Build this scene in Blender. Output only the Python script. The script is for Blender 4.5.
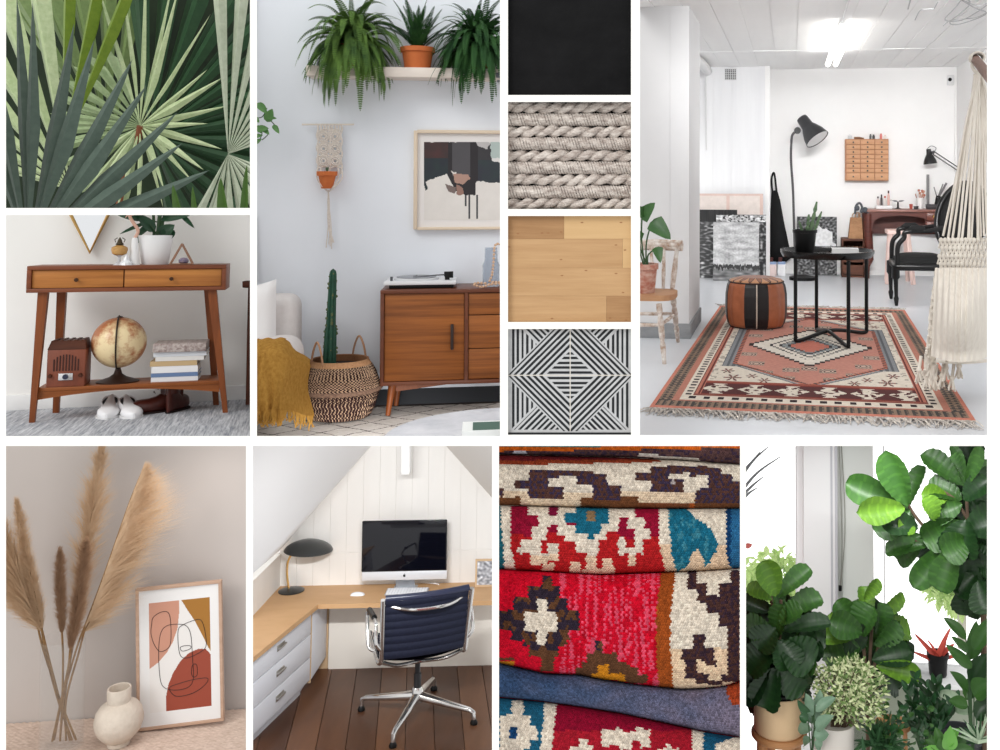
import bpy, bmesh, math, random
from mathutils import Vector, Matrix, noise
for o in list(bpy.data.objects): bpy.data.objects.remove(o)
S = bpy.context.scene
PI = math.pi
# ---------------------------------------------------------------- camera, light, exposure
CAM = Vector((0, 0, 5.0)); PX, PY, FL = 640.0, 165.0, 1000.0
cam = bpy.data.objects.new('camera', bpy.data.cameras.new('camera'))
S.collection.objects.link(cam); S.camera = cam
cam.location = CAM; cam.rotation_euler = (PI/2, 0, 0)
cam.data.sensor_width = 36; cam.data.lens = 36*FL/1000
cam.data.shift_x = (500-PX)/1000; cam.data.shift_y = (PY-375)/1000
cam.data.clip_start = .05; cam.data.clip_end = 200
S.view_settings.view_transform = 'Standard'; S.view_settings.look = 'None'
S.view_settings.exposure = 0.0; S.view_settings.gamma = 1; S.view_settings.use_curve_mapping = False
W = bpy.data.worlds.new('world'); S.world = W; W.use_nodes = True
nt = W.node_tree; nt.nodes.clear()
wo = nt.nodes.new('ShaderNodeOutputWorld'); bg = nt.nodes.new('ShaderNodeBackground')
tc = nt.nodes.new('ShaderNodeTexCoord'); sx = nt.nodes.new('ShaderNodeSeparateXYZ'); mr = nt.nodes.new('ShaderNodeMapRange')
nt.links.new(tc.outputs['Generated'], sx.inputs[0]); nt.links.new(sx.outputs['Z'], mr.inputs['Value'])
mr.inputs['From Min'].default_value = -1; mr.inputs['From Max'].default_value = 1
mr.inputs['To Min'].default_value = 0.62; mr.inputs['To Max'].default_value = 1.22
nt.links.new(mr.outputs[0], bg.inputs['Strength']); bg.inputs['Color'].default_value = (1, 1, 1, 1)
nt.links.new(bg.outputs[0], wo.inputs['Surface'])

sun = bpy.data.objects.new('daylight', bpy.data.lights.new('daylight', 'SUN')); S.collection.objects.link(sun)
sun.data.energy = 1.1; sun.data.angle = math.radians(24); sun.data.color = (1, .985, .96)
sun.rotation_euler = Vector((.45, .75, -.62)).to_track_quat('-Z', 'Y').to_euler()

# ---------------------------------------------------------------- the rooms: each a rigid, level-or-tipped place of its own
class Room:
    def __init__(s, rect, F=(PX, PY), m=3.5, outer=(), roll=0):
        s.rect = rect
        f = Vector(((F[0]-PX)/FL, 1, -(F[1]-PY)/FL)).normalized()
        r = f.cross(Vector((0, 0, 1))).normalized(); r2 = (Vector((1, 0, 0))-f*f.x).normalized(); r = r.lerp(r2, roll); r = (r-f*r.dot(f)).normalized(); u = r.cross(f)
        s.R = Matrix((r, f, u)).transposed(); s.Ri = s.R.transposed()
        s.M = Matrix.Translation(CAM) @ s.R.to_4x4()
        x0, y0, x1, y1 = rect
        s.clip = (x0-(50 if 'l' in outer else m), y0-(40 if 't' in outer else m), x1+(30 if 'r' in outer else m), y1+(40 if 'b' in outer else m))
    def ray(s, u, v): return s.Ri @ Vector(((u-PX)/FL, 1, -(v-PY)/FL))
    def at(s, u, v, y):
        d = s.ray(u, v); return d*(y/d.y)
    def fl(s, u, v, z):
        d = s.ray(u, v); return d*(z/d.z)
    def k(s, y): return y/FL
ROOM = None
PLACED = []            # (object, room)

def lin(c):
    return tuple((x/255/12.92 if x/255 <= .04045 else ((x/255+.055)/1.055)**2.4) for x in c[:3])

_m = {}
def M(name, c, c2=None, rough=.6, metal=0, scale=(8, 8, 8), detail=4, bump=0, bscale=60, coat=0, sheen=0, trans=0, ior=1.45, emit=0, sharp=.5, alpha=1, subsurf=0, attr=False, wave=None, spec=.5):
    if name in _m: return _m[name]
    m = bpy.data.materials.new(name); m.use_nodes = True; n = m.node_tree; L = n.links
    b = n.nodes['Principled BSDF']
    b.inputs['Roughness'].default_value = rough; b.inputs['Metallic'].default_value = metal
    b.inputs['Specular IOR Level'].default_value = spec
    b.inputs['Coat Weight'].default_value = coat; b.inputs['Sheen Weight'].default_value = sheen
    b.inputs['Transmission Weight'].default_value = trans; b.inputs['IOR'].default_value = ior
    b.inputs['Alpha'].default_value = alpha
    b.inputs['Base Color'].default_value = (*lin(c), 1)
    if subsurf: b.inputs['Subsurface Weight'].default_value = subsurf; b.inputs['Subsurface Radius'].default_value = (.02, .02, .02)
    if emit:
        b.inputs['Emission Color'].default_value = (*lin(c), 1); b.inputs['Emission Strength'].default_value = emit
    tcn = n.nodes.new('ShaderNodeTexCoord')
    src = None
    if attr:
        a = n.nodes.new('ShaderNodeAttribute'); a.attribute_name = 'Col'; src = a.outputs['Color']
    if c2 is not None:
        mp = n.nodes.new('ShaderNodeMapping'); mp.inputs['Scale'].default_value = scale
        L.new(tcn.outputs['Object'], mp.inputs['Vector'])
        if wave:
            nz = n.nodes.new('ShaderNodeTexWave'); nz.wave_type = 'BANDS'; nz.bands_direction = wave[0]
            nz.inputs['Scale'].default_value = wave[1]; nz.inputs['Distortion'].default_value = wave[2]; nz.inputs['Detail'].default_value = 3; nz.inputs['Detail Scale'].default_value = 1.2
            fac = nz.outputs['Fac']
        else:
            nz = n.nodes.new('ShaderNodeTexNoise'); nz.inputs['Scale'].default_value = 1; nz.inputs['Detail'].default_value = detail
            nz.inputs['Roughness'].default_value = .65; fac = nz.outputs['Fac']
        L.new(mp.outputs[0], nz.inputs['Vector'])
        rp = n.nodes.new('ShaderNodeMapRange'); rp.inputs['From Min'].default_value = .5-sharp/2; rp.inputs['From Max'].default_value = .5+sharp/2
        L.new(fac, rp.inputs['Value'])
        mx = n.nodes.new('ShaderNodeMix'); mx.data_type = 'RGBA'
        L.new(rp.outputs[0], mx.inputs['Factor']); mx.inputs['A'].default_value = (*lin(c), 1); mx.inputs['B'].default_value = (*lin(c2), 1)
        if src:
            mm = n.nodes.new('ShaderNodeMix'); mm.data_type = 'RGBA'; mm.blend_type = 'MULTIPLY'; mm.inputs['Factor'].default_value = 1
            L.new(src, mm.inputs['A']); L.new(mx.outputs['Result'], mm.inputs['B']); src = mm.outputs['Result']
        else: src = mx.outputs['Result']
    if src: L.new(src, b.inputs['Base Color'])
    if bump:
        nb = n.nodes.new('ShaderNodeTexNoise'); nb.inputs['Scale'].default_value = bscale; nb.inputs['Detail'].default_value = 3
        L.new(tcn.outputs['Object'], nb.inputs['Vector'])
        bp = n.nodes.new('ShaderNodeBump'); bp.inputs['Strength'].default_value = bump; bp.inputs['Distance'].default_value = .01
        L.new(nb.outputs['Fac'], bp.inputs['Height']); L.new(bp.outputs[0], b.inputs['Normal'])
    _m[name] = m; return m

def fix(v): return v if isinstance(v, Vector) else Vector(v)
class MB:
    def __init__(s): s.v = []; s.f = []; s.c = []; s.col = (1, 1, 1); s.X = None; s.usecol = False
    def color(s, c): s.col = lin(c); s.usecol = True; return s
    def add(s, vs, fs, cols=None):
        o = len(s.v)
        for p in vs: s.v.append(s.X @ fix(p) if s.X else fix(p))
        for i, f in enumerate(fs):
            s.f.append([o+j for j in f]); s.c.append(cols[i] if cols else s.col)
        return s
    def quad(s, a, b, c, d): return s.add([a, b, c, d], [(0, 1, 2, 3)])
    def hexa(s, p):      # 8 points: bottom 4 ring, top 4 ring
        return s.add(p, [(3, 2, 1, 0), (4, 5, 6, 7), (0, 1, 5, 4), (1, 2, 6, 5), (2, 3, 7, 6), (3, 0, 4, 7)])
    def box(s, x0, y0, z0, x1, y1, z1, bev=0, seg=2):
        if x1 < x0: x0, x1 = x1, x0
        if y1 < y0: y0, y1 = y1, y0
        if z1 < z0: z0, z1 = z1, z0
        P = [(x0, y0, z0), (x1, y0, z0), (x1, y1, z0), (x0, y1, z0), (x0, y0, z1), (x1, y0, z1), (x1, y1, z1), (x0, y1, z1)]
        if not bev: return s.hexa(P)
        bm = bmesh.new(); vs = [bm.verts.new(p) for p in P]
        for f in [(3, 2, 1, 0), (4, 5, 6, 7), (0, 1, 5, 4), (1, 2, 6, 5), (2, 3, 7, 6), (3, 0, 4, 7)]: bm.faces.new([vs[i] for i in f])
        bev = min(bev, .49*min(x1-x0, y1-y0, z1-z0))
        bmesh.ops.bevel(bm, geom=bm.edges[:], offset=bev, segments=seg, affect='EDGES', profile=.5)
        bm.verts.index_update()
        s.add([v.co.copy() for v in bm.verts], [[v.index for v in f.verts] for f in bm.faces]); bm.free(); return s
    def grid(s, fn, nu, nv, closeu=False, colf=None):
        o = [fn(i/nu, j/nv) for j in range(nv+1) for i in range(nu+1)]
        fs = []; cs = []
        for j in range(nv):
            for i in range(nu):
                a = j*(nu+1)+i; fs.append((a, a+1, a+nu+2, a+nu+1))
                if colf: cs.append(lin(colf((i+.5)/nu, (j+.5)/nv)))
        if colf: s.usecol = True
        return s.add(o, fs, cs or None)
    def tube(s, pts, r, n=8, cap=True, closed=False):
        pts = [fix(p) for p in pts]; m = len(pts)
        rr = r if isinstance(r, (list, tuple)) else [r]*m
        def tan(i):
            if closed: t = pts[(i+1) % m]-pts[i-1]
            else: t = pts[min(i+1, m-1)]-pts[max(i-1, 0)]
            return t.normalized() if t.length > 1e-9 else Vector((0, 0, 1))
        t0 = tan(0); up = Vector((0, 0, 1)) if abs(t0.z) < .9 else Vector((1, 0, 0))
        nx = t0.cross(up).normalized(); vs = []; prev = t0
        for i in range(m):
            t = tan(i); q = prev.rotation_difference(t); nx = (q @ nx); nx = (nx-t*nx.dot(t)).normalized(); prev = t
            ny = t.cross(nx)
            for k in range(n):
                a = 2*PI*k/n; vs.append(pts[i]+(nx*math.cos(a)+ny*math.sin(a))*rr[i])
        fs = []
        for i in range(m if closed else m-1):
            for k in range(n):
                a, b = i*n+k, i*n+(k+1) % n; i2 = (i+1) % m
                fs.append((a, b, i2*n+(k+1) % n, i2*n+k))
        if cap and not closed: fs.append(list(range(n))[::-1]); fs.append([(m-1)*n+k for k in range(n)])
        return s.add(vs, fs)
    def lathe(s, prof, c=(0, 0, 0), n=32, sx=1, sy=1, tilt=None, cap=True):
        c = fix(c); vs = []; fs = []
        for r, z in prof:
            for k in range(n):
                a = 2*PI*k/n; p = Vector((r*math.cos(a)*sx, r*math.sin(a)*sy, z))
                if tilt: p = tilt @ p
                vs.append(c+p)
        for i in range(len(prof)-1):
            for k in range(n):
                a, b = i*n+k, i*n+(k+1) % n; fs.append((a, b, b+n, a+n))
        if cap and prof[0][0] > 1e-6: fs.append(list(range(n))[::-1])
        if cap and prof[-1][0] > 1e-6: fs.append([(len(prof)-1)*n+k for k in range(n)])
        return s.add(vs, fs)
    def ball(s, c, r, n=16, sz=1, sx=1, sy=1):
        m = max(4, n//2)
        return s.lathe([(max(1e-5, r*math.sin(PI*i/m)), -r*sz*math.cos(PI*i/m)) for i in range(m+1)], c, n, sx, sy)
    def prism(s, poly, d):      # polygon of 3d points, extruded by vector d
        p = [fix(q) for q in poly]; d = fix(d); n = len(p)
        fs = [list(range(n)), list(range(2*n-1, n-1, -1))]+[(i, i+n, (i+1) % n+n, (i+1) % n) for i in range(n)]
        return s.add(p+[q+d for q in p], fs)
    def leaf(s, base, d, L, Wd, up=(0, 0, 1), curl=.3, fold=.25, nl=7, shape=None, wavy=0, twist=0, veins=False):
        base = fix(base); d = fix(d).normalized(); up = fix(up)
        side = d.cross(up)
        if side.length < 1e-4: side = d.cross(Vector((1, .1, 0)))
        side.normalize(); nor = side.cross(d).normalized()
        if twist: q = Matrix.Rotation(twist, 3, d); side = q @ side; nor = q @ nor
        vs = []; p = base.copy(); a = 0
        for i in range(nl+1):
            t = i/nl
            w = (shape(t) if shape else math.sin(PI*min(1, t**.8))**.75*(1-.15*t))*Wd*.5
            a = -curl*t; dd = d*math.cos(a)+nor*math.sin(a); nn = nor*math.cos(a)-d*math.sin(a)
            wv = wavy*Wd*math.sin(i*2.3+L*50)
            vs += [p-side*w+nn*(w*fold*2+wv), p-side*w*.5+nn*(w*fold*.9), p, p+side*w*.5+nn*(w*fold*.9), p+side*w+nn*(w*fold*2-wv)]
            p = p+dd*(L/nl)
        fs = [(j*5+i, j*5+i+1, j*5+i+6, j*5+i+5) for j in range(nl) for i in range(4)]
        s.usecol = s.usecol or veins
        cc = [((1, 1, 1) if (j+(1 if i in (0, 3) else 0)) % 4 else (1.3, 1.25, 1.15)) for j in range(nl) for i in range(4)] if veins else None
        return s.add(vs, fs, cc)

def _mesh(mb, name, mat, base, ang=40):
    me = bpy.data.meshes.new(name)
    me.from_pydata([v-base for v in mb.v], [], mb.f)
    me.materials.append(mat)
    if mb.usecol:
        ca = me.color_attributes.new('Col', 'FLOAT_COLOR', 'CORNER'); d = []
        for f, c in zip(mb.f, mb.c): d += [c[0], c[1], c[2], 1.0]*len(f)
        if len(d) == len(ca.data)*4: ca.data.foreach_set('color', d)
    me.validate(); me.update()
    if ang:
        me.polygons.foreach_set('use_smooth', [True]*len(me.polygons))
        me.set_sharp_from_angle(angle=math.radians(ang))
    return me
def thing(name, label, cat, base, group=None):
    o = bpy.data.objects.new(name, None); S.collection.objects.link(o); o.empty_display_size = .05
    o.matrix_world = ROOM.M @ Matrix.Translation(fix(base)); o['label'] = label; o['category'] = cat
    if group: o['group'] = group
    o['_b'] = list(fix(base)); PLACED.append((o, ROOM)); return o
def part(name, mb, mat, parent, ang=40, label=None):
    b = Vector(BASE[parent.name]) if parent.name in BASE else Vector(parent['_b'])
    o = bpy.data.objects.new(name, _mesh(mb, name, mat, b, ang)); S.collection.objects.link(o); o.parent = parent
    BASE[o.name] = b; PLACED.append((o, ROOM))
    if label: o['label'] = label
    return o
BASE = {}
def solo(name, mb, mat, label, cat, base, group=None, ang=40, kind=None):
    base = fix(base)
    o = bpy.data.objects.new(name, _mesh(mb, name, mat, base, ang)); S.collection.objects.link(o)
    o.matrix_world = ROOM.M @ Matrix.Translation(base); BASE[o.name] = base
    if label: o['label'] = label
    if cat: o['category'] = cat
    if group: o['group'] = group
    if kind: o['kind'] = kind
    PLACED.append((o, ROOM)); return o
def struct(name, mb, mat, ang=40): return solo(name, mb, mat, None, None, (0, 0, 0), kind='structure', ang=ang)
def dup(root, delta, label=None, rot=0, scale=1, group=None):
    def cp(o, par):
        c = o.copy(); S.collection.objects.link(c); PLACED.append((c, ROOM))
        if o.name in BASE: BASE[c.name] = BASE[o.name]
        if par: c.parent = par
        for ch in o.children: cp(ch, c)
        return c
    c = cp(root, None)
    c.matrix_world = root.matrix_world @ Matrix.Translation(fix(delta)) @ Matrix.Rotation(rot, 4, 'Z') @ Matrix.Scale(scale, 4)
    if label: c['label'] = label
    if group: c['group'] = group
    return c
def area(name, loc, target, size, power, color=(1, 1, 1), spread=PI):
    l = bpy.data.lights.new(name, 'AREA'); l.shape = 'RECTANGLE'; l.size, l.size_y = size; l.energy = power; l.color = color; l.spread = spread
    o = bpy.data.objects.new(name, l); S.collection.objects.link(o)
    a = ROOM.M @ fix(loc); b = ROOM.M @ fix(target)
    o.location = a; o.rotation_euler = (b-a).to_track_quat('-Z', 'Y').to_euler(); return o
def finish():      # every room ends at the partition line of the mount board
    dg = bpy.context.evaluated_depsgraph_get(); bpy.context.view_layer.update()
    for o, rm in PLACED:
        if o.type != 'MESH': 
            if '_b' in o: del o['_b']
            continue
        x0, y0, x1, y1 = rm.clip; mw = o.matrix_world
        # planes through the eye line of the partitions: keep dot(n, p-CAM) <= 0
        pl = [Vector((-1, (x0-PX)/FL, 0)), Vector((1, -(x1-PX)/FL, 0)), Vector((0, (y0-PY)/FL, 1)), Vector((0, -(y1-PY)/FL, -1))]
        pts = [mw @ v.co - CAM for v in o.data.vertices]
        todo = [n for n in pl if any(n.dot(p) > 1e-5 for p in pts)] if pts else []
        if not todo: continue
        if o.data.users > 1: o.data = o.data.copy()
        bm = bmesh.new(); bm.from_mesh(o.data); inv = mw.inverted(); nm = mw.to_3x3().transposed()
        for n in todo:
            bmesh.ops.bisect_plane(bm, geom=bm.verts[:]+bm.edges[:]+bm.faces[:], plane_co=inv @ CAM, plane_no=nm @ n, clear_outer=True)
        bm.to_mesh(o.data); bm.free()
        if not o.data.polygons: DEAD.append(o)
    for o in DEAD:
        if not o.children: bpy.data.objects.remove(o)
DEAD = []

# ---------------------------------------------------------------- the white mount with its openings
RECTS = dict(palm=(6, -60, 250, 208), console=(6, 215, 250, 436), living=(257, -60, 500, 436), slate=(508, -60, 631, 95), knit=(508, 102, 631, 209),
             wood=(508, 216, 631, 322), tile=(508, 329, 631, 435), studio=(640, -60, 987, 435), pampas=(6, 446, 246, 810), desk=(253, 446, 492, 810),
             kilim=(499, 446, 740, 810), plants=(746, 446, 987, 810))
ROOM = Room((-100, -100, 1100, 900), m=200)
mb = MB(); xs = sorted({-90, 1090}|{r[i] for r in RECTS.values() for i in (0, 2)}); ys = sorted({-110, 860}|{r[i] for r in RECTS.values() for i in (1, 3)})
for j in range(len(ys)-1):
    for i in range(len(xs)-1):
        cx, cy = (xs[i]+xs[i+1])/2, (ys[j]+ys[j+1])/2
        if any(r[0] < cx < r[2] and r[1] < cy < r[3] for r in RECTS.values()): continue
        for d in (3.74, 3.75):
            p = [ROOM.at(xs[i], ys[j], d), ROOM.at(xs[i+1], ys[j], d), ROOM.at(xs[i+1], ys[j+1], d), ROOM.at(xs[i], ys[j+1], d)]
            mb.quad(*(p if d > 3.745 else p[::-1]))
for x0, y0, x1, y1 in RECTS.values():
    c = [(x0, y0), (x1, y0), (x1, y1), (x0, y1)]
    for i in range(4):
        a, b = c[i], c[(i+1) % 4]; mb.quad(ROOM.at(*a, 3.74), ROOM.at(*b, 3.74), ROOM.at(*b, 3.75), ROOM.at(*a, 3.75))
struct('wall_front', mb, M('mount_card', (252, 251, 246), rough=.9, spec=.1), ang=0)
# ---------------------------------------------------------------- shared shape helpers
def pbox(mb, u0, v0, u1, v1, y, d, bev=0, seg=2):
    um, vm = (u0+u1)/2, (v0+v1)/2
    mb.box(ROOM.at(u0, vm, y).x, y, ROOM.at(um, v1, y).z, ROOM.at(u1, vm, y).x, y+d, ROOM.at(um, v0, y).z, bev, seg); return mb
def pl(pts, y): return [ROOM.at(p[0], p[1], p[2] if len(p) > 2 else y) for p in pts]
def smooth_path(pts, n=6, closed=False):
    P = [fix(p) for p in pts]; out = []; m = len(P)
    for i in range(m if closed else m-1):
        if closed: a, b, c, d = P[i-1], P[i], P[(i+1) % m], P[(i+2) % m]
        else: a, b, c, d = P[max(0, i-1)], P[i], P[i+1], P[min(m-1, i+2)]
        for k in range(n):
            t = k/n; out.append(.5*((2*b)+(c-a)*t+(2*a-5*b+4*c-d)*t*t+(3*b-a-3*c+d)*t**3))
    if not closed: out.append(P[-1])
    return out
def frond(mb, p, az, el, L, w=.035, droop=2.2, n=34, rnd=random):
    """arching fern frond: midrib with paired leaflets"""
    d = Vector((math.cos(az)*math.cos(el), math.sin(az)*math.cos(el), math.sin(el))); p = fix(p).copy(); st = L/n; pts = [p.copy()]
    tw = rnd.uniform(-.4, .4)
    for i in range(n):
        t = (i+1)/n
        d = (d+Vector((0, 0, -droop*st*(1.2+t)))).normalized(); p = p+d*st; pts.append(p.copy())
        side = d.cross(Vector((0, 0, 1)))
        if side.length < .2: side = Vector((-math.sin(az), math.cos(az), 0))
        side.normalize(); side = Matrix.Rotation(tw, 3, d) @ side; up = side.cross(d)
        wl = w*min(1, t*5)*(1-t)**.5*1.2+.003
        for s in (-1, 1):
            e = p+side*s*wl+d*wl*.35+up*(-wl*.15); q = p+d*st*.55
            mb.add([p, p+side*s*wl*.5+d*wl*.02-up*0, e, q+side*s*wl*.45+d*wl*.2, q], [(0, 1, 2, 3, 4)])
    mb.tube(pts, [.0022*(1-.7*i/n) for i in range(n+1)], 3, cap=False)
def fern_mb(c, n, L, seed, azr=(0, 2*PI), elr=(.1, 1.3), droop=(1.5, 4), w=.035):
    rnd = random.Random(seed); mb = MB()
    for i in range(n):
        az = azr[0]+(azr[1]-azr[0])*(i+rnd.random())/n
        frond(mb, fix(c)+Vector((rnd.uniform(-.03, .03), rnd.uniform(-.03, .03), 0)), az, rnd.uniform(*elr), L*rnd.uniform(.7, 1.1), w*rnd.uniform(.8, 1.15), rnd.uniform(*droop), rnd=rnd)
    return mb
def pot_mb(c, r0, r1, h, rim=.12, wall=.08, n=32):
    """flower pot, base centre c, radii bottom/top"""
    rr = r1*(1+.07 if rim else 1)
    pr = [(1e-5, 0), (r0*.96, 0), (r0, h*.02)]
    if rim: pr += [(r0+(r1-r0)*(1-rim*1.5), h*(1-rim*1.6)), (rr, h*(1-rim*1.55)), (rr*1.01, h)]
    else: pr += [(r1, h*.99), (r1*.99, h)]
    pr += [(r1*(1-wall), h), (r1*(1-wall*1.3), h*.85)]
    return MB().lathe(pr, c, n)
def soil_mb(c, r, z, n=24):
    mb = MB(); rnd = random.Random(3); c = fix(c)
    return mb.lathe([(r, z), (r*.6, z+.003), (1e-5, z+.005)], c, n)
def rot(pts, c, ang, ax='Z'):
    c = fix(c); R = Matrix.Rotation(ang, 3, ax); return [c+R @ (fix(p)-c) for p in pts]
def XF(loc, rz=0, rx=0, ry=0, s=1):
    return Matrix.Translation(fix(loc)) @ Matrix.Rotation(rz, 4, 'Z') @ Matrix.Rotation(ry, 4, 'Y') @ Matrix.Rotation(rx, 4, 'X') @ Matrix.Scale(s, 4)
WOODN = M('teak', (160, 92, 42), (110, 56, 24), rough=.42, scale=(1.5, 9, 30), detail=9, sharp=.5, spec=.35)
WOODL = M('teak_light', (204, 138, 70), (146, 84, 36), rough=.42, scale=(1.3, 9, 34), detail=9, sharp=.5, spec=.35)
WOODV = M('teak_upright', (146, 80, 38), (98, 48, 20), rough=.42, scale=(26, 26, 3), detail=5, sharp=.7, spec=.35)
WOODD = M('walnut_dark', (92, 48, 28), (58, 28, 18), rough=.45, scale=(4, 12, 30), detail=5, sharp=.7, spec=.3)
BLACK = M('black_metal', (11, 11, 12), rough=.4, spec=.3)
WHITEC = M('white_ceramic', (244, 244, 245), rough=.3)
TERRA = M('terracotta', (206, 116, 62), (190, 98, 50), rough=.8, scale=(14, 14, 14), sharp=.6)
SOIL = M('soil', (58, 42, 32), (34, 24, 18), rough=1, scale=(90, 90, 90))
GOLD = M('brass', (200, 160, 96), rough=.35, metal=.8)
# ================================================================ fan palms close up
ROOM = Room(RECTS['palm'], outer=('l', 't'))
def pfan(label, c, y, blades, wd, m, join=.45, tilt=0, fold=.35, seed=0, stem=None, stemm=None, curl=0, cat='palm'):
    """c pixel hub; blades = (angle deg, length px, dy) ; pleated blades joined near the hub"""
    rnd = random.Random(seed); H = ROOM.at(*c, y); T = thing('palm_frond', label, cat, H); k = ROOM.k(y); mb = MB(); n = 12
    for bi, (ang, L, dy) in enumerate(blades):
        a = math.radians(ang); d = Vector((math.cos(a), 0, math.sin(a))); sd = Vector((-math.sin(a), 0, math.cos(a))); vs = []
        na = math.radians(min([abs(ang-b[0]) for j, b in enumerate(blades) if j != bi] or [8]))/2*1.08
        for i in range(n+1):
            t = i/n; r = L*t; w = min(r*math.tan(na), wd/2) if t < join else wd/2*min(1, join*L*math.tan(na)/(wd/2))*max(0, 1-((t-join)/(1-join)))**.75
            yy = dy*t*k*30-curl*t*t*k*40; P = H+d*(r*k)+Vector((0, yy, 0)); f = Vector((0, w*fold*k*2, 0))
            vs += [P-sd*w*k+f, P, P+sd*w*k+f]
        mb.add(vs, [(j*3+i, j*3+i+1, j*3+i+4, j*3+i+3) for j in range(n) for i in range(2)])
    part('blades', mb, m, T, 15)
    if stem: s = MB(); s.tube(smooth_path([H]+[ROOM.at(*q, y+.02) for q in stem]), 3.2*k, 8); part('petiole', s, stemm, T)
    return T
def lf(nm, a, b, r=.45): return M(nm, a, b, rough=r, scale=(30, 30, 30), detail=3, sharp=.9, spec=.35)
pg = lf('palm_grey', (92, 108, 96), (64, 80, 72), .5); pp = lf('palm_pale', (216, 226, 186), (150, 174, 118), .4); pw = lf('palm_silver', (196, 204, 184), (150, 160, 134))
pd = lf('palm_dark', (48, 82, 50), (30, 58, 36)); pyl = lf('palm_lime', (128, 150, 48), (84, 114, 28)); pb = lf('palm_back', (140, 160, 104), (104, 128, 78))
rust = M('petiole_rust', (142, 76, 40), (104, 58, 34), rough=.6, scale=(40, 40, 10))
def ray(c, tips, dys=None): return [(math.degrees(math.atan2(c[1]-v, u-c[0])), math.hypot(u-c[0], v-c[1]), (dys[i] if dys else 0)) for i, (u, v) in enumerate(tips)]
mb = MB(); a = ROOM.at(-45, -45, 6.2); b = ROOM.at(256, 214, 6.2); mb.box(a.x, 6.2, b.z, b.x, 6.3, a.z); struct('wall_backdrop', mb, M('garden_shade', (22, 34, 22), (36, 52, 30), rough=.9, scale=(6, 6, 6)))  # dark backdrop sheet, stands in for the shade behind the fronds
c = (28, 252); pfan('large grey-green fan frond with pointed blades in front at lower left', c, 3.960, ray(c, [(-40, 60), (-14, 20), (11, -4), (38, 4), (69, 22), (99, 41), (128, 58), (151, 86), (173, 112), (187, 143), (206, 170), (232, 208)], [(-1)**i*.3 for i in range(12)]), 21, pg, .5, seed=1)
c = (140, 126)
tips = [(u, v) for u, v in ((70, 176), (78, 190), (92, 204), (106, 214), (120, 218), (132, 216), (143, 214), (156, 208), (170, 190), (185, 181), (209, 170), (216, 149), (213, 124), (221, 105), (227, 79), (201, 68), (201, 38), (204, 12), (184, -10), (166, -24), (152, -34), (138, -40), (124, -44), (111, -40), (98, -30))]
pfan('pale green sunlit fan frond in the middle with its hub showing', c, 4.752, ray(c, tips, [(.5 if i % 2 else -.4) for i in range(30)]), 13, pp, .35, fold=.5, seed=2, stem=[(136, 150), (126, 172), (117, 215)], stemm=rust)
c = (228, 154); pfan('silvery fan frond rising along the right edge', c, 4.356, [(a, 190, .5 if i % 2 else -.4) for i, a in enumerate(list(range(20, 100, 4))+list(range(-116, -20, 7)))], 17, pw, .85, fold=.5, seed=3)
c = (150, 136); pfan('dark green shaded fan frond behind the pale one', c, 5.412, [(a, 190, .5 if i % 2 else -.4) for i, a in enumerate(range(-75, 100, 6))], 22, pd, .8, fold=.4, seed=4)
c = (70, 190); pfan('pale striped fan frond filling the left background', c, 5.148, [(a, 230, .5 if i % 2 else -.5) for i, a in enumerate(range(98, 166, 5))], 24, pp, .9, fold=.6, seed=5)
c = (62, 150); pfan('lime green half folded frond rising at upper left', c, 4.620, [(a, 190, .6 if i % 2 else -.5) for i, a in enumerate((66, 71, 76, 81, 86))], 12, pyl, .9, fold=.6, seed=6)
c = (110, 150); pfan('broad olive frond at the top left behind the lime one', c, 5.610, [(a, 240, .5 if i % 2 else -.4) for i, a in enumerate(range(80, 130, 5))], 24, pb, .9, fold=.5, seed=7)
for (u, v, tu, tv, w, lb) in ((182, 214, 172, 184, 11, 'short leaf tip at the bottom, left of the pair'), (197, 214, 192, 186, 8, 'narrow leaf tip at the bottom beside the short one'), (226, 216, 220, 177, 14, 'broad dark leaf tip near the bottom right corner'), (245, 216, 246, 164, 10, 'upright yellowish leaf tip at the right bottom edge')):
    p = ROOM.at(u, v+8, 3.84); q = ROOM.at(tu, tv, 3.84); mb = MB(); mb.leaf(p, q-p, (q-p).length, w*.00384, up=(0, -1, 0), shape=lambda t: min(1, .7+t)*(1-t)**.6, curl=.1, fold=.4); solo('leaf_tip', mb, lf('tip_green', (78, 110, 48), (56, 84, 34)), lb, 'leaf', p, ang=30)
c = (142, 126); pfan('pale half frond showing shaded stripes behind the front blades', c, 4.950, [(a, 84, .5 if i % 2 else -.5) for i, a in enumerate(range(112, 252, 6))], 17, lf('palm_sage', (176, 192, 150), (120, 144, 100)), .9, fold=.6, seed=8)
# ================================================================ hallway with the console table
ROOM = Room(RECTS['console'], F=(300, 240), roll=1, outer=('l',)); R2 = ROOM
YF = 6.1; ZF = ROOM.at(128, 418, YF).z; YW = 6.6; k = ROOM.k(YF)
wallm = M('hall_wall', (250, 249, 246), (246, 245, 242), rough=.9, scale=(2, 2, 2), spec=.1)
mb = MB(); mb.box(-6, YW, ZF-.1, 3, YW+.05, 2); struct('wall_back', mb, wallm)
mb = MB(); mb.box(-6, YF-1.2, ZF-.1, 3, YW, ZF-.012); struct('floor', mb, M('hall_floor', (170, 150, 130), rough=.6))
mb = MB(); mb.box(-6, YW-.018, ZF-.012, 3, YW-.001, ZF+.085, .006); struct('baseboard_back', mb, M('skirting', (240, 240, 239), rough=.5))
mb = MB(); mb.box(-6, YF-1.1, ZF-.011, 3, YW-.02, ZF, .004)
rugm = M('heather_rug', (226, 227, 230), (128, 132, 142), rough=.98, scale=(95, 6, 30), detail=6, sharp=.4, bump=.6, bscale=160, spec=.05)
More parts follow.
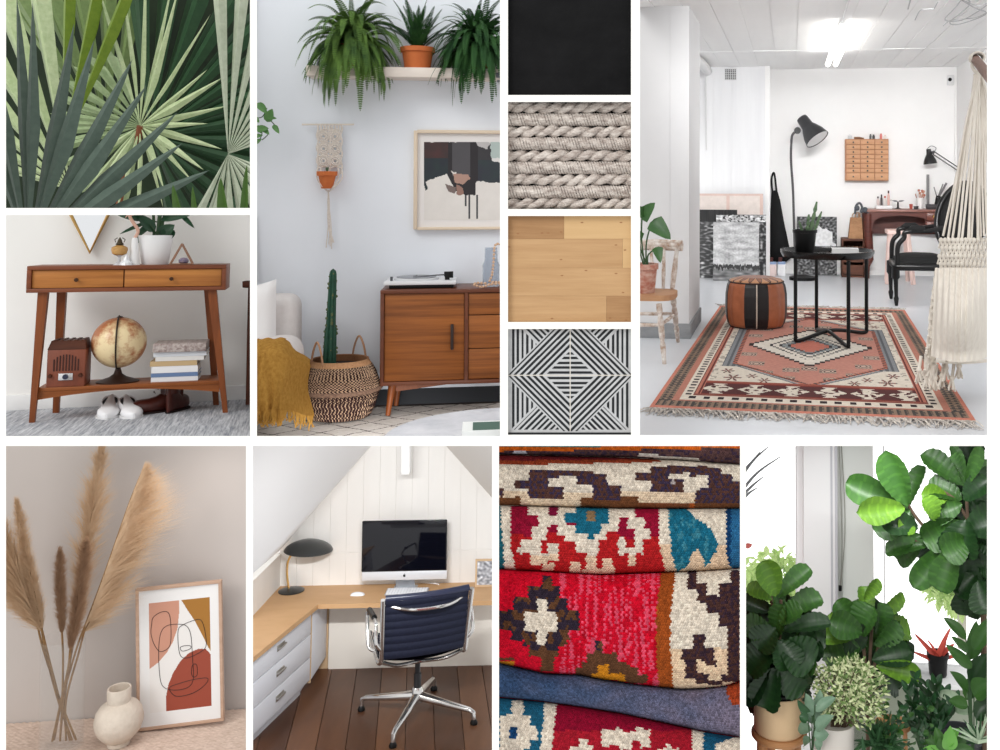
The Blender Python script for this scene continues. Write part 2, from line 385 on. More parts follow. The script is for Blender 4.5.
solo('flatweave_rug', mb, rugm, 'pale grey heathered woven rug under the console table', 'rug', ROOM.at(128, 430, 5.8))
# console table
T = thing('console_table', 'mid-century teak console table with two drawers and open shelf', 'table', Vector((ROOM.at(128, 418, YF).x, YF+.25, ZF)))
D = .34; case = MB(); a = ROOM.at(27, 265.5, YF); b = ROOM.at(225.5, 291, YF)
x0, x1, zt, zb = a.x, b.x, a.z, b.z; zt = ROOM.at(128, 265.3, YF).z; zb = ROOM.at(128, 291.5, YF).z
th = .022
case.box(x0, YF, zt-th, x1, YF+D, zt, .003); case.box(x0, YF, zb, x1, YF+D, zb+th, .003)
case.box(x0, YF, zb+th, x0+th, YF+D, zt-th, .002); case.box(x1-th, YF, zb+th, x1, YF+D, zt-th, .002); case.box(x0+th, YF+.04, zb+th, x1-th, YF+D, zt-th)
part('case', case, M('teak_case', (138, 74, 38), (92, 44, 22), rough=.42, scale=(1.5, 9, 30), detail=9, sharp=.5), T)
xm = ROOM.at(123.5, 280, YF).x
for i, (xa, xb) in enumerate(((x0+th+.002, xm-.003), (xm+.003, x1-th-.002))):
    d = MB(); d.box(xa, YF+.012, zb+th+.002, xb, YF+.034, zt-th-.002, .002)
    P = part('drawer', d, WOODL, T)
    kb = MB(); cx = ROOM.at((76.5, 171.5)[i], 279.5, YF).x; cz = ROOM.at(128, 279.3, YF).z
    kb.lathe([(1e-5, -.012), (.006, -.012), (.005, -.004), (.011, .004), (.010, .012), (1e-5, .014)], (cx, YF-.002, cz), 14, tilt=Matrix.Rotation(PI/2, 3, 'X'))
    part('knob', kb, M('bronze', (70, 44, 28), rough=.35, metal=.5), P)
# legs: splayed square tapering posts
def leg(u0, v0, u1, v1, yt, yb, w0=.047, w1=.026):
    a = ROOM.at(u0, v0, YF); a.y = yt; b = ROOM.at(u1, v1, YF); b.y = yb; a.z = zb; b.z = ZF
    mb = MB(); pp = []
    for c, w in ((b, w1/2), (a, w0/2)): pp += [(c.x-w, c.y-w, c.z), (c.x+w, c.y-w, c.z), (c.x+w, c.y+w, c.z), (c.x-w, c.y+w, c.z)]
    return mb.hexa(pp)
xl = [(41.5, 31.5), (212, 226)]
part('leg', leg(41.5, 291, 31.5, 418, YF+.05, YF+.02), WOODV, T); part('leg', leg(211.5, 291, 225, 419, YF+.05, YF+.02), WOODV, T)
part('leg', leg(50.5, 291, 43, 404, YF+D-.06, YF+D-.02, .045, .03), WOODV, T); part('leg', leg(204, 291, 212, 404, YF+D-.06, YF+D-.02, .045, .03), WOODV, T)
# lower shelf with curved apron
zs = ROOM.at(128, 385, YF).z; sx0 = ROOM.at(36, 385, YF).x; sx1 = ROOM.at(219, 385, YF).x
sh = MB(); sh.box(sx0, YF+.03, zs-.02, sx1, YF+D-.04, zs, .003)
sf = part('shelf', sh, WOODN, T)
ap = MB(); n = 24
top = [(sx0+(sx1-sx0)*i/n, YF+.035, zs-.02) for i in range(n+1)]
bot = [(sx0+(sx1-sx0)*i/n, YF+.035, zs-.028-.036*abs(2*i/n-1)**1.8) for i in range(n+1)]
ap.prism(top+bot[::-1], (0, .02, 0)); part('apron', ap, WOODN, T)
ZS = zs; Z2 = zt
def onshelf(u, dy=.1): 
    y = YF+dy; p = ROOM.at(u, 385, y); return Vector((p.x, y, ZS))
def ontop(u, dy=.1):
    y = YF+dy; p = ROOM.at(u, 264, y); return Vector((p.x, y, Z2))
# radio
c = onshelf(66.5, .06); w = .092
R = thing('radio', 'small wooden tombstone radio on the left of the low shelf', 'radio', c)
hr = 32.5*k
bd = MB(); bd.box(c.x-w, c.y-.03, c.z, c.x+w, c.y+.13, c.z+hr, .006); part('body', bd, M('mahogany', (140, 76, 52), (112, 56, 38), rough=.5, scale=(30, 9, 6), sharp=.7), R)
bt = MB(); bt.hexa([(c.x-w, c.y-.03, c.z+hr), (c.x+w, c.y-.03, c.z+hr), (c.x+w, c.y+.13, c.z+hr), (c.x-w, c.y+.13, c.z+hr), (c.x-w+.012, c.y, c.z+hr+.045), (c.x+w-.012, c.y, c.z+hr+.045), (c.x+w-.012, c.y+.13, c.z+hr+.045), (c.x-w+.012, c.y+.13, c.z+hr+.045)])
for i in range(5): bt.box(c.x-.07+i*.033, c.y-.004, c.z+hr+.03, c.x-.055+i*.033, c.y+.14, c.z+hr+.049)
part('lid', bt, WOODD, R)
gr = MB()
for i in range(9):
    x = c.x-.058+i*.0145; h = .062*math.sqrt(max(0, 1-((i-4)/5)**2)); gr.box(x-.0028, c.y-.033, c.z+.085, x+.0028, c.y-.03, c.z+.11+h)
part('speaker_grille', gr, M('grille_dark', (58, 30, 24), rough=.8), R)
dl = MB(); dl.box(c.x-.035, c.y-.036, c.z+.035, c.x+.035, c.y-.03, c.z+.072, .01, 3); DL = part('dial', dl, M('chrome', (220, 220, 222), rough=.25, metal=.9), R)
dk = MB(); dk.lathe([(1e-5, .014), (.013, .014), (.015, 0)], (c.x, c.y-.034, c.z+.054), 20, tilt=Matrix.Rotation(PI/2, 3, 'X')); part('dial_knob', dk, M('navy_plastic', (40, 44, 66), rough=.3), DL)
for sx in (-.075, .07):
    kb = MB(); kb.lathe([(1e-5, .016), (.009, .016), (.011, 0)], (c.x+sx, c.y-.03, c.z+.06), 14, tilt=Matrix.Rotation(PI/2, 3, 'X')); part('knob', kb, WOODD, R)
# globe
c = onshelf(117.5, .15)
G = thing('globe', 'antique style tan globe on a dark round base', 'globe', c)
gb = MB(); gb.lathe([(1e-5, 0), (.108, 0), (.108, .006), (.08, .016), (.045, .028), (.022, .045), (.013, .075), (.012, .09), (1e-5, .09)], c, 36); part('base', gb, M('bronze_dark', (52, 32, 24), rough=.45, metal=.3), G)
gc = Vector((c.x, c.y, c.z+.075+23.3*k)); rg = 22.8*k
land = M('old_map', (236, 214, 168), (180, 112, 70), rough=.45, scale=(6.5, 6.5, 6.5), detail=7, sharp=.12, coat=.3)
sp = MB(); sp.ball(gc, rg, 48); SPH = part('sphere', sp, land, G)
cap = MB(); cap.lathe([(.02, rg*.985), (.012, rg*1.03), (1e-5, rg*1.05)], gc, 16); part('cap', cap, BLACK, G)
ar = MB(); ar.tube([gc+Vector((-.004+.01*math.cos(t), -math.cos(t)*(rg+.008), math.sin(t)*(rg+.008))) for t in [-PI/2+PI*i/24 for i in range(25)]], .0045, 6)
ar.tube([gc+Vector((0, 0, -rg-.008)), c+Vector((0, 0, .085))], .007, 8); part('meridian', ar, M('meridian_metal', (60, 50, 42), rough=.4, metal=.6), G)
# books
BK = [(151, 198, 374.6, 378.5, (232, 234, 238), 'white and grey'), (151, 198, 371, 374.4, (104, 130, 170), 'slate blue'), (151.5, 198, 364.8, 370.6, (236, 236, 238), 'white'), (150, 197, 360.3, 364.6, (196, 168, 126), 'tan and navy'),
      (155.5, 204, 356.5, 360.2, (226, 224, 220), 'cream'), (153.5, 206.5, 352.6, 356.4, (222, 226, 232), 'pale grey')]
lab = ['white book at the bottom of the shelf stack', 'blue spined book second from the bottom of the stack', 'thick white book third from the bottom of the stack', 'tan book with a navy corner in mid stack', 'thin cream book under the pale grey one', 'pale grey book just below the magazine']
v0 = 385-5.5; zc = ZS; dy0 = .07
page = M('pages', (238, 234, 226), rough=.9)
def book(name, label, x0, x1, z0, z1, y, d, col, group=None, rz=0):
    cx = (x0+x1)/2; B = thing(name, label, 'book', (cx, y+d/2, z0), group)
    m = M('cover_%d_%d_%d' % col, col, rough=.55); X = XF((cx, y+d/2, 0), rz) @ Matrix.Translation((-cx, -y-d/2, 0))
    cv = MB(); cv.X = X; t = min(.003, (z1-z0)*.14); cv.box(x0, y, z0, x1, y+d, z0+t); cv.box(x0, y, z1-t, x1, y+d, z1); cv.box(x0, y, z0+t, x1, y+t, z1-t)
    part('cover', cv, m, B, ang=30); pg = MB(); pg.X = X; pg.box(x0+.003, y+t, z0+t, x1-.003, y+d-.004, z1-t); part('pages', pg, page, B, ang=0); return B
for (u0, u1, va, vb, col, nm), L in zip(BK, lab):
    h = (vb-va+.2)*k; yb = YF+dy0; book('book', L, ROOM.at(u0, va, yb).x, ROOM.at(u1, va, yb).x, zc+.0005, zc+h, yb, .2+.02*random.Random(u0+va).random(), col, 'books stacked on the low shelf'); zc += h+.0005
mg = MB(); a = ROOM.at(152.5, 350, YF+.05).x; b = ROOM.at(206, 350, YF+.05).x; h = 8*k
mg.box(a, YF+.05, zc+.001, b, YF+.27, zc+h, .004)
solo('magazine', mg, M('mottled_cover', (206, 196, 190), (120, 96, 92), rough=.5, scale=(50, 50, 60), detail=6, sharp=.35), 'thick marbled grey and pink volume on top of the book stack', 'book', (a, YF+.05, zc))
# shoes
def shoe(name, label, cx, cy, rz, L, Wd, H, mat, lining, collar, boot=0, group=None):
    base = Vector((cx, cy, ZF)); T = thing(name, label, 'shoe', base, group); X = XF(base, rz)
    mb = MB(); mb.X = X; n = 14; m = 16      # local: toe towards -y
    def sec(t):
        e = min(1, t/.22, (1-t)/.16); wv = Wd/2*(.72+.28*math.cos((t-.3)*5))*math.sqrt(max(.02, 1-(1-e)**2))
        hv = H*(.42+.10*t) if t < .45 else H*(.46+(t-.45)*(.95 if boot else .75))
        if t < .2: hv *= .6+t*2
        if t > .86: hv *= 1-(t-.86)*1.5
        return wv, hv
    vs = []
    for i in range(n+1):
        t = .5-.5*math.cos(PI*i/n); wv, hv = sec(t); y = -L/2+L*t
        for j in range(m):
            a = 2*PI*j/m; x = wv*math.copysign(abs(math.cos(a))**.85, math.cos(a)); z = hv/2+hv/2*math.copysign(abs(math.sin(a))**.75, math.sin(a))
            if z > hv*.5: x *= .78 if t > .3 else .92
            vs.append((x, y, max(.004, z)))
    fs = [(i*m+j, i*m+(j+1) % m, (i+1)*m+(j+1) % m, (i+1)*m+j) for i in range(n) for j in range(m)]+[list(range(m)), list(range(n*m+m-1, n*m-1, -1))]
    mb.add(vs, fs); part('upper', mb, mat, T, 60)
    so = MB(); so.X = X; so.prism([(Vector((sec(t)[0]*1.03*s, -L/2-.003+(L+.006)*t, 0))) for s, ts in ((1, [i/12 for i in range(13)]), (-1, [1-i/12 for i in range(13)])) for t in ts], (0, 0, .008)); part('sole', so, lining, T)
    co = MB(); co.X = X
    if boot:
        co.lathe([(Wd*.34, H*.55), (Wd*.36, H*1.08), (Wd*.33, H*1.09), (Wd*.28, H*.8), (1e-5, H*.78)], (0, L*.27, 0), 20, sy=1.35)
        part('collar', co, mat, T, 60)
        lc = MB(); lc.X = X
        for i in range(4): lc.tube([(-Wd*.16, L*(-.02+.05*i), H*(.62+.12*i)), (0, L*(-.03+.05*i), H*(.68+.12*i)), (Wd*.16, L*(-.02+.05*i), H*(.62+.12*i))], .002, 5)
        part('laces', lc, lining, T)
        li = MB(); li.X = X; li.lathe([(Wd*.33, H*1.05), (1e-5, H*.95)], (0, L*.27, 0), 20, sy=1.35); part('lining', li, lining, T)
    else:
        tq = Matrix.Rotation(.3, 3, 'X'); co.lathe([(Wd*.41, -H*.45), (Wd*.40, -H*.04), (Wd*.36, 0), (Wd*.33, -H*.03), (Wd*.32, -H*.1)], (0, L*.14, H*.56), 24, sy=1.7, tilt=tq, cap=False); part('collar', co, mat, T, 60); li = MB(); li.X = X; li.lathe([(Wd*.335, -H*.05), (1e-5, -H*.05)], (0, L*.14, H*.56), 24, sy=1.7, tilt=tq); part('lining', li, collar, T)
    return T
wl = M('white_leather', (240, 240, 242), rough=.4); gl = M('grey_lining', (92, 94, 98), rough=.8); ws = M('white_sole', (226, 226, 226), rough=.6)
bl = M('brown_leather', (84, 38, 30), (58, 24, 20), rough=.32, scale=(20, 20, 20)); ds = M('dark_sole', (36, 20, 18), rough=.7)
p = ROOM.fl(109, 414.5, ZF); shoe('flat_shoe', 'left white slip-on shoe beneath the console table', p.x, p.y, .08, .34, .115, .125, wl, ws, gl, group='pair of white shoes')
p = ROOM.fl(129, 414.5, ZF); shoe('flat_shoe', 'right white slip-on shoe, turned outward beside its mate', p.x, p.y, .28, .34, .115, .125, wl, ws, gl, group='pair of white shoes')
p = ROOM.fl(155, 412, ZF); shoe('ankle_boot', 'brown leather boot with its toe pointing left at the white shoes', p.x, p.y, -1.25, .29, .115, .17, bl, ds, ds, 1, group='pair of brown boots')
p = ROOM.fl(176, 410, ZF); shoe('ankle_boot', 'brown leather boot standing heel forward, right of its mate', p.x, p.y, 2.9, .25, .105, .19, bl, ds, ds, 1, group='pair of brown boots')
# things on top
c = ontop(155, .16)
P = thing('potted_plant', 'dark green leafy plant in a white pot on the console', 'plant', c)
part('pot', pot_mb(c, 11.3*k, 15*k, 27*k, rim=0), WHITEC, P); part('soil', soil_mb(c, 13*k, 25*k), SOIL, P)
st = MB(); lf = MB(); up = c+Vector((0, 0, 26*k))
for du, dv, r in ((-3, -40, .008), (2.5, -42, .011), (6, -38, .008)):
    st.tube([up+Vector((du*.5*k, 0, -.01)), up+Vector((du*k, .01, dv*-.5*k)), up+Vector((du*1.4*k, .02, -dv*k))], r, 8)
LV = [((158, 238), (172, 226), .13, .09), ((170, 228), (166, 240), .12, .08), ((155, 232), (140, 216), .16, .07), ((146, 219), (120, 214), .18, .06), ((148, 222), (122, 232), .12, .025), ((150, 224), (137, 236), .12, .04), ((138, 236), (135, 244), .06, .045), ((160, 220), (186, 215), .2, .05), ((180, 214), (193, 226), .1, .03), ((155, 214), (165, 205), .2, .09), ((150, 212), (130, 206), .2, .09)]
for (a, b, L, wd) in LV:
    A = ROOM.at(*a, c.y); B = ROOM.at(*b, c.y-.03); lf.leaf(A, B-A, (B-A).length*1.12, wd, up=(0.1, -.9, .4), curl=.25, fold=.15)
for (a, b) in (((158, 236), (150, 224)), ((150, 224), (137, 236)), ((157, 222), (138, 217)), ((160, 222), (180, 214))): st.tube([ROOM.at(*a, c.y), ROOM.at(*b, c.y-.015)], .004, 5)
GL = M('rubber_leaf', (40, 84, 52), (24, 58, 38), rough=.35, scale=(14, 14, 14))
part('stems', st, M('stem_green', (54, 82, 50), rough=.6), P); part('leaves', lf, GL, P, 60)
c = ontop(119, .07); O = thing('oil_lamp', 'tiny amber glass lamp with a dark metal collar', 'lamp', c)
fo = MB(); fo.lathe([(1e-5, 0), (.03, 0), (.026, .006), (.007, .02), (.007, .045), (.018, .055)], c, 20); part('foot', fo, M('clear_grey_glass', (196, 196, 200), rough=.15, spec=.6), O)
bo = MB(); bo.lathe([(.018, .053), (.036, .062), (.042, .082), (.040, .098), (.02, .108), (.012, .11)], c, 24); part('font', bo, M('amber_glass', (214, 172, 104), (170, 120, 66), rough=.15, scale=(30, 30, 60), sharp=.6), O)
bu = MB(); bu.lathe([(.014, .108), (.022, .114), (.014, .124), (.009, .14), (.003, .15), (1e-5, .155)], c, 16); bu.tube([c+Vector((-.02, 0, .125)), c+Vector((-.026, 0, .14)), c+Vector((-.012, 0, .15))], .0025, 5); bu.tube([c+Vector((.02, 0, .125)), c+Vector((.026, 0, .14)), c+Vector((.012, 0, .15))], .0025, 5)
part('collar', bu, M('dark_brass', (72, 62, 44), rough=.4, metal=.6), O)
c = ontop(134, .09); mb = MB(); F = thing('bird_figurine', 'slender white figurine with a curved pink neck', 'figurine', c)
mb.lathe([(1e-5, 0), (.030, 0), (.026, .02), (.021, .08), (.017, .13), (.013, .15), (1e-5, .155)], c, 20); part('body', mb, WHITEC, F)
nk = MB(); nk.tube(smooth_path([c+Vector((0, 0, .15)), c+Vector((.014, 0, .19)), c+Vector((-.012, 0, .235)), c+Vector((-.03, 0, .27)), c+Vector((-.018, 0, .295))]), .009, 8); nk.ball(c+Vector((-.02, 0, .29)), .018, 12); nk.tube([c+Vector((-.034, 0, .285)), c+Vector((-.052, 0, .262))], [.007, .002], 6)
part('neck', nk, M('pink_glaze', (226, 180, 160), rough=.4), F)
c = ontop(126, .05); mb = MB(); mb.lathe([(1e-5, 0), (.035, 0), (.032, .012), (.016, .03), (.010, .048), (.004, .056), (1e-5, .058)], c, 12)
solo('glass_ornament', mb, M('frosted_glass', (226, 228, 232), rough=.1, spec=.8), 'small faceted clear glass ornament between lamp and figurine', 'ornament', c, ang=20)
c = ontop(181, .08); A = [c+Vector((-9.5*k, 0, .003)), c+Vector((9.5*k, 0, .003)), c+Vector((-.5*k, .02, 19*k))]
Tt = thing('glass_prism', 'little triangular brass-edged glass terrarium beside the white pot', 'terrarium', c)
mb = MB(); B = [q+Vector((0, .07, 0)) for q in A]
for i in range(3): mb.tube([A[i], A[(i+1) % 3]], .0032, 6); mb.tube([B[i], B[(i+1) % 3]], .0032, 6); mb.tube([A[i], B[i]], .0032, 6)
part('frame', mb, M('copper_edge', (168, 128, 104), rough=.4, metal=.5), Tt)
mb = MB(); mb.ball(c+Vector((.01, .03, .02)), .028, 10, sz=.7); part('stones', mb, M('slate_stone', (110, 104, 140), (170, 150, 150), rough=.6, scale=(60, 60, 60), sharp=.3), Tt)
# mirror
Mi = thing('wall_mirror', 'diamond shaped wall mirror in a thin brass frame', 'mirror', ROOM.at(90, 253, YW-.02))
pp = [ROOM.at(*q, YW-.03) for q in ((89.8, 252.5), (110, 211), (89, 168), (69, 211))]
mb = MB(); mb.tube(pp, .011, 6, closed=True); part('frame', mb, GOLD, Mi)
mb = MB(); mb.prism(pp, (0, .012, 0)); part('glass', mb, M('mirror_glass', (236, 238, 240), rough=.03, metal=1), Mi, ang=0)
# chair at the right edge
c = ROOM.fl(256, 405, ZF); CH = thing('wooden_chair', 'dark wooden chair just entering from the right edge', 'chair', c)
yc = c.y
mb = MB(); mb.tube([ROOM.at(251, 284, yc), ROOM.at(250, 330, yc), ROOM.at(248, 404.5, yc)], [.016, .017, .014], 10); part('leg', mb, WOODD, CH)
mb = MB(); mb.tube([ROOM.at(242.5, 284.5, yc), ROOM.at(246, 284.3, yc), ROOM.at(275, 284, yc)], [.018, .022, .02], 12); part('armrest', mb, WOODD, CH)
mb = MB(); pbox(mb, 249, 336, 300, 341, yc-.01, .35, .01); part('seat', mb, WOODD, CH)
# ================================================================ living room with the sideboard
ROOM = Room(RECTS['living'], F=(480, 190), roll=1, outer=('t',))
YW = 6.5; A_ = lambda u: ROOM.at(u, 400, 6.5); ZF = ROOM.at(378, 403, YW).z; YF = 6.1
mb = MB(); mb.box(-5, YW, ZF-.1, 4, YW+.05, 2.5); struct('wall_back', mb, M('cool_wall', (236, 240, 247), (233, 237, 244), rough=.9, scale=(2, 2, 2), spec=.1))
mb = MB(); mb.box(-5, 3.8, ZF-.1, 4, YW, ZF-.012); struct('floor', mb, M('dark_floor', (70, 60, 54), rough=.6))
mb = MB(); mb.box(-5, YW-.012, ZF-.012, 4, YW-.001, ZF+.085); struct('trim_dark_strip', mb, M('black_strip', (26, 28, 33), rough=.7))  # dark strip along the foot of the wall
mb = MB(); mb.box(-5, YW-.02, ZF+.085, A_(374).x, YW-.001, ZF+.175, .006); struct('baseboard_back', mb, M('skirting2', (226, 228, 230), rough=.5))
# rug with diamond lattice
mb = MB(); y0, y1 = 4.4, YW-.1; xa, xb = -3.2, .2
def rc(s, t):
    x = xa+(xb-xa)*s; y = y0+(y1-y0)*t; w = .012*noise.noise(Vector((x*9, y*9, 0)))
    p = ((x+w)/.25+(y+w)/.21) % 1; q = ((x+w)/.25-(y-w)/.21) % 1
    c = 210+int(10*noise.noise(Vector((x*14, y*14, 2))))
    return (108, 100, 98) if min(p, q) < .055 or min(p, q) > .975 else (c, c-6, c-12)
mb.grid(lambda s, t: Vector((xa+(xb-xa)*s, y0+(y1-y0)*t, ZF-.004+.0015*noise.noise(Vector((s*70, t*60, 0))))), 420, 230, colf=rc)
solo('lattice_rug', mb, M('rug_attr', (255, 255, 255), (225, 222, 218), rough=1, scale=(40, 40, 40), attr=True, spec=.05, bump=.5, bscale=200), 'cream rug with a thin grey diamond lattice', 'rug', (-1.6, 5.5, ZF-.006), ang=0)
# sideboard
T = thing('sideboard', 'walnut sideboard with a sliding door, drawers and tapered legs', 'sideboard', (ROOM.at(440, 410, YF).x, YF+.2, ZF))
x0 = ROOM.at(380, 340, YF).x; x1 = x0+1.5; zt = ROOM.at(440, 289.5, YF).z; zb = ROOM.at(440, 384.5, YF).z; D = .38; th = .022
cs = MB(); cs.box(x0, YF, zt-th, x1, YF+D, zt, .003); cs.box(x0, YF, zb, x1, YF+D, zb+th, .003); cs.box(x0, YF, zb+th, x0+th, YF+D, zt-th, .002); cs.box(x1-th, YF, zb+th, x1, YF+D, zt-th)
xd = ROOM.at(466, 340, YF).x; cs.box(xd-.009, YF+.003, zb+th, xd+.012, YF+D, zt-th); cs.box(x0+th, YF+.05, zb+th, x1-th, YF+D, zt-th)
part('case', cs, M('walnut_case', (122, 66, 38), (84, 42, 24), rough=.38, scale=(2.2, 9, 26), detail=6, sharp=.7), T)
WS = M('walnut_front', (176, 106, 50), (100, 54, 24), rough=.4, scale=(1.1, 9, 30), detail=9, sharp=.5, spec=.35)
d = MB(); d.box(x0+th+.002, YF+.012, zb+th+.002, xd-.011, YF+.035, zt-th-.002, .002); P = part('door', d, WS, T)
h = MB(); pbox(h, 450.5, 324.5, 453.5, 350, YF-.012, .022, .004); part('handle', h, M('iron_handle', (48, 34, 30), rough=.45), P)
zr = [zt-th-.002]+[ROOM.at(485, v, YF).z for v in (315, 348.5)]+[zb+th+.002]
for i in range(3):
    for xx0, xx1 in ((xd+.014, xd+.46), (xd+.465, x1-th-.002)):
        d = MB(); d.box(xx0, YF+.012, zr[i+1]+.002, xx1, YF+.034, zr[i]-.003, .002); part('drawer', d, WS, T)
for (u0, u1, yy) in ((392.5, 388, YF+.05), (399, 396, YF+D-.06)):
    a = ROOM.at(u0, 385, yy); b = ROOM.at(u1, 414, yy); mb = MB(); mb.tube([(a.x, yy, zb+.002), (b.x, yy-.015, ZF)], [.024, .014], 14); part('leg', mb, WOODV, T)
for yy in (YF+.05, YF+D-.06): mb = MB(); mb.tube([(x1-.1, yy, zb+.002), (x1-.06, yy, ZF)], [.024, .014], 14); part('leg', mb, WOODV, T)
mb = MB(); xx = ROOM.at(395, 388, YF).x; mb.prism([(xx, YF+.06, zb), (xx+.3, YF+.06, zb), (xx+.3, YF+.06, zb-.012), (xx, YF+.06, zb-.045)], (0, .02, 0)); mb.box(xx+.3, YF+.06, zb-.012, x1-.1, YF+.08, zb); part('apron', mb, WOODV, T)
# record player
y = YF+.07; c = ROOM.at(420, 286.5, y); c = Vector((c.x, y+.14, zt)); w = 34.5*ROOM.k(y)
R = thing('record_player', 'flat white record player with a black tonearm counterweight', 'turntable', c)
mb = MB(); mb.box(c.x-w+.03, y+.01, zt, c.x+w-.015, y+.26, zt+.022, .004); part('base', mb, BLACK, R)
pm = M('white_plinth', (232, 233, 236), rough=.3); mb = MB(); mb.box(c.x-w, y-.005, zt+.022, c.x+w, y+.28, zt+.044, .005); part('plinth', mb, pm, R)
mb = MB(); mb.lathe([(1e-5, 0), (.135, 0), (.135, .012), (.128, .015), (1e-5, .015)], (c.x-.03, y+.135, zt+.044), 40); PT = part('platter', mb, M('clear_platter', (214, 216, 220), rough=.2), R)
mb = MB(); mb.lathe([(1e-5, 0), (.004, 0), (.003, .014), (1e-5, .015)], (c.x-.03, y+.135, zt+.058), 10); part('spindle', mb, BLACK, PT)
mb = MB(); mb.lathe([(.118, 0), (.12, .004), (.03, .004)], (c.x-.03, y+.135, zt+.0585), 40); part('record', mb, M('vinyl_grey', (120, 122, 128), rough=.25), PT)
ta = MB(); e = Vector((c.x+w-.055, y+.09, zt+.075)); ta.tube(smooth_path([e, e+Vector((-.05, -.02, 0)), e+Vector((-.14, -.05, -.004)), e+Vector((-.2, -.04, -.006))]), .004, 8)
TA = part('tonearm', ta, M('steel', (90, 92, 96), rough=.3, metal=.7), R)
mb = MB(); mb.lathe([(1e-5, -.01), (.024, -.01), (.024, .018), (1e-5, .018)], e+Vector((.005, 0, .0)), 16); mb.lathe([(1e-5, 0), (.02, 0), (.02, .024), (1e-5, .024)], e+Vector((.012, 0, 0)), 14, tilt=Matrix.Rotation(PI/2, 3, 'Y')); mb.box(e.x-.014, e.y-.01, zt+.044, e.x+.014, e.y+.02, e.z); part('counterweight', mb, BLACK, TA)
mb = MB(); mb.lathe([(1e-5, 0), (.008, 0), (.008, .025), (1e-5, .026)], (c.x-w+.04, y+.06, zt+.044), 10); part('switch_knob', mb, M('steel', (90, 92, 96)), R)
# glass vase with bead garland
y = YF+.16; c = ROOM.at(491, 283, y); c.y = y; c.z = zt; kk = ROOM.k(y)
mb = MB(); hv = 38*kk; mb.lathe([(1e-5, 0), (.048, 0), (.052, .01), (.052, hv*.55), (.04, hv*.68), (.038, hv), (.035, hv), (.037, hv*.68), (.048, hv*.54), (.048, .02), (1e-5, .018)], c, 28)
solo('glass_vase', mb, M('vase_glass', (222, 228, 236), rough=.05, trans=.85, ior=1.3), 'tall clear glass jar standing on the sideboard', 'vase', c)
bd = M('wood_bead', (212, 176, 146), rough=.6); G = thing('bead_garland', 'pale wooden bead garland draped over the glass jar', 'garland', c)
path = smooth_path([ROOM.at(*q) for q in ((504, 245, y-.03), (497, 244, y-.045), (494.5, 248, y-.062), (493.5, 262, y-.066), (492, 275, y-.068), (490, 281.5, y-.075), (500, 282.5, y-.07), (507, 284, y-.1), (492, 284, y-.12), (486, 286, y-.12), (481, 287, y-.13), (474, 284.5, y-.12), (478, 283, y-.1), (487, 283.5, y-.1))], 8)
for q in path: q.z = max(q.z, zt+.009)
acc = 0; last = path[0]; nb = 0
cord = MB(); cord.tube(path, .0018, 4); part('cord', cord, bd, G)
bm0 = None
for q in path[1:]:
    acc += (q-last).length; last = q
    if acc > .0165:
        acc = 0; nb += 1; mb = MB(); mb.ball(q, .0088, 8); part('bead', mb, bd, G)
# seagrass basket and cactus
c = ROOM.at(339.5, 395, 6.15); c = Vector((c.x, 6.15, ZF)); kk = ROOM.k(6.15)
B = thing('seagrass_basket', 'round belly basket woven in dark and pale zigzag seagrass', 'basket', c)
H = 57*kk; prof = [(26, 0), (29, 1.5), (33, 10), (36, 20), (37.5, 25), (38.6, 27.5), (38, 30), (36.5, 36), (34, 43), (30.5, 49), (27.5, 53), (27, 55.5)]
pr = [(a*kk, b*kk) for a, b in prof]
def bprof(t):
    f = t*(len(pr)-1); i = min(int(f), len(pr)-2); f -= i; return pr[i][0]*(1-f)+pr[i+1][0]*f, pr[i][1]*(1-f)+pr[i+1][1]*f
def bc(s, t):
    r, z = bprof(t); z = z/kk
    if z > 50.5: return (206, 160, 120)
    ph = (s*66+(abs((z*.85) % 2-1))*.55) % 1
    if ph < (.78 if z < 26 else .52): return (58, 40, 38)
    return (206, 174, 146)
def bp(s, t, off=0):
    r, z = bprof(t); a = 2*PI*s; r += .002*math.sin(s*2*PI*72)*(1 if t < .95 else 0)
    return c+Vector((r*math.cos(a), r*math.sin(a), z))
mb = MB(); mb.grid(bp, 432, 60, colf=bc); mb.color((50, 38, 32)); mb.lathe([(26*kk, .001), (1e-5, .001)], c, 32); mb.color((150, 108, 78)); mb.lathe([(27*kk, 55.5*kk), (25.2*kk, 55*kk), (26*kk, 48*kk)], c, 48, cap=False)
part('body', mb, M('seagrass', (255, 255, 255), (215, 210, 205), rough=.9, scale=(60, 60, 60), attr=True, spec=.1), B, 60)
mb = MB(); mb.tube([c+Vector((38.6*kk*math.cos(2*PI*i/64), 38.6*kk*math.sin(2*PI*i/64), 27.5*kk)) for i in range(64)], .012, 8, closed=True); part('belly_ridge', mb, M('braid', (90, 66, 58), (170, 136, 112), rough=.9, scale=(60, 60, 90)), B)
hm = M('handle_cord', (176, 134, 104), rough=.9)
for (u0, u1, ut, vt, aa) in ((309, 322, 313.5, 331, 3.9), (352, 365, 357.5, 322.5, .9)):
    p0 = c+Vector((27*kk*math.cos(aa-.35), 27*kk*math.sin(aa-.35), 52*kk)); p1 = c+Vector((27*kk*math.cos(aa+.35), 27*kk*math.sin(aa+.35), 52*kk)); tp = (p0+p1)/2+Vector((0, 0, 22*kk))
    mb = MB(); mb.tube(smooth_path([p0, p0.lerp(tp, .6)+(p0-p1)*.12, tp, p1.lerp(tp, .6)+(p1-p0)*.12, p1]), .006, 8); part('handle', mb, hm, B)
C = thing('cactus', 'tall narrow ribbed column cactus planted in the basket', 'cactus', c+Vector((0, 0, 44*kk)))
part('soil', soil_mb(c, 25.8*kk, 49*kk), SOIL, C)
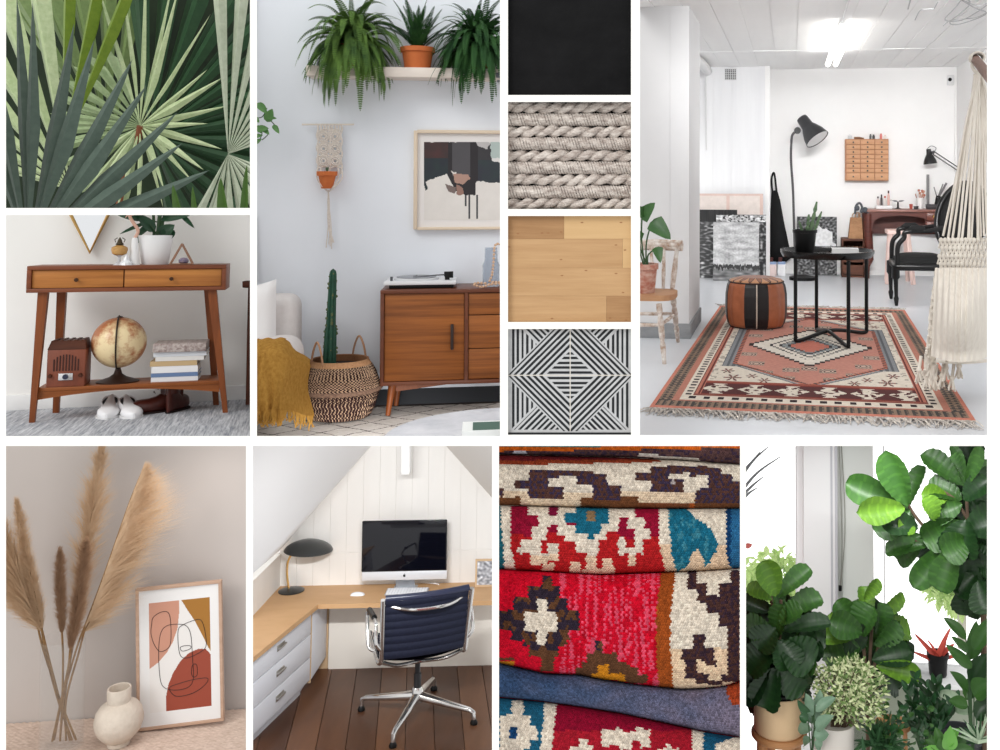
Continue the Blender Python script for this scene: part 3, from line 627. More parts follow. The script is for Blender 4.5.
mb = MB(); cb = ROOM.at(330, 350, 6.15); zt2 = ROOM.at(332, 268.5, 6.15).z; zb2 = c.z+46*kk
def cac(s, t):
    a = 2*PI*s; z = zb2+(zt2-zb2)*t; r = (6.8-2.6*t)*kk*(1 if t < .42 else .84)*math.sqrt(max(0, 1-max(0, (t-.93)/.07)**2))*(.62+.38*abs(math.cos(a*2.5)))
    if .38 < t < .42: r *= 1.02
    return Vector((cb.x-.006+.02*t+r*math.cos(a), 6.15+r*math.sin(a), z))
mb.grid(cac, 60, 50); part('stem', mb, M('cactus_green', (36, 86, 64), (20, 58, 44), rough=.5, scale=(10, 10, 30)), C, 80)
mb = MB(); rnd = random.Random(8)
for i in range(60):
    t = .12+.86*i/60; a = (rnd.randrange(5)*2*PI/5); p = cac(a/2/PI, t); mb.ball(p, rnd.uniform(.003, .0085) if i % 3 else .009, 5)
part('spines', mb, M('cactus_bud', (44, 92, 66), (120, 110, 70), rough=.8, scale=(60, 60, 60)), C)
# sofa arm, pillow, throw
ys = 5.75; so = M('sofa_linen', (226, 221, 219), (216, 210, 208), rough=.95, scale=(30, 30, 30), spec=.1, bump=.1, bscale=300)
S0 = thing('sofa', 'off-white upholstered sofa end cut by the left edge', 'sofa', (ROOM.at(262, 400, ys).x, ys, ZF))
mb = MB(); pbox(mb, 215, 297.5, 294.5, 386, 6.02, .3, .07, 5); part('backrest', mb, so, S0)
mb = MB(); pbox(mb, 200, 350, 286, 412, ys-.35, .62, .09, 5); part('seat', mb, so, S0)
for uu in (276,): mb = MB(); a = ROOM.fl(270, 407, ZF); mb.tube([(a.x, a.y+.1, ZF), (a.x, a.y+.1, ZF+.14)], [.014, .02], 10); part('leg', mb, WOODD, S0)
PI_ = MB()
def pil(s, t):
    a = s*2-1; b = t*2-1; return a, b
cp = ROOM.at(249, 318, 5.9)
for sg in (1, -1):
    PI_.grid(lambda s, t: cp+Vector((.145*(s*2-1)+.012*(t*2-1)*0, -sg*.07*((1-(s*2-1)**4)*(1-(t*2-1)**4))**.6, .185*(t*2-1)*(1-.06*(1-(s*2-1)**2))+.03*(s*2-1))), 14, 14)
solo('throw_pillow', PI_, M('pillow_white', (232, 230, 230), rough=.95), 'white square pillow leaning on the sofa at the left edge', 'pillow', cp-Vector((0, 0, .21)), ang=70)
thm = M('mustard_knit', (196, 150, 76), (158, 112, 48), rough=1, scale=(70, 40, 50), detail=6, sharp=.5, bump=.7, bscale=260, spec=.05)
TH = thing('knit_throw', 'mustard knitted throw with a fringe hanging off the sofa', 'blanket', ROOM.at(275, 420, 5.38))
mb = MB()
def thr(s, t):      # s around the seat edge (left -> right), t from top to hem
    u = 245+50*s; yy = 5.36
    x = ROOM.at(u, 380, yy).x
    corner = max(0, (s-.62)/.38)
    y_ = yy+.45*corner**2.2-.012*math.sin(s*34+t*2)*t
    ztop = ROOM.at(270, 346.5, yy).z; zh = ROOM.at(270, 410, yy).z
    if t < .3: q = t/.3; return Vector((x-.04*(1-q)*(s > .6), y_+.3*(1-q), ztop-.035*q**3-.20*corner**2*(1-q*.3)-.004*math.sin(s*23)))
    q = (t-.3)/.7; return Vector((x+.012*math.sin(q*5+s*9)+.012*q, y_-.012*math.sin(PI*q), ztop-.035-.20*corner**2*.7-(ztop-.035-zh)*q*(1-.03*corner)+.006*math.sin(s*18)))
mb.grid(thr, 60, 50); part('cloth', mb, thm, TH, 80)
mb = MB(); rnd = random.Random(5)
for i in range(90):
    p = thr(i/90, 1); L = rnd.uniform(.05, .085)
    mb.tube([p, p+Vector((rnd.uniform(-.01, .01), -.006, -L*.5)), p+Vector((rnd.uniform(-.018, .018), -.003, -L))], [.005, .0045, .0025], 4)
part('fringe', mb, thm, TH)
# marble coffee table and book
z = ZF+.40; c = Vector((0, 0, z)); q = ROOM.fl(452, 407, z); cx = ROOM.fl(508, 440, z).x; R_ = .47; cy = ROOM.fl(500, 407.5, z).y-R_
T = thing('coffee_table', 'round white marble topped coffee table in the foreground corner', 'table', (cx, cy, ZF))
mb = MB(); mb.lathe([(1e-5, -.025), (R_-.006, -.025), (R_, -.02), (R_, -.005), (R_-.005, 0), (1e-5, 0)], (cx, cy, z), 96); part('tabletop', mb, M('marble', (226, 227, 232), (196, 198, 206), rough=.25, scale=(7, 7, 7), detail=9, sharp=.35, coat=.2), T)
mb = MB(); mb.lathe([(1e-5, 0), (.2, 0), (.2, .02), (.04, .05), (.035, .375), (1e-5, .375)], (cx, cy, ZF), 32); part('pedestal', mb, BLACK, T)
p = ROOM.fl(478, 431, z); book('book', 'green and white book lying on the marble coffee table', p.x-.06, p.x+.16, z, z+.022, p.y-.09, .16, (236, 238, 236))
mb = MB(); mb.box(p.x-.02, p.y-.08, z+.0222, p.x+.15, p.y+.05, z+.0232)
PLq = bpy.data.objects[[o.name for o in bpy.data.objects if o.name.startswith('book') and o.get('label', '').startswith('green and white')][0]]
part('cover_panel', mb, M('cover_green', (54, 92, 78), rough=.5), PLq)
# picture shelf with ferns
ySh = YW-.2; zs = ROOM.at(400, 67, ySh).z
T = thing('wall_shelf', 'long pale wooden wall shelf carrying the ferns', 'shelf', ROOM.at(400, 78, YW-.1))
xa = ROOM.at(306, 72, ySh).x; mb = MB(); zz = ROOM.at(400, 77, ySh).z; mb.box(xa, ySh, zz, xa+2, YW, zs, .004)
part('board', mb, M('whitewashed_pine', (226, 212, 200), (232, 222, 214), rough=.7, scale=(2, 8, 20)), T)
for u in (380, 499): mb = MB(); pbox(mb, u-3, 72.5, u+3, 77.8, ySh-.008, .19, .004); pbox(mb, u-2, 77, u+2, 80, YW-.13, .13); part('bracket', mb, M('bracket_grey', (110, 112, 120), rough=.5), T)
fg = M('fern_green', (106, 140, 62), (32, 60, 32), rough=.75, scale=(9, 9, 9), detail=3, sharp=.5, spec=.25)
fg2 = M('fern_dark', (58, 100, 48), (24, 54, 32), rough=.75, scale=(9, 9, 9), sharp=.5, spec=.25)
kk = ROOM.k(ySh+.1)
def fern(label, u, r, h, n, L, seed, m, **kw):
    c = ROOM.at(u, 67, ySh+.095); c.z = zs; P = thing('potted_fern', label, 'plant', c, None)
    part('pot', pot_mb(c, r*.8*kk, r*kk, h*kk, rim=.14), TERRA, P); part('soil', soil_mb(c, r*.85*kk, h*.9*kk), SOIL, P)
    part('fronds', fern_mb(c+Vector((0, 0, h*.93*kk)), n, L, seed, **kw), m, P, 0); return P
fern('large bushy fern at the left end of the shelf', 352, 13, 22, 190, .42, 1, fg, azr=(PI*.92, PI*2.08), elr=(-.1, 1.45), droop=(2.5, 7.5), w=.03)
fern('small upright fern in the visible terracotta pot', 417.5, 15.5, 21, 34, .34, 2, fg2, azr=(PI, 2*PI), elr=(.75, 1.4), droop=(.6, 2.5), w=.022)
fern('large dark fern at the right end of the shelf', 478, 13, 22, 200, .40, 3, fg2, azr=(PI*.92, PI*2.08), elr=(-.1, 1.45), droop=(2.5, 7.5), w=.03)
# macrame hanger
yc = YW-.035; T = thing('macrame_hanging', 'cream knotted macrame wall hanging on a thin dowel', 'wall hanging', ROOM.at(330, 124, yc))
cm = M('cotton_cord', (230, 222, 214), (206, 196, 188), rough=1, scale=(90, 90, 90)); mb = MB(); mb.tube(pl([(302, 124.5), (354, 124.5)], yc), .0055, 8); part('dowel', mb, M('pale_dowel', (226, 216, 204), rough=.7), T)
mb = MB()
for i in range(9): mb.tube(pl([(318+i*2.9, 124), (318+i*2.9+.6*math.sin(i), 131)], yc-.004), .006, 6)
for r_ in range(3):
    for s_ in range(2):
        for kq in range(3):
            cc = (323.6+s_*11.6, 136.5+r_*12.3); R0 = (5.6, 4.2, 2.2)[kq]
            mb.tube([ROOM.at(cc[0]+R0*math.cos(a*PI/9), cc[1]+R0*math.sin(a*PI/9), yc-.006-.003*kq) for a in range(18)], .0058, 5, closed=True)
for u in (317.5, 329.5, 341.5): mb.tube(pl([(u+.8*math.sin(v*.5), v) for v in range(126, 176, 3)], yc-.006), .0062, 6)
for v in (130, 142.6, 155, 167): mb.tube(pl([(317+i*2.4, v+1.1*math.sin(i*1.4)) for i in range(11)], yc-.008), .005, 5)
part('knotwork', mb, cm, T); mb = MB()
for u0 in (317.5, 341.5, 321, 338): mb.tube(smooth_path(pl([(u0, 168, yc-.01), (u0+(327.5-u0)*-.05, 178, yc-.05), (u0+(328-u0)*.5, 187, yc-.075), (328.5, 192, yc-.03)], yc)), .004, 6)
rnd = random.Random(3)
for i in range(8): mb.tube(smooth_path(pl([(328.5, 190), (328+rnd.uniform(-1, 2), 205), (329.5+rnd.uniform(-1.5, 2), 225), (330+rnd.uniform(-4, 4), rnd.uniform(236, 250))], yc)), .003, 5)
part('cords', mb, cm, T)
c = ROOM.at(327, 188.5, yc-.05); P = thing('hanging_pot', 'little terracotta pot cradled in the macrame hanging', 'plant pot', c); kk = ROOM.k(yc-.05)
part('pot', pot_mb(c, 5.5*kk, 9*kk, 16.5*kk, rim=.16, n=24), TERRA, P); mb = MB()
for i in range(9): a = i*2*PI/9; mb.leaf(c+Vector((0, 0, 15.5*kk)), (math.cos(a), math.sin(a), 1.6), .035, .014, curl=-.6)
part('succulent', mb, M('succulent', (78, 110, 84), rough=.6), P)
# framed abstract
T = thing('framed_painting', 'pale wood framed abstract painting in black, rust and cream', 'picture', ROOM.at(460, 229, YW-.02))
y = YW-.04; fw = M('pale_frame', (218, 200, 178), rough=.6); mb = MB()
pbox(mb, 413.5, 130.5, 417.2, 229.5, y-.012, .05, .003); pbox(mb, 417.2, 130.5, 600, 133.8, y-.012, .05, .003); pbox(mb, 417.2, 226.8, 600, 229.5, y-.012, .05, .003); part('frame', mb, fw, T)
mb = MB(); pbox(mb, 417, 133.5, 600, 227, y+.012, .02); part('mat', mb, M('mat_board', (228, 224, 222), rough=.9), T)
D1 = [(424, 142), (505, 142), (505, 183), (476, 181), (475, 195), (462, 195), (455, 190), (452, 184), (447, 174), (438, 177), (432, 179), (426, 182), (428, 189), (425, 191), (423.5, 180)]
PN = [([(453, 173), (468, 174), (470, 178), (464, 184), (455, 183)], (176, 140, 126)), ([(445, 184), (456, 187), (455, 194), (448, 191)], (120, 104, 100)), ([(456, 184), (463, 188), (464, 195), (457, 195)], (150, 116, 104)),
      ([(490, 142), (505, 142), (505, 160), (491, 157)], (176, 190, 186)), ([(493, 145), (503, 144), (500, 154), (494, 153)], (70, 104, 92)), ([(476, 142), (490, 142), (487, 149), (478, 146)], (190, 186, 186)), ([(491, 156), (505, 158), (505, 163), (492, 161)], (222, 220, 218)),
      ([(451, 171), (457, 172), (454, 176)], (222, 216, 210))]
def pc(s, t):
    u = 424+81*s; v = 142+78*t; w = 1.1*noise.noise(Vector((u*.25, v*.25, 0))); u2, v2 = u+w, v+w*1.3
    for P_, c_ in PN:
        if inpoly(u2, v2, P_): return c_
    if inpoly(u2, v2, D1):
        n_ = noise.noise(Vector((u*.12, v*.12, 4)))
        if u < 448 and v < 158: return (66+int(20*n_), 44, 44)
        if u < 448: return (36, 46+int(10*n_), 52)
        if 452 < u < 470 and v < 176: return (78, 76, 80)
        if 478 < u: return (46, 54+int(8*n_), 60) if v > 160 else (56, 54, 58)
        return (40, 36, 40)
    if (468.6 < u < 470.3 and v < 219) or (476 < u < 478 and 195 < v < 219) or (465 < u < 466.6 and 195 < v < 206): return (66, 66, 70)
    return (226, 221, 216)
def inpoly(u, v, P):
    r = False; n = len(P)
    for i in range(n):
        (a, b), (c, d) = P[i], P[(i+1) % n]
        if (b > v) != (d > v) and u < (c-a)*(v-b)/(d-b)+a: r = not r
    return r
mb = MB(); mb.grid(lambda s, t: ROOM.at(424+81*s, 142+78*t, y+.0105), 135, 130, colf=pc); part('painting', mb, M('paint_attr', (255, 255, 255), (244, 244, 244), rough=.5, attr=True), T, ang=0)
# trailing plant at left edge
T = thing('trailing_plant', 'sprig of a trailing green plant at the left edge', 'plant', ROOM.at(258, 110, YW-.1)); mb = MB(); lf = MB(); y = YW-.15
for P_ in ([(252, 100), (262, 108), (266, 116), (272, 122), (277, 128)], [(252, 118), (262, 117), (267, 108)], [(253, 124), (262, 132), (258, 143)], [(254, 130), (264, 128), (268, 134), (262, 140)]): mb.tube(smooth_path(pl(P_, y)), .003, 5)
for (a, b, w) in (((257, 103), (267, 113), .05), ((267, 122), (272, 109), .06), ((266, 118), (276, 118), .03), ((273, 125), (279, 133), .035), ((257, 130), (268, 128), .05), ((256, 126), (262, 133), .04), ((256, 143), (261, 139), .03), ((262, 128), (269, 134), .035), ((254, 118), (259, 122), .035), ((255, 137), (262, 135), .03)):
    A = ROOM.at(*a, y); B_ = ROOM.at(*b, y-.03); lf.leaf(A, B_-A, (B_-A).length, w, up=(.2, -1, .3))
part('stems', mb, M('stem_green', (54, 82, 50)), T); part('leaves', lf, M('pothos', (112, 158, 92), (76, 126, 66), rough=.45, scale=(20, 20, 20)), T, 60)
# ================================================================ material swatches
# chalkboard
ROOM = Room(RECTS['slate'], outer=('t',)); y = 3.765
mb = MB(); a = ROOM.at(504, -20, y); b = ROOM.at(635, 99, y); mb.box(a.x, y, b.z, b.x, y+.02, a.z, .002)
o = solo('chalkboard', mb, M('slate', (14, 14, 15), (32, 32, 33), rough=.9, spec=.15, scale=(6, 9, 9), detail=9, sharp=.7, bump=.15, bscale=300), 'smooth black chalkboard panel with faint rubbed chalk haze', 'chalkboard', (a+b)/2)
# chunky knit
ROOM = Room(RECTS['knit']); y = 3.81
T = thing('knitted_rug', 'chunky oatmeal wool knit in nine twisted horizontal yarn rows', 'rug', ROOM.at(570, 209, y))
wool = M('wool', (255, 246, 236), (160, 142, 132), rough=.95, scale=(26, 26, 80), detail=6, sharp=.4, bump=.9, bscale=210, sheen=.3, spec=.1)
rnd = random.Random(4)
for r in range(9):
    vc = 107.5+12.05*r; k = ROOM.k(y); mb = MB(); hand = 1 if r % 2 == 0 else -1
    pit = 29 if r % 2 == 0 else 26; ph = rnd.random()*6
    for st in range(2):
        pts = []; rr = []
        for i in range(0, 151):
            u = 500+i; a = 2*PI*(u/pit+.04*math.sin(u*.11+r))*hand+st*PI+ph
            pts.append(ROOM.at(u, vc+2.6*math.cos(a)+.7*math.sin(u*.07+r*2), y-3.6*k*math.sin(a)))
            rr.append(k*(3.7+.35*math.sin(u*.5+r)+(.3*math.sin(u*1.9) if r % 2 else 0)))
        mb.tube(pts, rr, 12)
    # thin plies wound on every strand
    for st in range(0 if r % 2 == 0 else 4):
        pts = []
        for i in range(0, 301):
            u = 500+i*.5; a = 2*PI*(u/11)*hand+st*PI/2
            pts.append(ROOM.at(u, vc+5.5*math.cos(a), y-6.4*k*math.sin(a)))
        mb.tube(pts, k*1.25, 6)
    part('yarn_row', mb, wool, T, 80)
mb = MB(); a = ROOM.at(500, 98, y+.02); b = ROOM.at(640, 213, y+.02); mb.box(a.x, y+.02, b.z, b.x, y+.04, a.z)
part('backing', mb, M('wool_gap_shade', (30, 24, 22), rough=1), T)  # backing coloured dark to stand in for shade between the yarn rows
# wood flooring
ROOM = Room(RECTS['wood']); y = 3.765
T = thing('wood_flooring', 'pale oak plank flooring with small dark knots', 'flooring', ROOM.at(570, 322, y))
def oak(nm, c, c2): return M(nm, c, c2, rough=.55, scale=(2.4, 9, 40), detail=9, sharp=.5, spec=.3)
wa = oak('oak_mid', (204, 166, 122), (178, 138, 96)); wb = oak('oak_pale', (214, 178, 130), (203, 166, 118)); wc = oak('oak_dark', (186, 146, 104), (154, 114, 76))
kn = M('oak_knot', (146, 100, 62), (170, 124, 82), rough=.7, scale=(60, 60, 60))
PLK = [(500, 564, 211, 239, wc, [(518, 233.5), (542, 233), (548, 233), (561, 232)]), (564, 640, 211, 239, wb, [(582, 222.5), (621, 222.5)]),
       (500, 622.5, 239, 268, wa, [(561, 259.5), (616, 245), (509, 247)]), (622.5, 640, 239, 268, wb, [(625, 250)]),
       (500, 640, 268, 296, wa, [(562, 275.5), (616, 273.5), (586, 270.5), (623, 292.5)]), (500, 606.5, 296, 327, wa, [(552, 318.5)]), (606.5, 640, 296, 327, wc, [(610, 318), (626, 320)])]
for x0, x1, v0, v1, m, kk in PLK:
    a = ROOM.at(x0, v0, y); b = ROOM.at(x1, v1, y); mb = MB(); mb.box(a.x+.0002, y, b.z+.0002, b.x-.0002, y+.014, a.z-.0002, .0004, 1)
    P = part('plank', mb, m, T)
    mb = MB()
    for (u, v) in kk:
        c = ROOM.at(u, v, y); mb.lathe([(.0055, .0012), (.003, .0016), (1e-5, .0017)], (0, 0, 0), 10) if 0 else None
        pts = [c+Vector((math.cos(t*PI/6)*.0055, -.0004, math.sin(t*PI/6)*.0024)) for t in range(12)]
        mb.add(pts+[c+Vector((0, -.001, 0))], [(i, (i+1) % 12, 12) for i in range(12)])
    part('knot', mb, kn, P)
# patterned tiles
ROOM = Room(RECTS['tile']); y = 3.765
def tcol(u, v, cell, horiz):
    return 0
ink = (43, 45, 47); pale = (203, 204, 205)
tm = M('cement_tile', (255, 255, 255), (228, 228, 228), rough=.7, scale=(25, 25, 25), attr=True, spec=.2)
XC, YC = 570.2, 375.3; X0, X1, Y0, Y1 = 508.2, 630.4, 328, 432
GX, GY = 61.4, 54.5     # tile cell in pixels
def pat(u, v):
    x = abs(u-XC); yy = abs(v-YC)
    s = 4.75                                    # stripe pitch
    if x < .35 or yy < .35: return (222, 216, 206)
    d = x+yy
    q = 29.0
    if d < q-3.5: # inner diamond: horizontal stripes
        return ink if (yy-1.7) % s < 2.5 and x+yy < q-4 else pale
    D = (x+yy-q)/1.414
    if d < 62.5:
        return ink if (D+.4) % 4.55 < 2.45 else pale
    # outer corner: split on the other diagonal
    cx = GX-x; cy = (GY if v < YC else GY)-yy
    e = d-64.5
    if e < 0: return pale
    if v < YC:
        ax = 61.5-x; ay = 61.5-yy-2
    else:
        ax = 61.5-x; ay = 56.5-yy
    if ax < ay: return ink if (ax-3.3) % 4.75 < 2.3 and ax > 3 else pale
    if v > YC and ay < 2: return pale
    w = (x-yy)/1.414
    return ink if (w+30) % 4.4 < 2.3 and abs(ax-ay) > 3 else pale
k = ROOM.k(y)
for i, (ua, ub, va, vb, lab) in enumerate([(500, XC, 322, YC, 'upper left'), (XC, 640, 322, YC, 'upper right'), (500, XC, YC, 431.2, 'lower left'), (XC, 640, YC, 431.2, 'lower right')]):
    mb = MB(); n1, n2 = int((ub-ua)/.5), int((vb-va)/.5)
    mb.grid(lambda s, t: ROOM.at(ua+(ub-ua)*s, va+(vb-va)*t, y), n1, n2, colf=lambda s, t: pat(ua+(ub-ua)*s, va+(vb-va)*t))
    mb.color(pale); a = ROOM.at(ua, va, y); b = ROOM.at(ub, vb, y); mb.box(a.x+.0002, y+.0003, b.z+.0002, b.x-.0002, y+.012, a.z-.0002)
    solo('patterned_tile', mb, tm, lab+' quarter tile of the black and white striped diamond', 'tile', ROOM.at((ua+ub)/2, vb, y), 'striped cement tiles', ang=0)
mb = MB(); mb.grid(lambda s, t: ROOM.at(500+140*s, 431.4+10*t, y), 100, 20, colf=lambda s, t: (225, 220, 210) if abs(500+140*s-XC) < .4 else (ink if .1 < t*10/3.2-.0 and 431.4+10*t < 434.2 and t > .08 else pale))
a = ROOM.at(500, 431.4, y); b = ROOM.at(640, 441, y); mb.color(pale); mb.box(a.x, y+.0003, b.z, b.x, y+.012, a.z)
solo('border_tile', mb, tm, 'narrow border tile with one black stripe under the diamond tiles', 'tile', ROOM.at(570, 436, y), ang=0)
for key, y in (('slate', 3.786), ('knit', 3.852), ('wood', 3.78), ('tile', 3.7775)):
    ROOM = Room(RECTS[key], outer=('t',) if key == 'slate' else ()); r = RECTS[key]; mb = MB()
    a = ROOM.at(r[0]-4, max(r[1], -60)-4, y); b = ROOM.at(r[2]+4, r[3]+4, y); mb.box(a.x, y, b.z, b.x, y+.05, a.z); struct('wall_back', mb, M('panel_board', (200, 198, 194), rough=.9))
# ================================================================ white studio
ROOM = Room(RECTS['studio'], F=(790, 170), outer=('t', ''))
ZF = ROOM.at(825, 345, 6.5).z
def fy(v, u=820): return ROOM.fl(u, v, ZF).y
def fp(u, v): return ROOM.fl(u, v, ZF)
YB = fy(274); A = ROOM.at
wp = M('studio_wall', (246, 245, 244), (240, 239, 238), rough=.85, scale=(1.5, 1.5, 1.5), spec=.15, bump=.1, bscale=6)
wb = M('board_wall', (240, 240, 241), (228, 228, 230), rough=.7, scale=(9, 9, .6), spec=.2, bump=.35, bscale=8)
ZC = A(850, 68, YB).z; XR = A(957, 150, YB).x
mb = MB(); mb.box(-3, YB, ZF-.1, XR+.05, YB+.1, ZC+.3); struct('wall_back', mb, wp)
mb = MB(); mb.box(XR, 3.8, ZF-.1, XR+.1, YB, ZC+.3); struct('wall_right', mb, wp)
mb = MB(); mb.box(-3.4, 3.8, ZF-.1, XR, YB, ZF); struct('floor', mb, M('painted_floor', (216, 218, 222), (206, 209, 214), rough=.28, scale=(1.2, 1.2, 1.2), spec=.4))
cm = M('ceiling_boards', (247, 247, 246), (240, 240, 240), rough=.7, scale=(8, .7, 8), bump=.15, bscale=5)
mb = MB(); mb.box(-3.4, 3.8, ZC, XR+.1, YB+.1, ZC+.12)
for i in range(26): x = -2.6+i*.19; mb.box(x, 3.8, ZC-.003-.002*(i % 3), x+.182, YB, ZC+.01)
struct('ceiling', mb, cm)
mb = MB(); y_ = 9.2; mb.box(-2.6, y_, ZC-.008, XR, y_+.05, ZC-.002); struct('trim_ceiling', mb, cm)
# boxed-out board wall at the back left
xb = A(767, 170, YB-.35).x; mb = MB(); mb.box(-3, YB-.35, ZF, xb, YB, ZC)
for i in range(14): x = xb-.16-i*.2; mb.box(x, YB-.358, ZF, x+.19, YB-.34, ZC)
struct('wall_boards', mb, wb)
mb = MB(); mb.box(xb-.02, YB-.375, ZF, xb+.03, YB-.3, ZC); struct('trim_corner', mb, wp)
# near wall block at the left
yn = fy(338, 660); yk = fy(321, 702); xn = A(689, 200, yn).x
mb = MB(); mb.box(-3, yn, ZF, xn, yk, ZC); mb.box(A(670, 200, yn).x-.003, yn-.004, ZF, A(670, 200, yn).x, yn, ZC); struct('wall_left', mb, M('near_wall', (218, 218, 219), (212, 212, 214), rough=.8, scale=(2, 2, 2)))
mb = MB(); hb = .1; mb.box(-3, yn-.012, ZF, xn+.012, yk+.01, ZF+hb, .003); struct('baseboard_left', mb, M('grey_skirt', (150, 152, 154), (128, 130, 133), rough=.7, scale=(9, 9, 30)))
mb = MB(); mb.box(-3, YB-.37, ZF, xb+.01, YB-.34, ZF+.06); mb.box(xb, YB-.02, ZF, XR, YB, ZF+.06); struct('baseboard_back', mb, wp)
# ceiling tube light
def cy(v): return ROOM.ray(843, v).y/ROOM.ray(843, v).z*(ZC-.1)
ya, yb2 = cy(33), cy(62); xm = A(843, 33, ya).x
T = thing('tube_light', 'long lit fluorescent tube light hanging under the white ceiling', 'light', (xm, (ya+yb2)/2, ZC-.02))
mb = MB(); mb.box(xm-.03, ya-.03, ZC-.08, xm+.03, yb2, ZC-.03, .01); part('housing', mb, M('enamel', (222, 222, 222), rough=.4), T)
mb = MB()
for dx in (-.035, .035): mb.tube([(xm+dx, ya+.01, ZC-.12), (xm+dx, yb2-.01, ZC-.12)], .022, 12)
part('tube', mb, M('tube_glow', (255, 253, 248), emit=7), T)
mb = MB(); mb.box(xm-.075, ya-.04, ZC-.15, xm+.075, ya-.02, ZC-.06, .004); part('end_cap', mb, M('enamel', (1, 1, 1)), T)
mb = MB(); mb.tube([(xm-.01, ya+.1, ZC-.03), (xm-.01, 6.2, ZC-.005), (xm-.02, 4.6, ZC-.005)], .008, 6); part('conduit', mb, M('enamel', (1, 1, 1)), T)
# ceiling wires, vent, alarm, pipe
wire = M('grey_wire', (130, 130, 132), rough=.6)
rnd = random.Random(12)
mb = MB()
def cp(u, v, d=.03):
    r_ = ROOM.ray(u, v); return r_*((ZC-d)/r_.z)
mb.tube(smooth_path([cp(968, -8), cp(955, 8), cp(945, 20), cp(962, 20), cp(980, 10), cp(990, 2), cp(978, 6), cp(962, 0), cp(975, 8), cp(986, 14), cp(960, 24), cp(950, 22), cp(970, 4), cp(958, -6)]), .004, 5)
mb.tube(smooth_path([cp(943, 26), cp(952, 20), cp(974, 18), cp(988, 12)]), .003, 5)
solo('ceiling_cable', mb, M('pale_wire', (176, 176, 178), rough=.6), 'loose tangle of grey cable along the ceiling at the upper right', 'cable', cp(965, 10, 0))
mb = MB(); mb.tube([cp(912, -6), cp(908, 9)], .005, 5); mb.tube(smooth_path([cp(934, 9), cp(921, 10), cp(915, 20)]), .004, 5); mb.tube([cp(938, 2), cp(934, 9)], .003, 5)
solo('ceiling_cable', mb, M('pale_wire', (1, 1, 1)), 'short bent cable run stapled to the middle of the ceiling', 'cable', cp(921, 5, 0))
yv = YB-.362; T = thing('wall_vent', 'small square perforated vent high on the boarded wall', 'vent', A(730, 74, yv)); mb = MB(); pbox(mb, 724.5, 68.5, 736.5, 80, yv-.01, .012); part('plate', mb, M('vent_white', (214, 214, 214)), T)
mb = MB()
for i in range(6):
    for j in range(6): pbox(mb, 725.3+i*1.85, 69.4+j*1.75, 726.5+i*1.85, 70.5+j*1.75, yv-.012, .003)
part('perforation', mb, BLACK, T, ang=0)
T = thing('wall_alarm', 'little white alarm box with a dark eye by the back corner', 'alarm', A(951, 80, YB-.03)); mb = MB(); pbox(mb, 947.5, 75, 954.5, 85, YB-.05, .05, .01); part('body', mb, M('enamel', (1, 1, 1)), T)
mb = MB(); mb.ball(A(950, 79.5, YB-.05), .02, 12); part('eye', mb, BLACK, T)
mb = MB(); mb.tube(smooth_path([A(690, 55, YB-1.6), A(702, 64, YB-1.2), A(707.5, 71, YB-.42)]), .05, 12); mb.tube([A(706, 70, YB-.5), A(706.5, 150, YB-.4)], .008, 6); solo('ceiling_pipe', mb, M('enamel', (1, 1, 1)), 'thick white pipe running into the upper left corner of the back room', 'pipe', A(702, 64, YB-1.2))
mb = MB(); mb.tube([A(955, 88, YB-.012), A(955, 250, YB-.012)], .008, 6); solo('wall_conduit', mb, wp, 'thin white conduit running down beside the alarm box', 'conduit', A(955, 200, YB-.012))
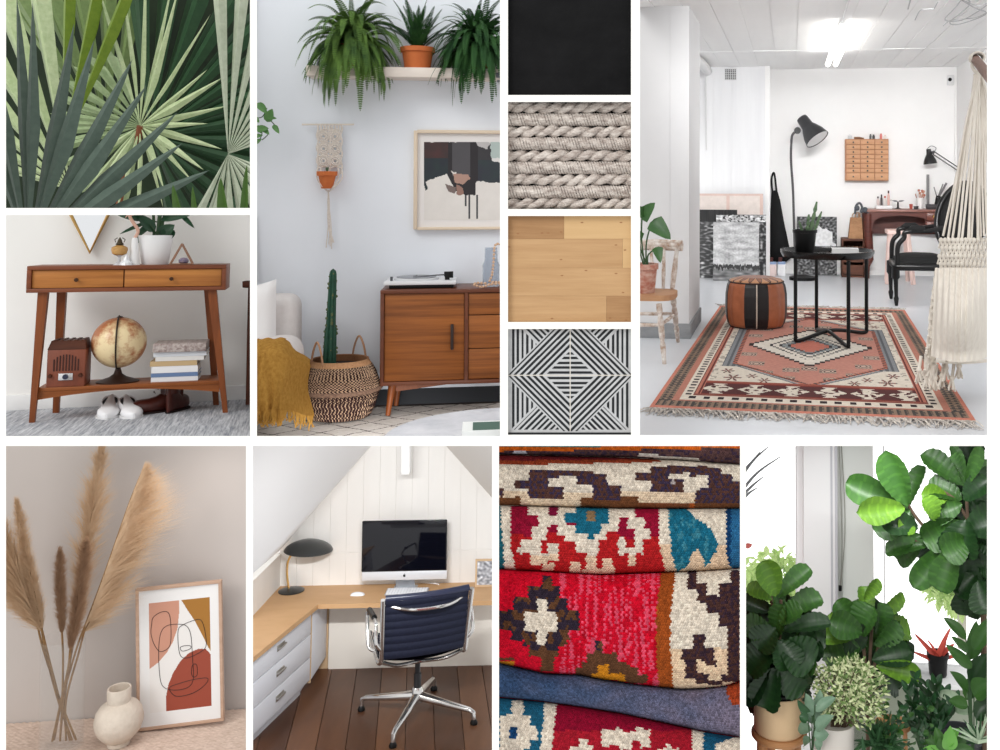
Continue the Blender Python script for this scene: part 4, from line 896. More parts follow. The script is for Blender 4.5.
# ---- rug
p0 = fp(650, 410); p1 = fp(966, 411); yb_ = fy(309); Wr = (p1-p0).length; Lr = yb_-p0.y; ang = math.atan2(fp(811, 309).x-(p0.x+p1.x)/2, Lr)
cx0 = (p0.x+p1.x)/2; RX = XF((cx0, p0.y, 0), -ang)
area('studio_fill', A(880, -62, 5.0), A(850, 175, YB), (1.4, .4), 62, (1, 1, 1), 1.1)  # added fill light above the view, brightens the back of the studio
PK, CR, DKc, GY_ = (204, 142, 124), (226, 216, 202), (86, 72, 70), (142, 144, 148)
hs = lambda a, b: math.sin(a*12.9898+b*78.233)*43758.5453 % 1
def rug(x, y):
    xm, ym = min(x, Wr-x), min(y, Lr-y)
    def side(m, th):
        for i, t in enumerate(th):
            if m < t: return i
        return len(th)
    a = side(xm, (.02, .085, .115, .17, .205)); b = side(ym, (.05, .16, .19, .29, .33))
    i = min(a, b); hor = b <= a; al = (x if hor else y); ac = ym if hor else xm
    if i == 0: return (206, 134, 116)
    if i == 1:
        q = al % (.035 if hor else .05); return (150, 128, 112) if q < .012 or (q > .025 and int(ac*70) % 2) else (84, 80, 78)
    if i == 2: return (188, 130, 114)
    if i == 3:
        q = (al % .07)/.07; return (64, 56, 58) if .25 < q < .7 and (.3 < ((ac-.115)/.055 if not hor else (ac-.19)/.1) < .8) else CR
    if i == 4: return (110, 62, 58) if int(ac*90) % 2 else (190, 124, 108)
    if ym < .6:
        if ym < .345 or ym > .575: return (130, 66, 60)
        X = abs(((x+.0) % .186)-.093)/.093; Y = abs(ym-.46)/.115
        n_ = noise.noise(Vector((x*34, ym*30, 1)))
        return CR if (X+Y < .95 and n_ > -.15) or (X+(1-Y) < .42) else (96, 62, 62)
    if ym < .64: return (160, 92, 80)
    lim = 1.12-(xm-.31)/.40*.50
    dd = ym-lim
    if xm < .30 or dd < 0:
        if xm > .245 and ym > 1.05: return GY_ if int(xm*60) % 2 else (104, 106, 110)
        if -.045 < dd < 0 and xm > .30: return (120, 122, 126) if dd < -.02 else (178, 178, 178)
        # corner sprigs
        for (sx, sy, r_) in ((.33, .74, .075), (.43, .80, .05), (.5, .70, .055), (.29, .92, .06)):
            d_ = math.hypot((xm-sx)*1.5, (ym-sy)*.8); an = math.atan2((ym-sy)*.8, (xm-sx)*1.5)
            if d_ < r_*(.55+.45*math.cos(an*6)): return (92, 86, 84) if int(d_*80) % 2 else (150, 90, 82)
        if xm < .245 and hs(int(x*60), int(y*34)) > .74: return (176, 168, 158)
        return CR
    if xm < .325 or dd < .05: return (92, 80, 80) if (int((x+y)*36) % 2) else (196, 120, 100)
    cx, cyy = abs(x-Wr/2), abs(y-Lr/2); q = cx/.36+cyy/.62
    qs = (int(cx*34)/34)/.36+(int(cyy*20)/20)/.62
    if qs < 1.0:
        if qs > .93: return (70, 62, 62)
        if qs < .3: return (206, 128, 112)
        return (74, 70, 72) if (int(cx*52)+int(cyy*26)) % 3 == 0 and qs < .72 else ((150, 156, 158) if qs < .42 else (232, 224, 212))
    for (sx, sy) in ((.1, .78), (.3, .62), (.24, .88), (.36, .34), (.12, 1.02), (0, .72), (.33, 1.0)):
        dx, dy = abs(cx-sx), abs(cyy-sy)
        if dx < .045 and dy < .06:
            m_ = (int(dx*90)+int(dy*60)) % 2; return (74, 62, 66) if m_ else (222, 196, 178)
    f = .5+.5*noise.noise(Vector((x*2, y*1.2, 0)))
    return (int(196+12*f), int(138+14*f), int(124+14*f))
RG = thing('patterned_rug', 'worn pink oriental rug with cream borders under the tray table', 'rug', (cx0, p0.y+Lr/2, ZF))
mb = MB(); mb.X = RX
mb.grid(lambda s, t: Vector(((s-.5)*Wr, t*Lr, ZF+.008+.001*noise.noise(Vector((s*8, t*14, 0))))), 300, 420, colf=lambda s, t: rug(s*Wr, t*Lr))
part('pile', mb, M('rug_wool', (255, 255, 255), (222, 220, 218), rough=1, scale=(60, 60, 60), detail=4, attr=True, spec=.05, bump=.3, bscale=300), RG, ang=0)
mb = MB(); mb.X = RX; rnd = random.Random(7)
FRM = M('fringe_cream', (228, 220, 210), (150, 142, 138), rough=1, scale=(30, 30, 30), sharp=.4)
for e in (0, 1):
    mb = MB(); mb.X = RX
    for i in range(260):
        x = (i/260-.5)*Wr; y = -.002 if e == 0 else Lr; sgn = -1 if e == 0 else 1; L = rnd.uniform(.06, .15); dx = rnd.uniform(-.07, .07)
        mb.tube([(x, y, ZF+.008), (x+dx*.4, y+sgn*L*.5, ZF+.006+rnd.random()*.012), (x+dx, y+sgn*L, ZF+.004)], [.004, .004, .002], 3, cap=False)
    part('fringe', mb, FRM, RG, ang=0)
# ---- pouf
c = fp(756, 327); kk = ROOM.k(c.y); c.z = ZF+.011
T = thing('leather_pouf', 'round patchwork leather pouf with black panels on the rug', 'pouf', c)
prf = [(25.5, 0), (28, 3), (29.8, 10), (30.3, 20), (30, 32), (28.5, 41), (25.5, 46), (16, 48.5), (1e-3, 48)]
def pf(s, t):
    f = t*(len(prf)-1); i = min(int(f), len(prf)-2); f -= i; r = prf[i][0]*(1-f)+prf[i+1][0]*f; z = prf[i][1]*(1-f)+prf[i+1][1]*f
    a = 2*PI*s; return c+Vector((r*kk*math.cos(a)*(1+.012*math.cos(a*16)), r*kk*math.sin(a)*(1+.012*math.cos(a*16)), z*kk))
def pcx(s, t):
    a = s*360; z = t*8
    if z > 5.6:
        q = abs((s*16) % 1-.5)*2; r_ = (z-5.6)/2.4
        return (74, 50, 42) if abs(q-r_*1.3) < .1 else ((206, 152, 112) if q > r_*1.2 else (150, 96, 70))
    q = (a-276) % 60
    if (q < 21 or q > 46): pass
    b = (a-250) % 90
    if b < 46: return (226, 214, 200) if 22 < b < 24 else (30, 26, 28)
    return (182, 108, 72)
mb = MB(); mb.grid(pf, 320, 64, colf=pcx); part('cover', mb, M('tan_leather', (255, 255, 255), (200, 190, 184), rough=.42, scale=(14, 14, 14), attr=True, sharp=.7, bump=.2, bscale=40), T, 70)
mb = MB()
for t_, r_ in ((.02, .005), (.70, .006)): mb.tube([pf(i/72, t_) for i in range(72)], r_, 6, closed=True)
part('piping', mb, M('dark_piping', (52, 34, 30), rough=.6), T)
# ---- tray table
yT = fy(341); kk = ROOM.k(yT); zt = A(827, 254.5, yT).z; cx = A(827, 254, yT).x; R_ = 45*kk
T = thing('tray_table', 'low round black metal tray table on bent rod legs', 'table', (cx, yT, ZF+.01))
mb = MB(); mb.lathe([(1e-5, 0), (R_-.02, 0), (R_-.004, .018), (R_, .032), (R_+.004, .032), (R_+.003, .014), (R_-.012, -.012), (1e-5, -.012)], (cx, yT, zt), 72); part('tray', mb, M('black_enamel', (13, 13, 14), rough=.22, spec=.5), T)
def lg(u, v): p = fp(u, v); return p
fl_, bl_, fr_, br_ = lg(795.5, 344), lg(816.5, 332), lg(848.5, 350), lg(866.5, 335)
zb = ZF+.02
def rod(a, b, mid):
    P = [Vector((a.x, a.y, zt-.01)), Vector((a.x, a.y, ZF+.12)), Vector((a.x, a.y, ZF+.05)), Vector((a.x, a.y, zb)).lerp(Vector((mid.x, mid.y, zb)), .1), Vector((mid.x, mid.y, zb+.04)), Vector((b.x, b.y, zb)).lerp(Vector((mid.x, mid.y, zb)), .1), Vector((b.x, b.y, ZF+.05)), Vector((b.x, b.y, ZF+.12)), Vector((b.x, b.y, zt-.01))]
    return MB().tube(smooth_path(P, 8), .0125, 10)
part('leg_rod', rod(fl_, br_, (fl_+br_)/2), BLACK, T); q = rod(bl_, fr_, (bl_+fr_)/2+Vector((-.02, 0, 0))); part('leg_rod', q, BLACK, T)
zt2 = zt+.001
p = A(805, 255, yT); c = Vector((p.x, yT+.02, zt2)); T = thing('potted_cactus', 'upright little cactus in a black pot on the tray table', 'plant', c)
part('pot', pot_mb(c, 9*kk, 11.3*kk, 24*kk, rim=.08, n=28), BLACK, T); part('soil', soil_mb(c, 10*kk, 21.5*kk), SOIL, T)
mb = MB()
for (du0, du1, v1, r) in ((2, 4, 231.5-17, 2.6), (5, 12, 202, 2.7), (8, 17, 212, 2.2), (-2, -6, 221, 2.0), (8, 14, 222, 2.2)):
    a = c+Vector((du0*kk, 0, 20*kk)); b = A(805+du1, v1, yT); b.y = yT+.01*du0
    pts = [a.lerp(b, i/12) for i in range(13)]; mb.tube(pts, [r*kk*(1-.25*i/12)*(.75+.25*math.sin(i*2.2))*(.45 if i == 12 else 1) for i in range(13)], 7)
part('stems', mb, M('grey_cactus', (96, 120, 84), (60, 84, 60), rough=.7, scale=(40, 40, 40)), T)
for (dx, dy, w, d, h, z0, rz, col, lb, nm) in ((.05, -.05, .11, .085, .004, 0, .1, (222, 220, 218), 'flat white printed sheets spread on the tray table', 'magazine'), (.13, .0, .1, .08, .006, .005, -.25, (210, 208, 206), 'grey magazine lying under the thick white book', 'magazine')):
    mb = MB(); X = Vector((cx+dx, yT+dy, zt2+z0)); mb.X = XF(X, rz); mb.box(-w, -d, 0, w, d, h, .001); solo(nm, mb, M('print_%d' % col[0], col, (190, 190, 190), rough=.5, scale=(20, 20, 20), sharp=.2), lb, 'magazine', X)
X = Vector((cx+.115, yT+.0, zt2+.0115)); book('book', 'thick white book on top of the magazines on the tray table', X.x-.085, X.x+.085, X.z, X.z+.03, X.y-.06, .12, (228, 228, 228))
# ---- floor lamp
c = Vector((A(805, 271, fy(280)).x, fy(280), ZF)); yL = c.y; T = thing('floor_lamp', 'tall black floor lamp with a bell shaped shade', 'lamp', c); kk = ROOM.k(yL)
xo = A(792, 200, yL).x; c = Vector((A(803, 277, yL).x, yL, ZF))
mb = MB(); mb.lathe([(1e-5, 0), (13.5*kk, 0), (13.5*kk, .03), (3*kk, .05), (1e-5, .05)], c, 40); part('base', mb, BLACK, T)
mb = MB(); hd = A(797.5, 130.5, yL); mb.tube(smooth_path([Vector((xo+.04, yL, ZF+.03)), Vector((xo+.025, yL, ZF+.4)), Vector((xo+.01, yL, ZF+.9)), A(791, 160, yL), A(791.5, 140, yL), A(793, 134, yL), hd]), 1.25*kk, 10); part('pole', mb, M('pole_grey', (70, 66, 68), rough=.4), T)
ax = (A(819, 141, yL-.1)-A(802.5, 119, yL)).normalized(); Q = Vector((0, 0, 1)).rotation_difference(ax).to_matrix(); s0 = A(801.5, 118, yL)
mb = MB(); mb.lathe([(1e-5, 0), (5.2*kk, .2*kk), (5.8*kk, 2*kk), (6.2*kk, 11*kk), (8*kk, 14*kk), (11*kk, 21*kk), (12.4*kk, 28*kk), (12*kk, 28*kk), (10.4*kk, 21*kk), (7*kk, 15*kk), (1e-5, 12*kk)], s0, 36, tilt=Q); part('shade', mb, M('shade_black', (52, 52, 54), rough=.35, spec=.5), T)
mb = MB(); mb.lathe([(11.6*kk, 27.4*kk), (10*kk, 21*kk), (6.6*kk, 15.6*kk), (1e-5, 13.5*kk)], s0, 36, tilt=Q); part('shade_lining', mb, M('lining_white', (226, 226, 226), rough=.5), T)
mb = MB(); mb.lathe([(1e-5, -.02), (.035, -.02), (.035, .02), (1e-5, .02)], hd, 14, tilt=Matrix.Rotation(PI/2, 3, 'X')); part('joint', mb, BLACK, T)
# ---- leaning canvases
def canvas(label, u0, v0, u1, v1, yb, lean, colf, n=(90, 90), th=.03, name='canvas_painting', cat='painting'):
    """bottom edge stands on the floor at depth yb, top leans back"""
    xa, xb_ = A(u0, 250, yb).x, A(u1, 250, yb).x; H = A((u0+u1)/2, v0, yb).z-ZF
    X = Matrix.Translation((xa, yb, ZF+.003)) @ Matrix.Rotation(-lean, 4, 'X')
    T = thing(name, label, cat, ((xa+xb_)/2, yb, ZF)); w = xb_-xa
    f = MB(); f.X = X; f.grid(lambda s, t: Vector((w*s, -.0015, H*t)), *n, colf=lambda s, t: colf(u0+(u1-u0)*s, v1+(v0-v1)*t)); part('picture', f, M('canvas_attr', (255, 255, 255), (236, 236, 236), rough=.6, attr=True, scale=(20, 20, 20)), T, ang=0)
    b = MB(); b.X = X; b.box(0, 0, 0, w, th, H); part('stretcher', b, M('edge_dark', (46, 44, 46), rough=.8), T); return T
N3 = lambda u, v, s: noise.noise(Vector((u, v, s)))
def g(v): v = int(max(14, min(240, v))); return (v, v, v+1)
ybk = YB-.5
def c_back(u, v): return (176, 160, 152) if abs(u-728.5) < 1.8 or v < 196 or u > 760 else (226, 214, 206)
canvas('large unpainted canvas seen from behind with a pale wooden stretcher', 690, 194, 763, 277, ybk, .03, lambda u, v: (214, 186, 176) if abs(u-728.5) < 1.6 or v < 197 or u > 759.5 else (222, 210, 203), (70, 40))
canvas('dark abstract canvas behind the others, black above white ripples', 690, 210, 737, 277, ybk-.1, .04, lambda u, v: g(28+30*N3(u*.5, v*.05, 1)) if v < 222 else g(60+230*max(0, N3(u*.2, v*.55, 2)+.02)))
canvas('mid grey canvas of streaked black and white trees behind the silver one', 716, 215, 766, 277, ybk-.2, .04, lambda u, v: g(190+120*N3(u*.3, v*.5, 3)) if 215.5 < v < 222 and N3(u*.4, v*.5, 8) < .15 else g(70+200*max(-.2, N3(u*.35, v*.4, 5))))
def c_sil(u, v):
    e = 263+3.5*N3(u*.25, 0, 7)+2.5*N3(u*.9, 0, 7)
    if v > e: return g(112+70*N3(u*.15, v*.4, 3)) if v > e+4+4*N3(u*.7, 0, 1) else g(46)
    return g(178+46*N3(u*.09, v*.3, 4)+28*N3(u*.5, v*.8, 4))
canvas('silver grey canvas with a dark tree line standing in front', 713, 222.5, 759, 278, ybk-.32, .06, c_sil, (110, 110))
def c_r(u, v):
    d = math.hypot((u-822)/12, (v-238)/11)
    return g(226+20*N3(u*.4, v*.4, 1)) if d < 1+.5*N3(u*.2, v*.2, 2) else g(84+120*N3(u*.4, v*.6, 3))
canvas('small grey and white canvas behind the floor lamp and cactus', 797, 217, 837, 269, YB-.14, .04, c_r)
# ---- black bag on the wall and cartons
yq = YB-.09; T = thing('hanging_bag', 'tall tapering black cloth bag hanging on the back wall', 'bag', A(780, 260, yq))
P_ = [(771.5, 191), (777, 190), (780, 200), (784, 222), (789.5, 248), (791, 258), (786, 262), (771, 262), (769.5, 250), (770, 225)]
f_ = pl(P_, yq); mid = A(778, 235, yq-.10); b_ = [p+Vector((0, .08, 0)) for p in f_]; n_ = len(P_)
mb = MB(); mb.add(f_+[mid, A(776, 205, yq-.06)]+b_, [(i, (i+1) % n_, n_ if 2 < i < 9 else n_+1) for i in range(n_)]+[(n_+1, 3, n_), (n_+1, n_, 9)]+[(i, i+n_+2, (i+1) % n_+n_+2, (i+1) % n_) for i in range(n_)]); part('body', mb, M('black_cloth', (16, 16, 17), rough=.9), T, 80)
mb = MB(); mb.tube(smooth_path(pl([(772.5, 192), (771.5, 180), (773, 173.5), (774.6, 175), (776.5, 191)], yq)), .011, 8); mb.tube(smooth_path(pl([(770, 225), (768, 240), (768, 252), (771, 259)], yq-.02)), .012, 6); part('strap', mb, BLACK, T)
for (u, col, lb) in ((772.5, (226, 206, 202), 'pinkish white carton with a blue lid below the black bag'), (781.5, (236, 236, 238), 'white carton with a blue lid right of the pinkish one')):
    yc = YB-.3; T = thing('carton', lb, 'carton', A(u, 274, yc)); w = 3.9
    mb = MB(); xa, xb_ = A(u-w, 270, yc).x, A(u+w, 270, yc).x; mb.box(xa, yc, ZF+.001, xb_, yc+.08, A(u, 264.5, yc).z, .004); part('body', mb, M('carton_%d' % col[1], col, rough=.5), T)
    mb = MB(); mb.box(xa, yc, A(u, 264.4, yc).z, xb_, yc+.08, A(u, 262, yc).z, .004); part('lid', mb, M('lid_blue', (150, 172, 208), rough=.4), T)
    mb = MB(); mb.tube([A(u-1.5, 262, yc+.04), A(u-1, 257.5, yc+.04)], .02, 8); part('spout', mb, M('dark_red', (90, 50, 46)), T)
# ---- wall chest of little drawers
yd = YB-.13; T = thing('drawer_cabinet', 'wall-hung wooden cabinet of twenty-four tiny drawers', 'cabinet', A(867, 181, yd)); cab = M('cab_wood', (206, 160, 122), (190, 140, 102), rough=.6, scale=(8, 8, 30)); cab2 = M('cab_shell', (176, 124, 90), rough=.6)
mb = MB(); pbox(mb, 845.4, 139, 888.6, 180.8, yd, .13, .003); part('case', mb, cab2, T)
rows = [139.8, 144.6, 149.6, 154.4, 159, 163.6, 168.3, 173, 180.2]
for i in range(3):
    for j in range(8):
        u0 = 846.4+i*14.2; mb = MB(); pbox(mb, u0+.3, rows[j]+.35, u0+13.6, rows[j+1]-.35, yd-.018-.01*((i*5+j*3) % 4 == 0), .03, .003); D_ = part('drawer', mb, cab, T)
        mb = MB(); mb.ball(A(u0+7, (rows[j]+rows[j+1])/2, yd-.03), .0105, 8); part('knob', mb, M('knob_steel', (110, 96, 84), rough=.3, metal=.4), D_)
def jar(name, label, cat, u, vt, vb, w, y, col, cap=None, grp=None, tr=0, zb=None, shape='jar'):
    c = A(u, vb, y); h = A(u, vt, y).z-c.z
    if zb is not None: c.z = zb
    kk = ROOM.k(y); r = w*kk/2; mb = MB()
    mb.lathe([(1e-5, 0), (r, 0), (r, h*.72), (r*.6, h*.82), (r*.6, h*.86), (1e-5, h*.86)] if shape == 'jar' else [(1e-5, 0), (r*.8, 0), (r, h), (r*.85, h), (r*.7, h*.1)], c, 14)
    m = M('jar_%d_%d_%d' % col, col, rough=.35)
    if cap:
        T = thing(name, label, cat, c, grp); part('body', mb, m, T); q = MB(); q.lathe([(1e-5, h*.84), (r*.66, h*.84), (r*.66, h), (1e-5, h)], c, 12); part('cap', q, M('jarcap_%d_%d_%d' % cap, cap, rough=.5), T)
    else: solo(name, mb, m, label, cat, c, grp)
zc = A(867, 139, yd).z+.001
for (u, vt, w, col, cap, lb) in ((850, 134.5, 4, (206, 208, 210), (224, 224, 224), 'small clear jar on the left end of the drawer cabinet'), (870.5, 134, 2.2, (70, 70, 72), (40, 40, 42), 'first dark bottle on top of the drawer cabinet'), (873.5, 134.5, 2.6, (52, 52, 56), (30, 30, 30), 'second dark bottle, right beside the first on the drawer cabinet'), (881, 133.5, 2.4, (214, 120, 110), (200, 60, 60), 'tiny red-capped bottle on the right of the drawer cabinet'), (885, 135, 2.4, (230, 222, 214), (230, 190, 180), 'tiny cream bottle at the far right of the drawer cabinet')):
    jar('bottle', lb, 'bottle', u, vt, 139, w, yd+.06, col, cap, 'bottles on the drawer cabinet', zb=zc)
mb = MB(); mb.tube([A(854, 138, yd+.05), A(859, 138.2, yd+.05), A(864, 138.3, yd+.05)], [.012, .016, .006], 8); solo('brush', mb, M('brush_tan', (130, 90, 62), rough=.6), 'short brush lying on top of the drawer cabinet', 'brush', A(858, 139, yd+.05))
# ---- desk
yd = fy(278); kk = ROOM.k(yd); zt = A(900, 209.5, yd).z; dw = M('mahogany_desk', (104, 52, 40), (66, 30, 26), rough=.35, scale=(3, 9, 26)); T = thing('writing_desk', 'antique dark mahogany writing desk with carved apron', 'desk', A(905, 275, yd))
yD2 = min(YB-.02, yd+.55)
xa, xb_ = A(864, 210, yd).x, A(962, 210, yd).x
mb = MB(); mb.box(xa, yd, zt-.028, xb_, yD2, zt, .008); part('desktop', mb, M('desk_top', (150, 104, 92), (120, 80, 70), rough=.3, scale=(4, 4, 4)), T)
mb = MB(); z1 = A(900, 231, yd).z; mb.box(xa+.03, yd+.3, z1-.05, xb_-.02, yd+.33, zt-.03)
ap = [A(u, v, yd+.02) for u, v in ((867, 212), (867, 229), (872, 231), (875, 220), (882, 217), (900, 215.5), (918, 217), (925, 219), (926, 228), (962, 232), (962, 212))]; mb.prism(ap, (0, .03, 0)); part('apron', mb, dw, T)
for k_, (u0, v0, u1, v1) in enumerate(((927, 213, 941, 220.5), (927, 222, 941, 229.5), (943, 213, 960, 220.5))):
    mb = MB(); pbox(mb, u0, v0, u1, v1, yd+.005, .03, .004); D_ = part('drawer', mb, M('drawer_mahog', (128, 68, 50), (92, 46, 36), rough=.35, scale=(6, 9, 26)), T); mb = MB(); mb.ball(A((u0+u1)/2, (v0+v1)/2, yd), .014, 8); part('knob', mb, GOLD, D_)
for u in (868.5, 958):
    for yy in (yd+.05, yD2-.06):
        t_ = A(u, 230, yd).x; mb = MB(); mb.tube([(t_, yy, zt-.05), (t_, yy, z1-.02), (t_+.02, yy-.01, z1-.3), (t_-.005, yy, ZF+.12), (t_-.015, yy-.02, ZF+.0)], [.045, .045, .036, .022, .028], 10); part('leg', mb, dw, T)
# things on the desk
zD = zt+.0015; yy = yd+.2; gp = 'small jars and bottles on the desk'
for (u, vt, w, col, cap, lb) in ((878, 197, 2.6, (210, 190, 186), (60, 44, 44), 'first small bottle from the left on the desk'), (881.5, 195, 2.2, (70, 58, 60), (40, 36, 38), 'slim dark bottle second from the left on the desk'), (885, 196.5, 2.6, (222, 216, 212), (170, 70, 62), 'white bottle with a rust cap on the desk'), (888.5, 191, 2.4, (214, 170, 160), (60, 40, 40), 'tallest pink bottle in the desk cluster'), (891, 200, 2.6, (232, 228, 226), (200, 190, 186), 'low white jar at the right of the bottle cluster')):
    jar('bottle', lb, 'bottle', u, vt, 209, w, yy, col, cap, gp, zb=zD)
mb = MB(); a = A(876, 205, yy-.12); b = A(892, 209, yy-.12); mb.box(a.x, yy-.14, zD, b.x, yy-.04, zD+.035, .003); solo('supply_tray', mb, M('white_tray', (226, 224, 224), rough=.5), 'shallow white tray in front of the bottles on the desk', 'tray', (a.x, yy, zD))
c = A(898, 208, yy); c.z = zD; T = thing('desk_fan', 'tiny propeller stand on the desk', 'ornament', c); mb = MB(); mb.lathe([(1e-5, 0), (.04, 0), (.01, .012), (.008, .07), (1e-5, .07)], c, 12); part('stand', mb, BLACK, T)
mb = MB(); mb.leaf(c+Vector((0, -.01, .075)), (1, 0, .15), .065, .02, up=(0, -1, 0), curl=0); mb.leaf(c+Vector((0, -.01, .075)), (-1, 0, .15), .065, .02, up=(0, -1, 0), curl=0); part('blade', mb, wire, T)
jar('brush_pot', 'white pot of brushes and pink flowers on the desk', 'pot', 920, 198, 209, 7, yy, (236, 234, 232), zb=zD, shape='cup')
mb = MB(); rnd = random.Random(2); c = A(920, 199, yy)
for i in range(9): mb.tube([c+Vector((rnd.uniform(-.02, .02), 0, -.05)), c+Vector((rnd.uniform(-.05, .05), rnd.uniform(-.02, .02), rnd.uniform(.04, .09)))], .004, 5)
for i in range(7): mb.ball(c+Vector((rnd.uniform(-.045, .045), -.01, rnd.uniform(.03, .09))), .014, 6)
solo('paint_brushes', mb, M('brush_mix', (196, 150, 120), (170, 90, 80), rough=.7, scale=(40, 40, 40), sharp=.2), 'bunch of brushes standing in the white desk pot', 'brushes', c)
mb = MB(); pbox(mb, 926.8, 174.5, 929.4, 209, yy, .03, .002); solo('ruler', mb, M('ruler_grey', (112, 110, 110), rough=.5), 'long grey ruler standing upright on the desk', 'ruler', A(928, 209, yy))
mb = MB(); a = A(926, 209, yy-.05); mb.box(a.x, yy-.07, zD, a.x+.13, yy-.01, zD+.05, .005); solo('desk_box', mb, M('dark_box', (56, 52, 54), rough=.6), 'low dark box behind the armchair on the desk', 'box', (a.x, yy, zD))
T = thing('pen_holder', 'dark holder of pens and tools leaning right on the desk', 'holder', A(942, 206, yy)); mb = MB(); mb.tube([A(937, 206, yy), A(939, 196, yy)], .03, 12); part('cup', mb, BLACK, T)
mb = MB(); mb.tube([A(938, 198, yy), A(946.5, 183, yy)], .012, 6); mb.tube([A(937.5, 198, yy-.02), A(943, 184, yy-.02)], .007, 6); mb.tube([A(937, 198, yy), A(934, 187, yy)], .006, 6); part('pens', mb, M('pens_grey', (80, 78, 80), (150, 148, 148), rough=.5, scale=(50, 50, 50)), T)
for (u, vt, w, col, lb) in ((911, 204, 3.5, (170, 80, 66), 'small rust coloured pot near the middle of the desk'), (916, 206, 5, (60, 56, 56), 'short dark dish in front of the white brush pot')): jar('pot', lb, 'pot', u, vt, 209, w, yy-.1, col, zb=zD, shape='cup')
# desk lamp
c = A(954, 206, yy); c.z = zD; T = thing('desk_lamp', 'black articulated desk lamp on the mahogany desk', 'lamp', c)
mb = MB(); mb.lathe([(1e-5, 0), (.07, 0), (.07, .02), (.01, .03), (1e-5, .03)], c, 20); part('base', mb, BLACK, T)
j1 = A(961, 171, yy); j2 = A(933, 152.5, yy); mb = MB()
for d_ in (-.012, .012): mb.tube([c+Vector((d_, 0, .02)), j1+Vector((d_, 0, 0))], .006, 6); mb.tube([j1+Vector((0, 0, d_*1.5)), j2+Vector((0, 0, d_*1.5))], .006, 6)
mb.ball(j1, .022, 10); mb.ball(j2, .018, 10); mb.tube([j2, A(927, 150, yy)], .009, 6); part('arm', mb, M('arm_grey', (66, 66, 68), rough=.4), T)
kk = ROOM.k(yy); Q = Matrix.Rotation(-.12, 3, 'Y'); Q = Q @ Matrix.Rotation(PI, 3, 'X'); mb = MB(); mb.lathe([(1e-5, 0), (2.2*kk, 0), (2.6*kk, 5*kk), (4.2*kk, 7.5*kk), (5.8*kk, 11*kk), (6.6*kk, 14.5*kk), (6.2*kk, 14.5*kk), (1e-5, 8*kk)], A(928.5, 149, yy), 28, tilt=Q); part('shade', mb, M('lamp_gloss', (22, 22, 23), rough=.2, spec=.7), T)
mb = MB(); mb.tube(smooth_path(pl([(927, 149), (931, 146), (936, 148), (934, 152)], yy)), .004, 5); part('cord', mb, wire, T)
# wall papers on the right wall
for (v0, v1, yy_, lb) in ((115, 138, 8.9, 'upper sheet of pale paper taped to the right wall'), (140, 162, 9.2, 'lower sheet of pale paper taped to the right wall')):
    z0, z1_ = A(965, v1, yy_).z, A(965, v0, yy_).z; mb = MB(); mb.box(XR-.004, yy_, z0, XR-.001, yy_+.35, z1_); solo('wall_paper_sheet', mb, M('paper_beige', (226, 218, 208), rough=.8), lb, 'paper', (XR, yy_, z0))
# crate and paper bag left of the desk
yc = yd+.1; T = thing('wooden_crate', 'dark wooden crate full of bottles standing left of the desk', 'crate', A(852, 272, yc)); c0, c1 = A(842, 260, yc).x, A(864.5, 260, yc).x
zc1 = A(853, 239, yc).z; mb = MB(); mb.box(c0, yc, ZF, c1, yc+.3, ZF+.02); mb.box(c0, yc+.28, ZF, c1, yc+.3, zc1); mb.box(c0, yc, ZF, c0+.015, yc+.3, zc1); mb.box(c1-.015, yc, ZF, c1, yc+.3, zc1)
for q in range(3): z0 = ZF+.03+q*.13; mb.box(c0, yc, z0, c1, yc+.014, z0+(.1 if q < 2 else .03))
mb.box(c0, yc, zc1-.02, c1, yc+.3, zc1); part('box', mb, M('crate_wood', (110, 66, 46), (70, 42, 32), rough=.7, scale=(6, 6, 26)), T)
mb = MB(); rnd = random.Random(3)
for i in range(5): mb.lathe([(1e-5, 0), (.03, 0), (.03, .12), (.012, .16), (1e-5, .16)], (c0+.03+i*.042, yc+.1, ZF+.16), 10)
part('contents', mb, M('crate_stuff', (66, 62, 56), (150, 120, 90), rough=.4, scale=(30, 30, 30), sharp=.2), T)
zb0 = zc1+.001; T = thing('paper_bag', 'brown paper bag standing on the wooden crate', 'bag', (A(856, 239, yc).x, yc+.12, zb0)); xa2, xb2 = A(849, 230, yc).x, A(863.5, 230, yc).x; zz = A(856, 218, yc).z
mb = MB(); mb.hexa([(xa2, yc+.05, zb0), (xb2, yc+.05, zb0), (xb2, yc+.2, zb0), (xa2, yc+.2, zb0), (xa2+.02, yc+.09, zz), (xb2-.01, yc+.09, zz), (xb2-.01, yc+.15, zz), (xa2+.02, yc+.15, zz)]); part('body', mb, M('kraft', (186, 142, 104), (150, 108, 76), rough=.8, scale=(14, 14, 30)), T)
mb = MB()
for q in (0, 1): mb.tube(smooth_path(pl([(852+q*3, 219), (853+q*3, 214), (858+q*1.5, 213), (859+q, 219)], yc+.12)), .006, 6)
part('handle', mb, M('kraft', (1, 1, 1)), T)
mb = MB(); mb.tube(smooth_path(pl([(855, 214), (856, 206), (859.5, 203), (862, 207), (861, 212), (866, 209), (868, 213)], yd+.02)), .012, 8); mb.ball(A(857, 208, yd+.02), .03, 10); mb.ball(A(865, 210, yd+.02), .032, 10); solo('desk_clamp', mb, M('clamp_grey', (72, 76, 82), rough=.4), 'grey metal clamp gripping the left corner of the desk', 'clamp', A(861, 213, yd))
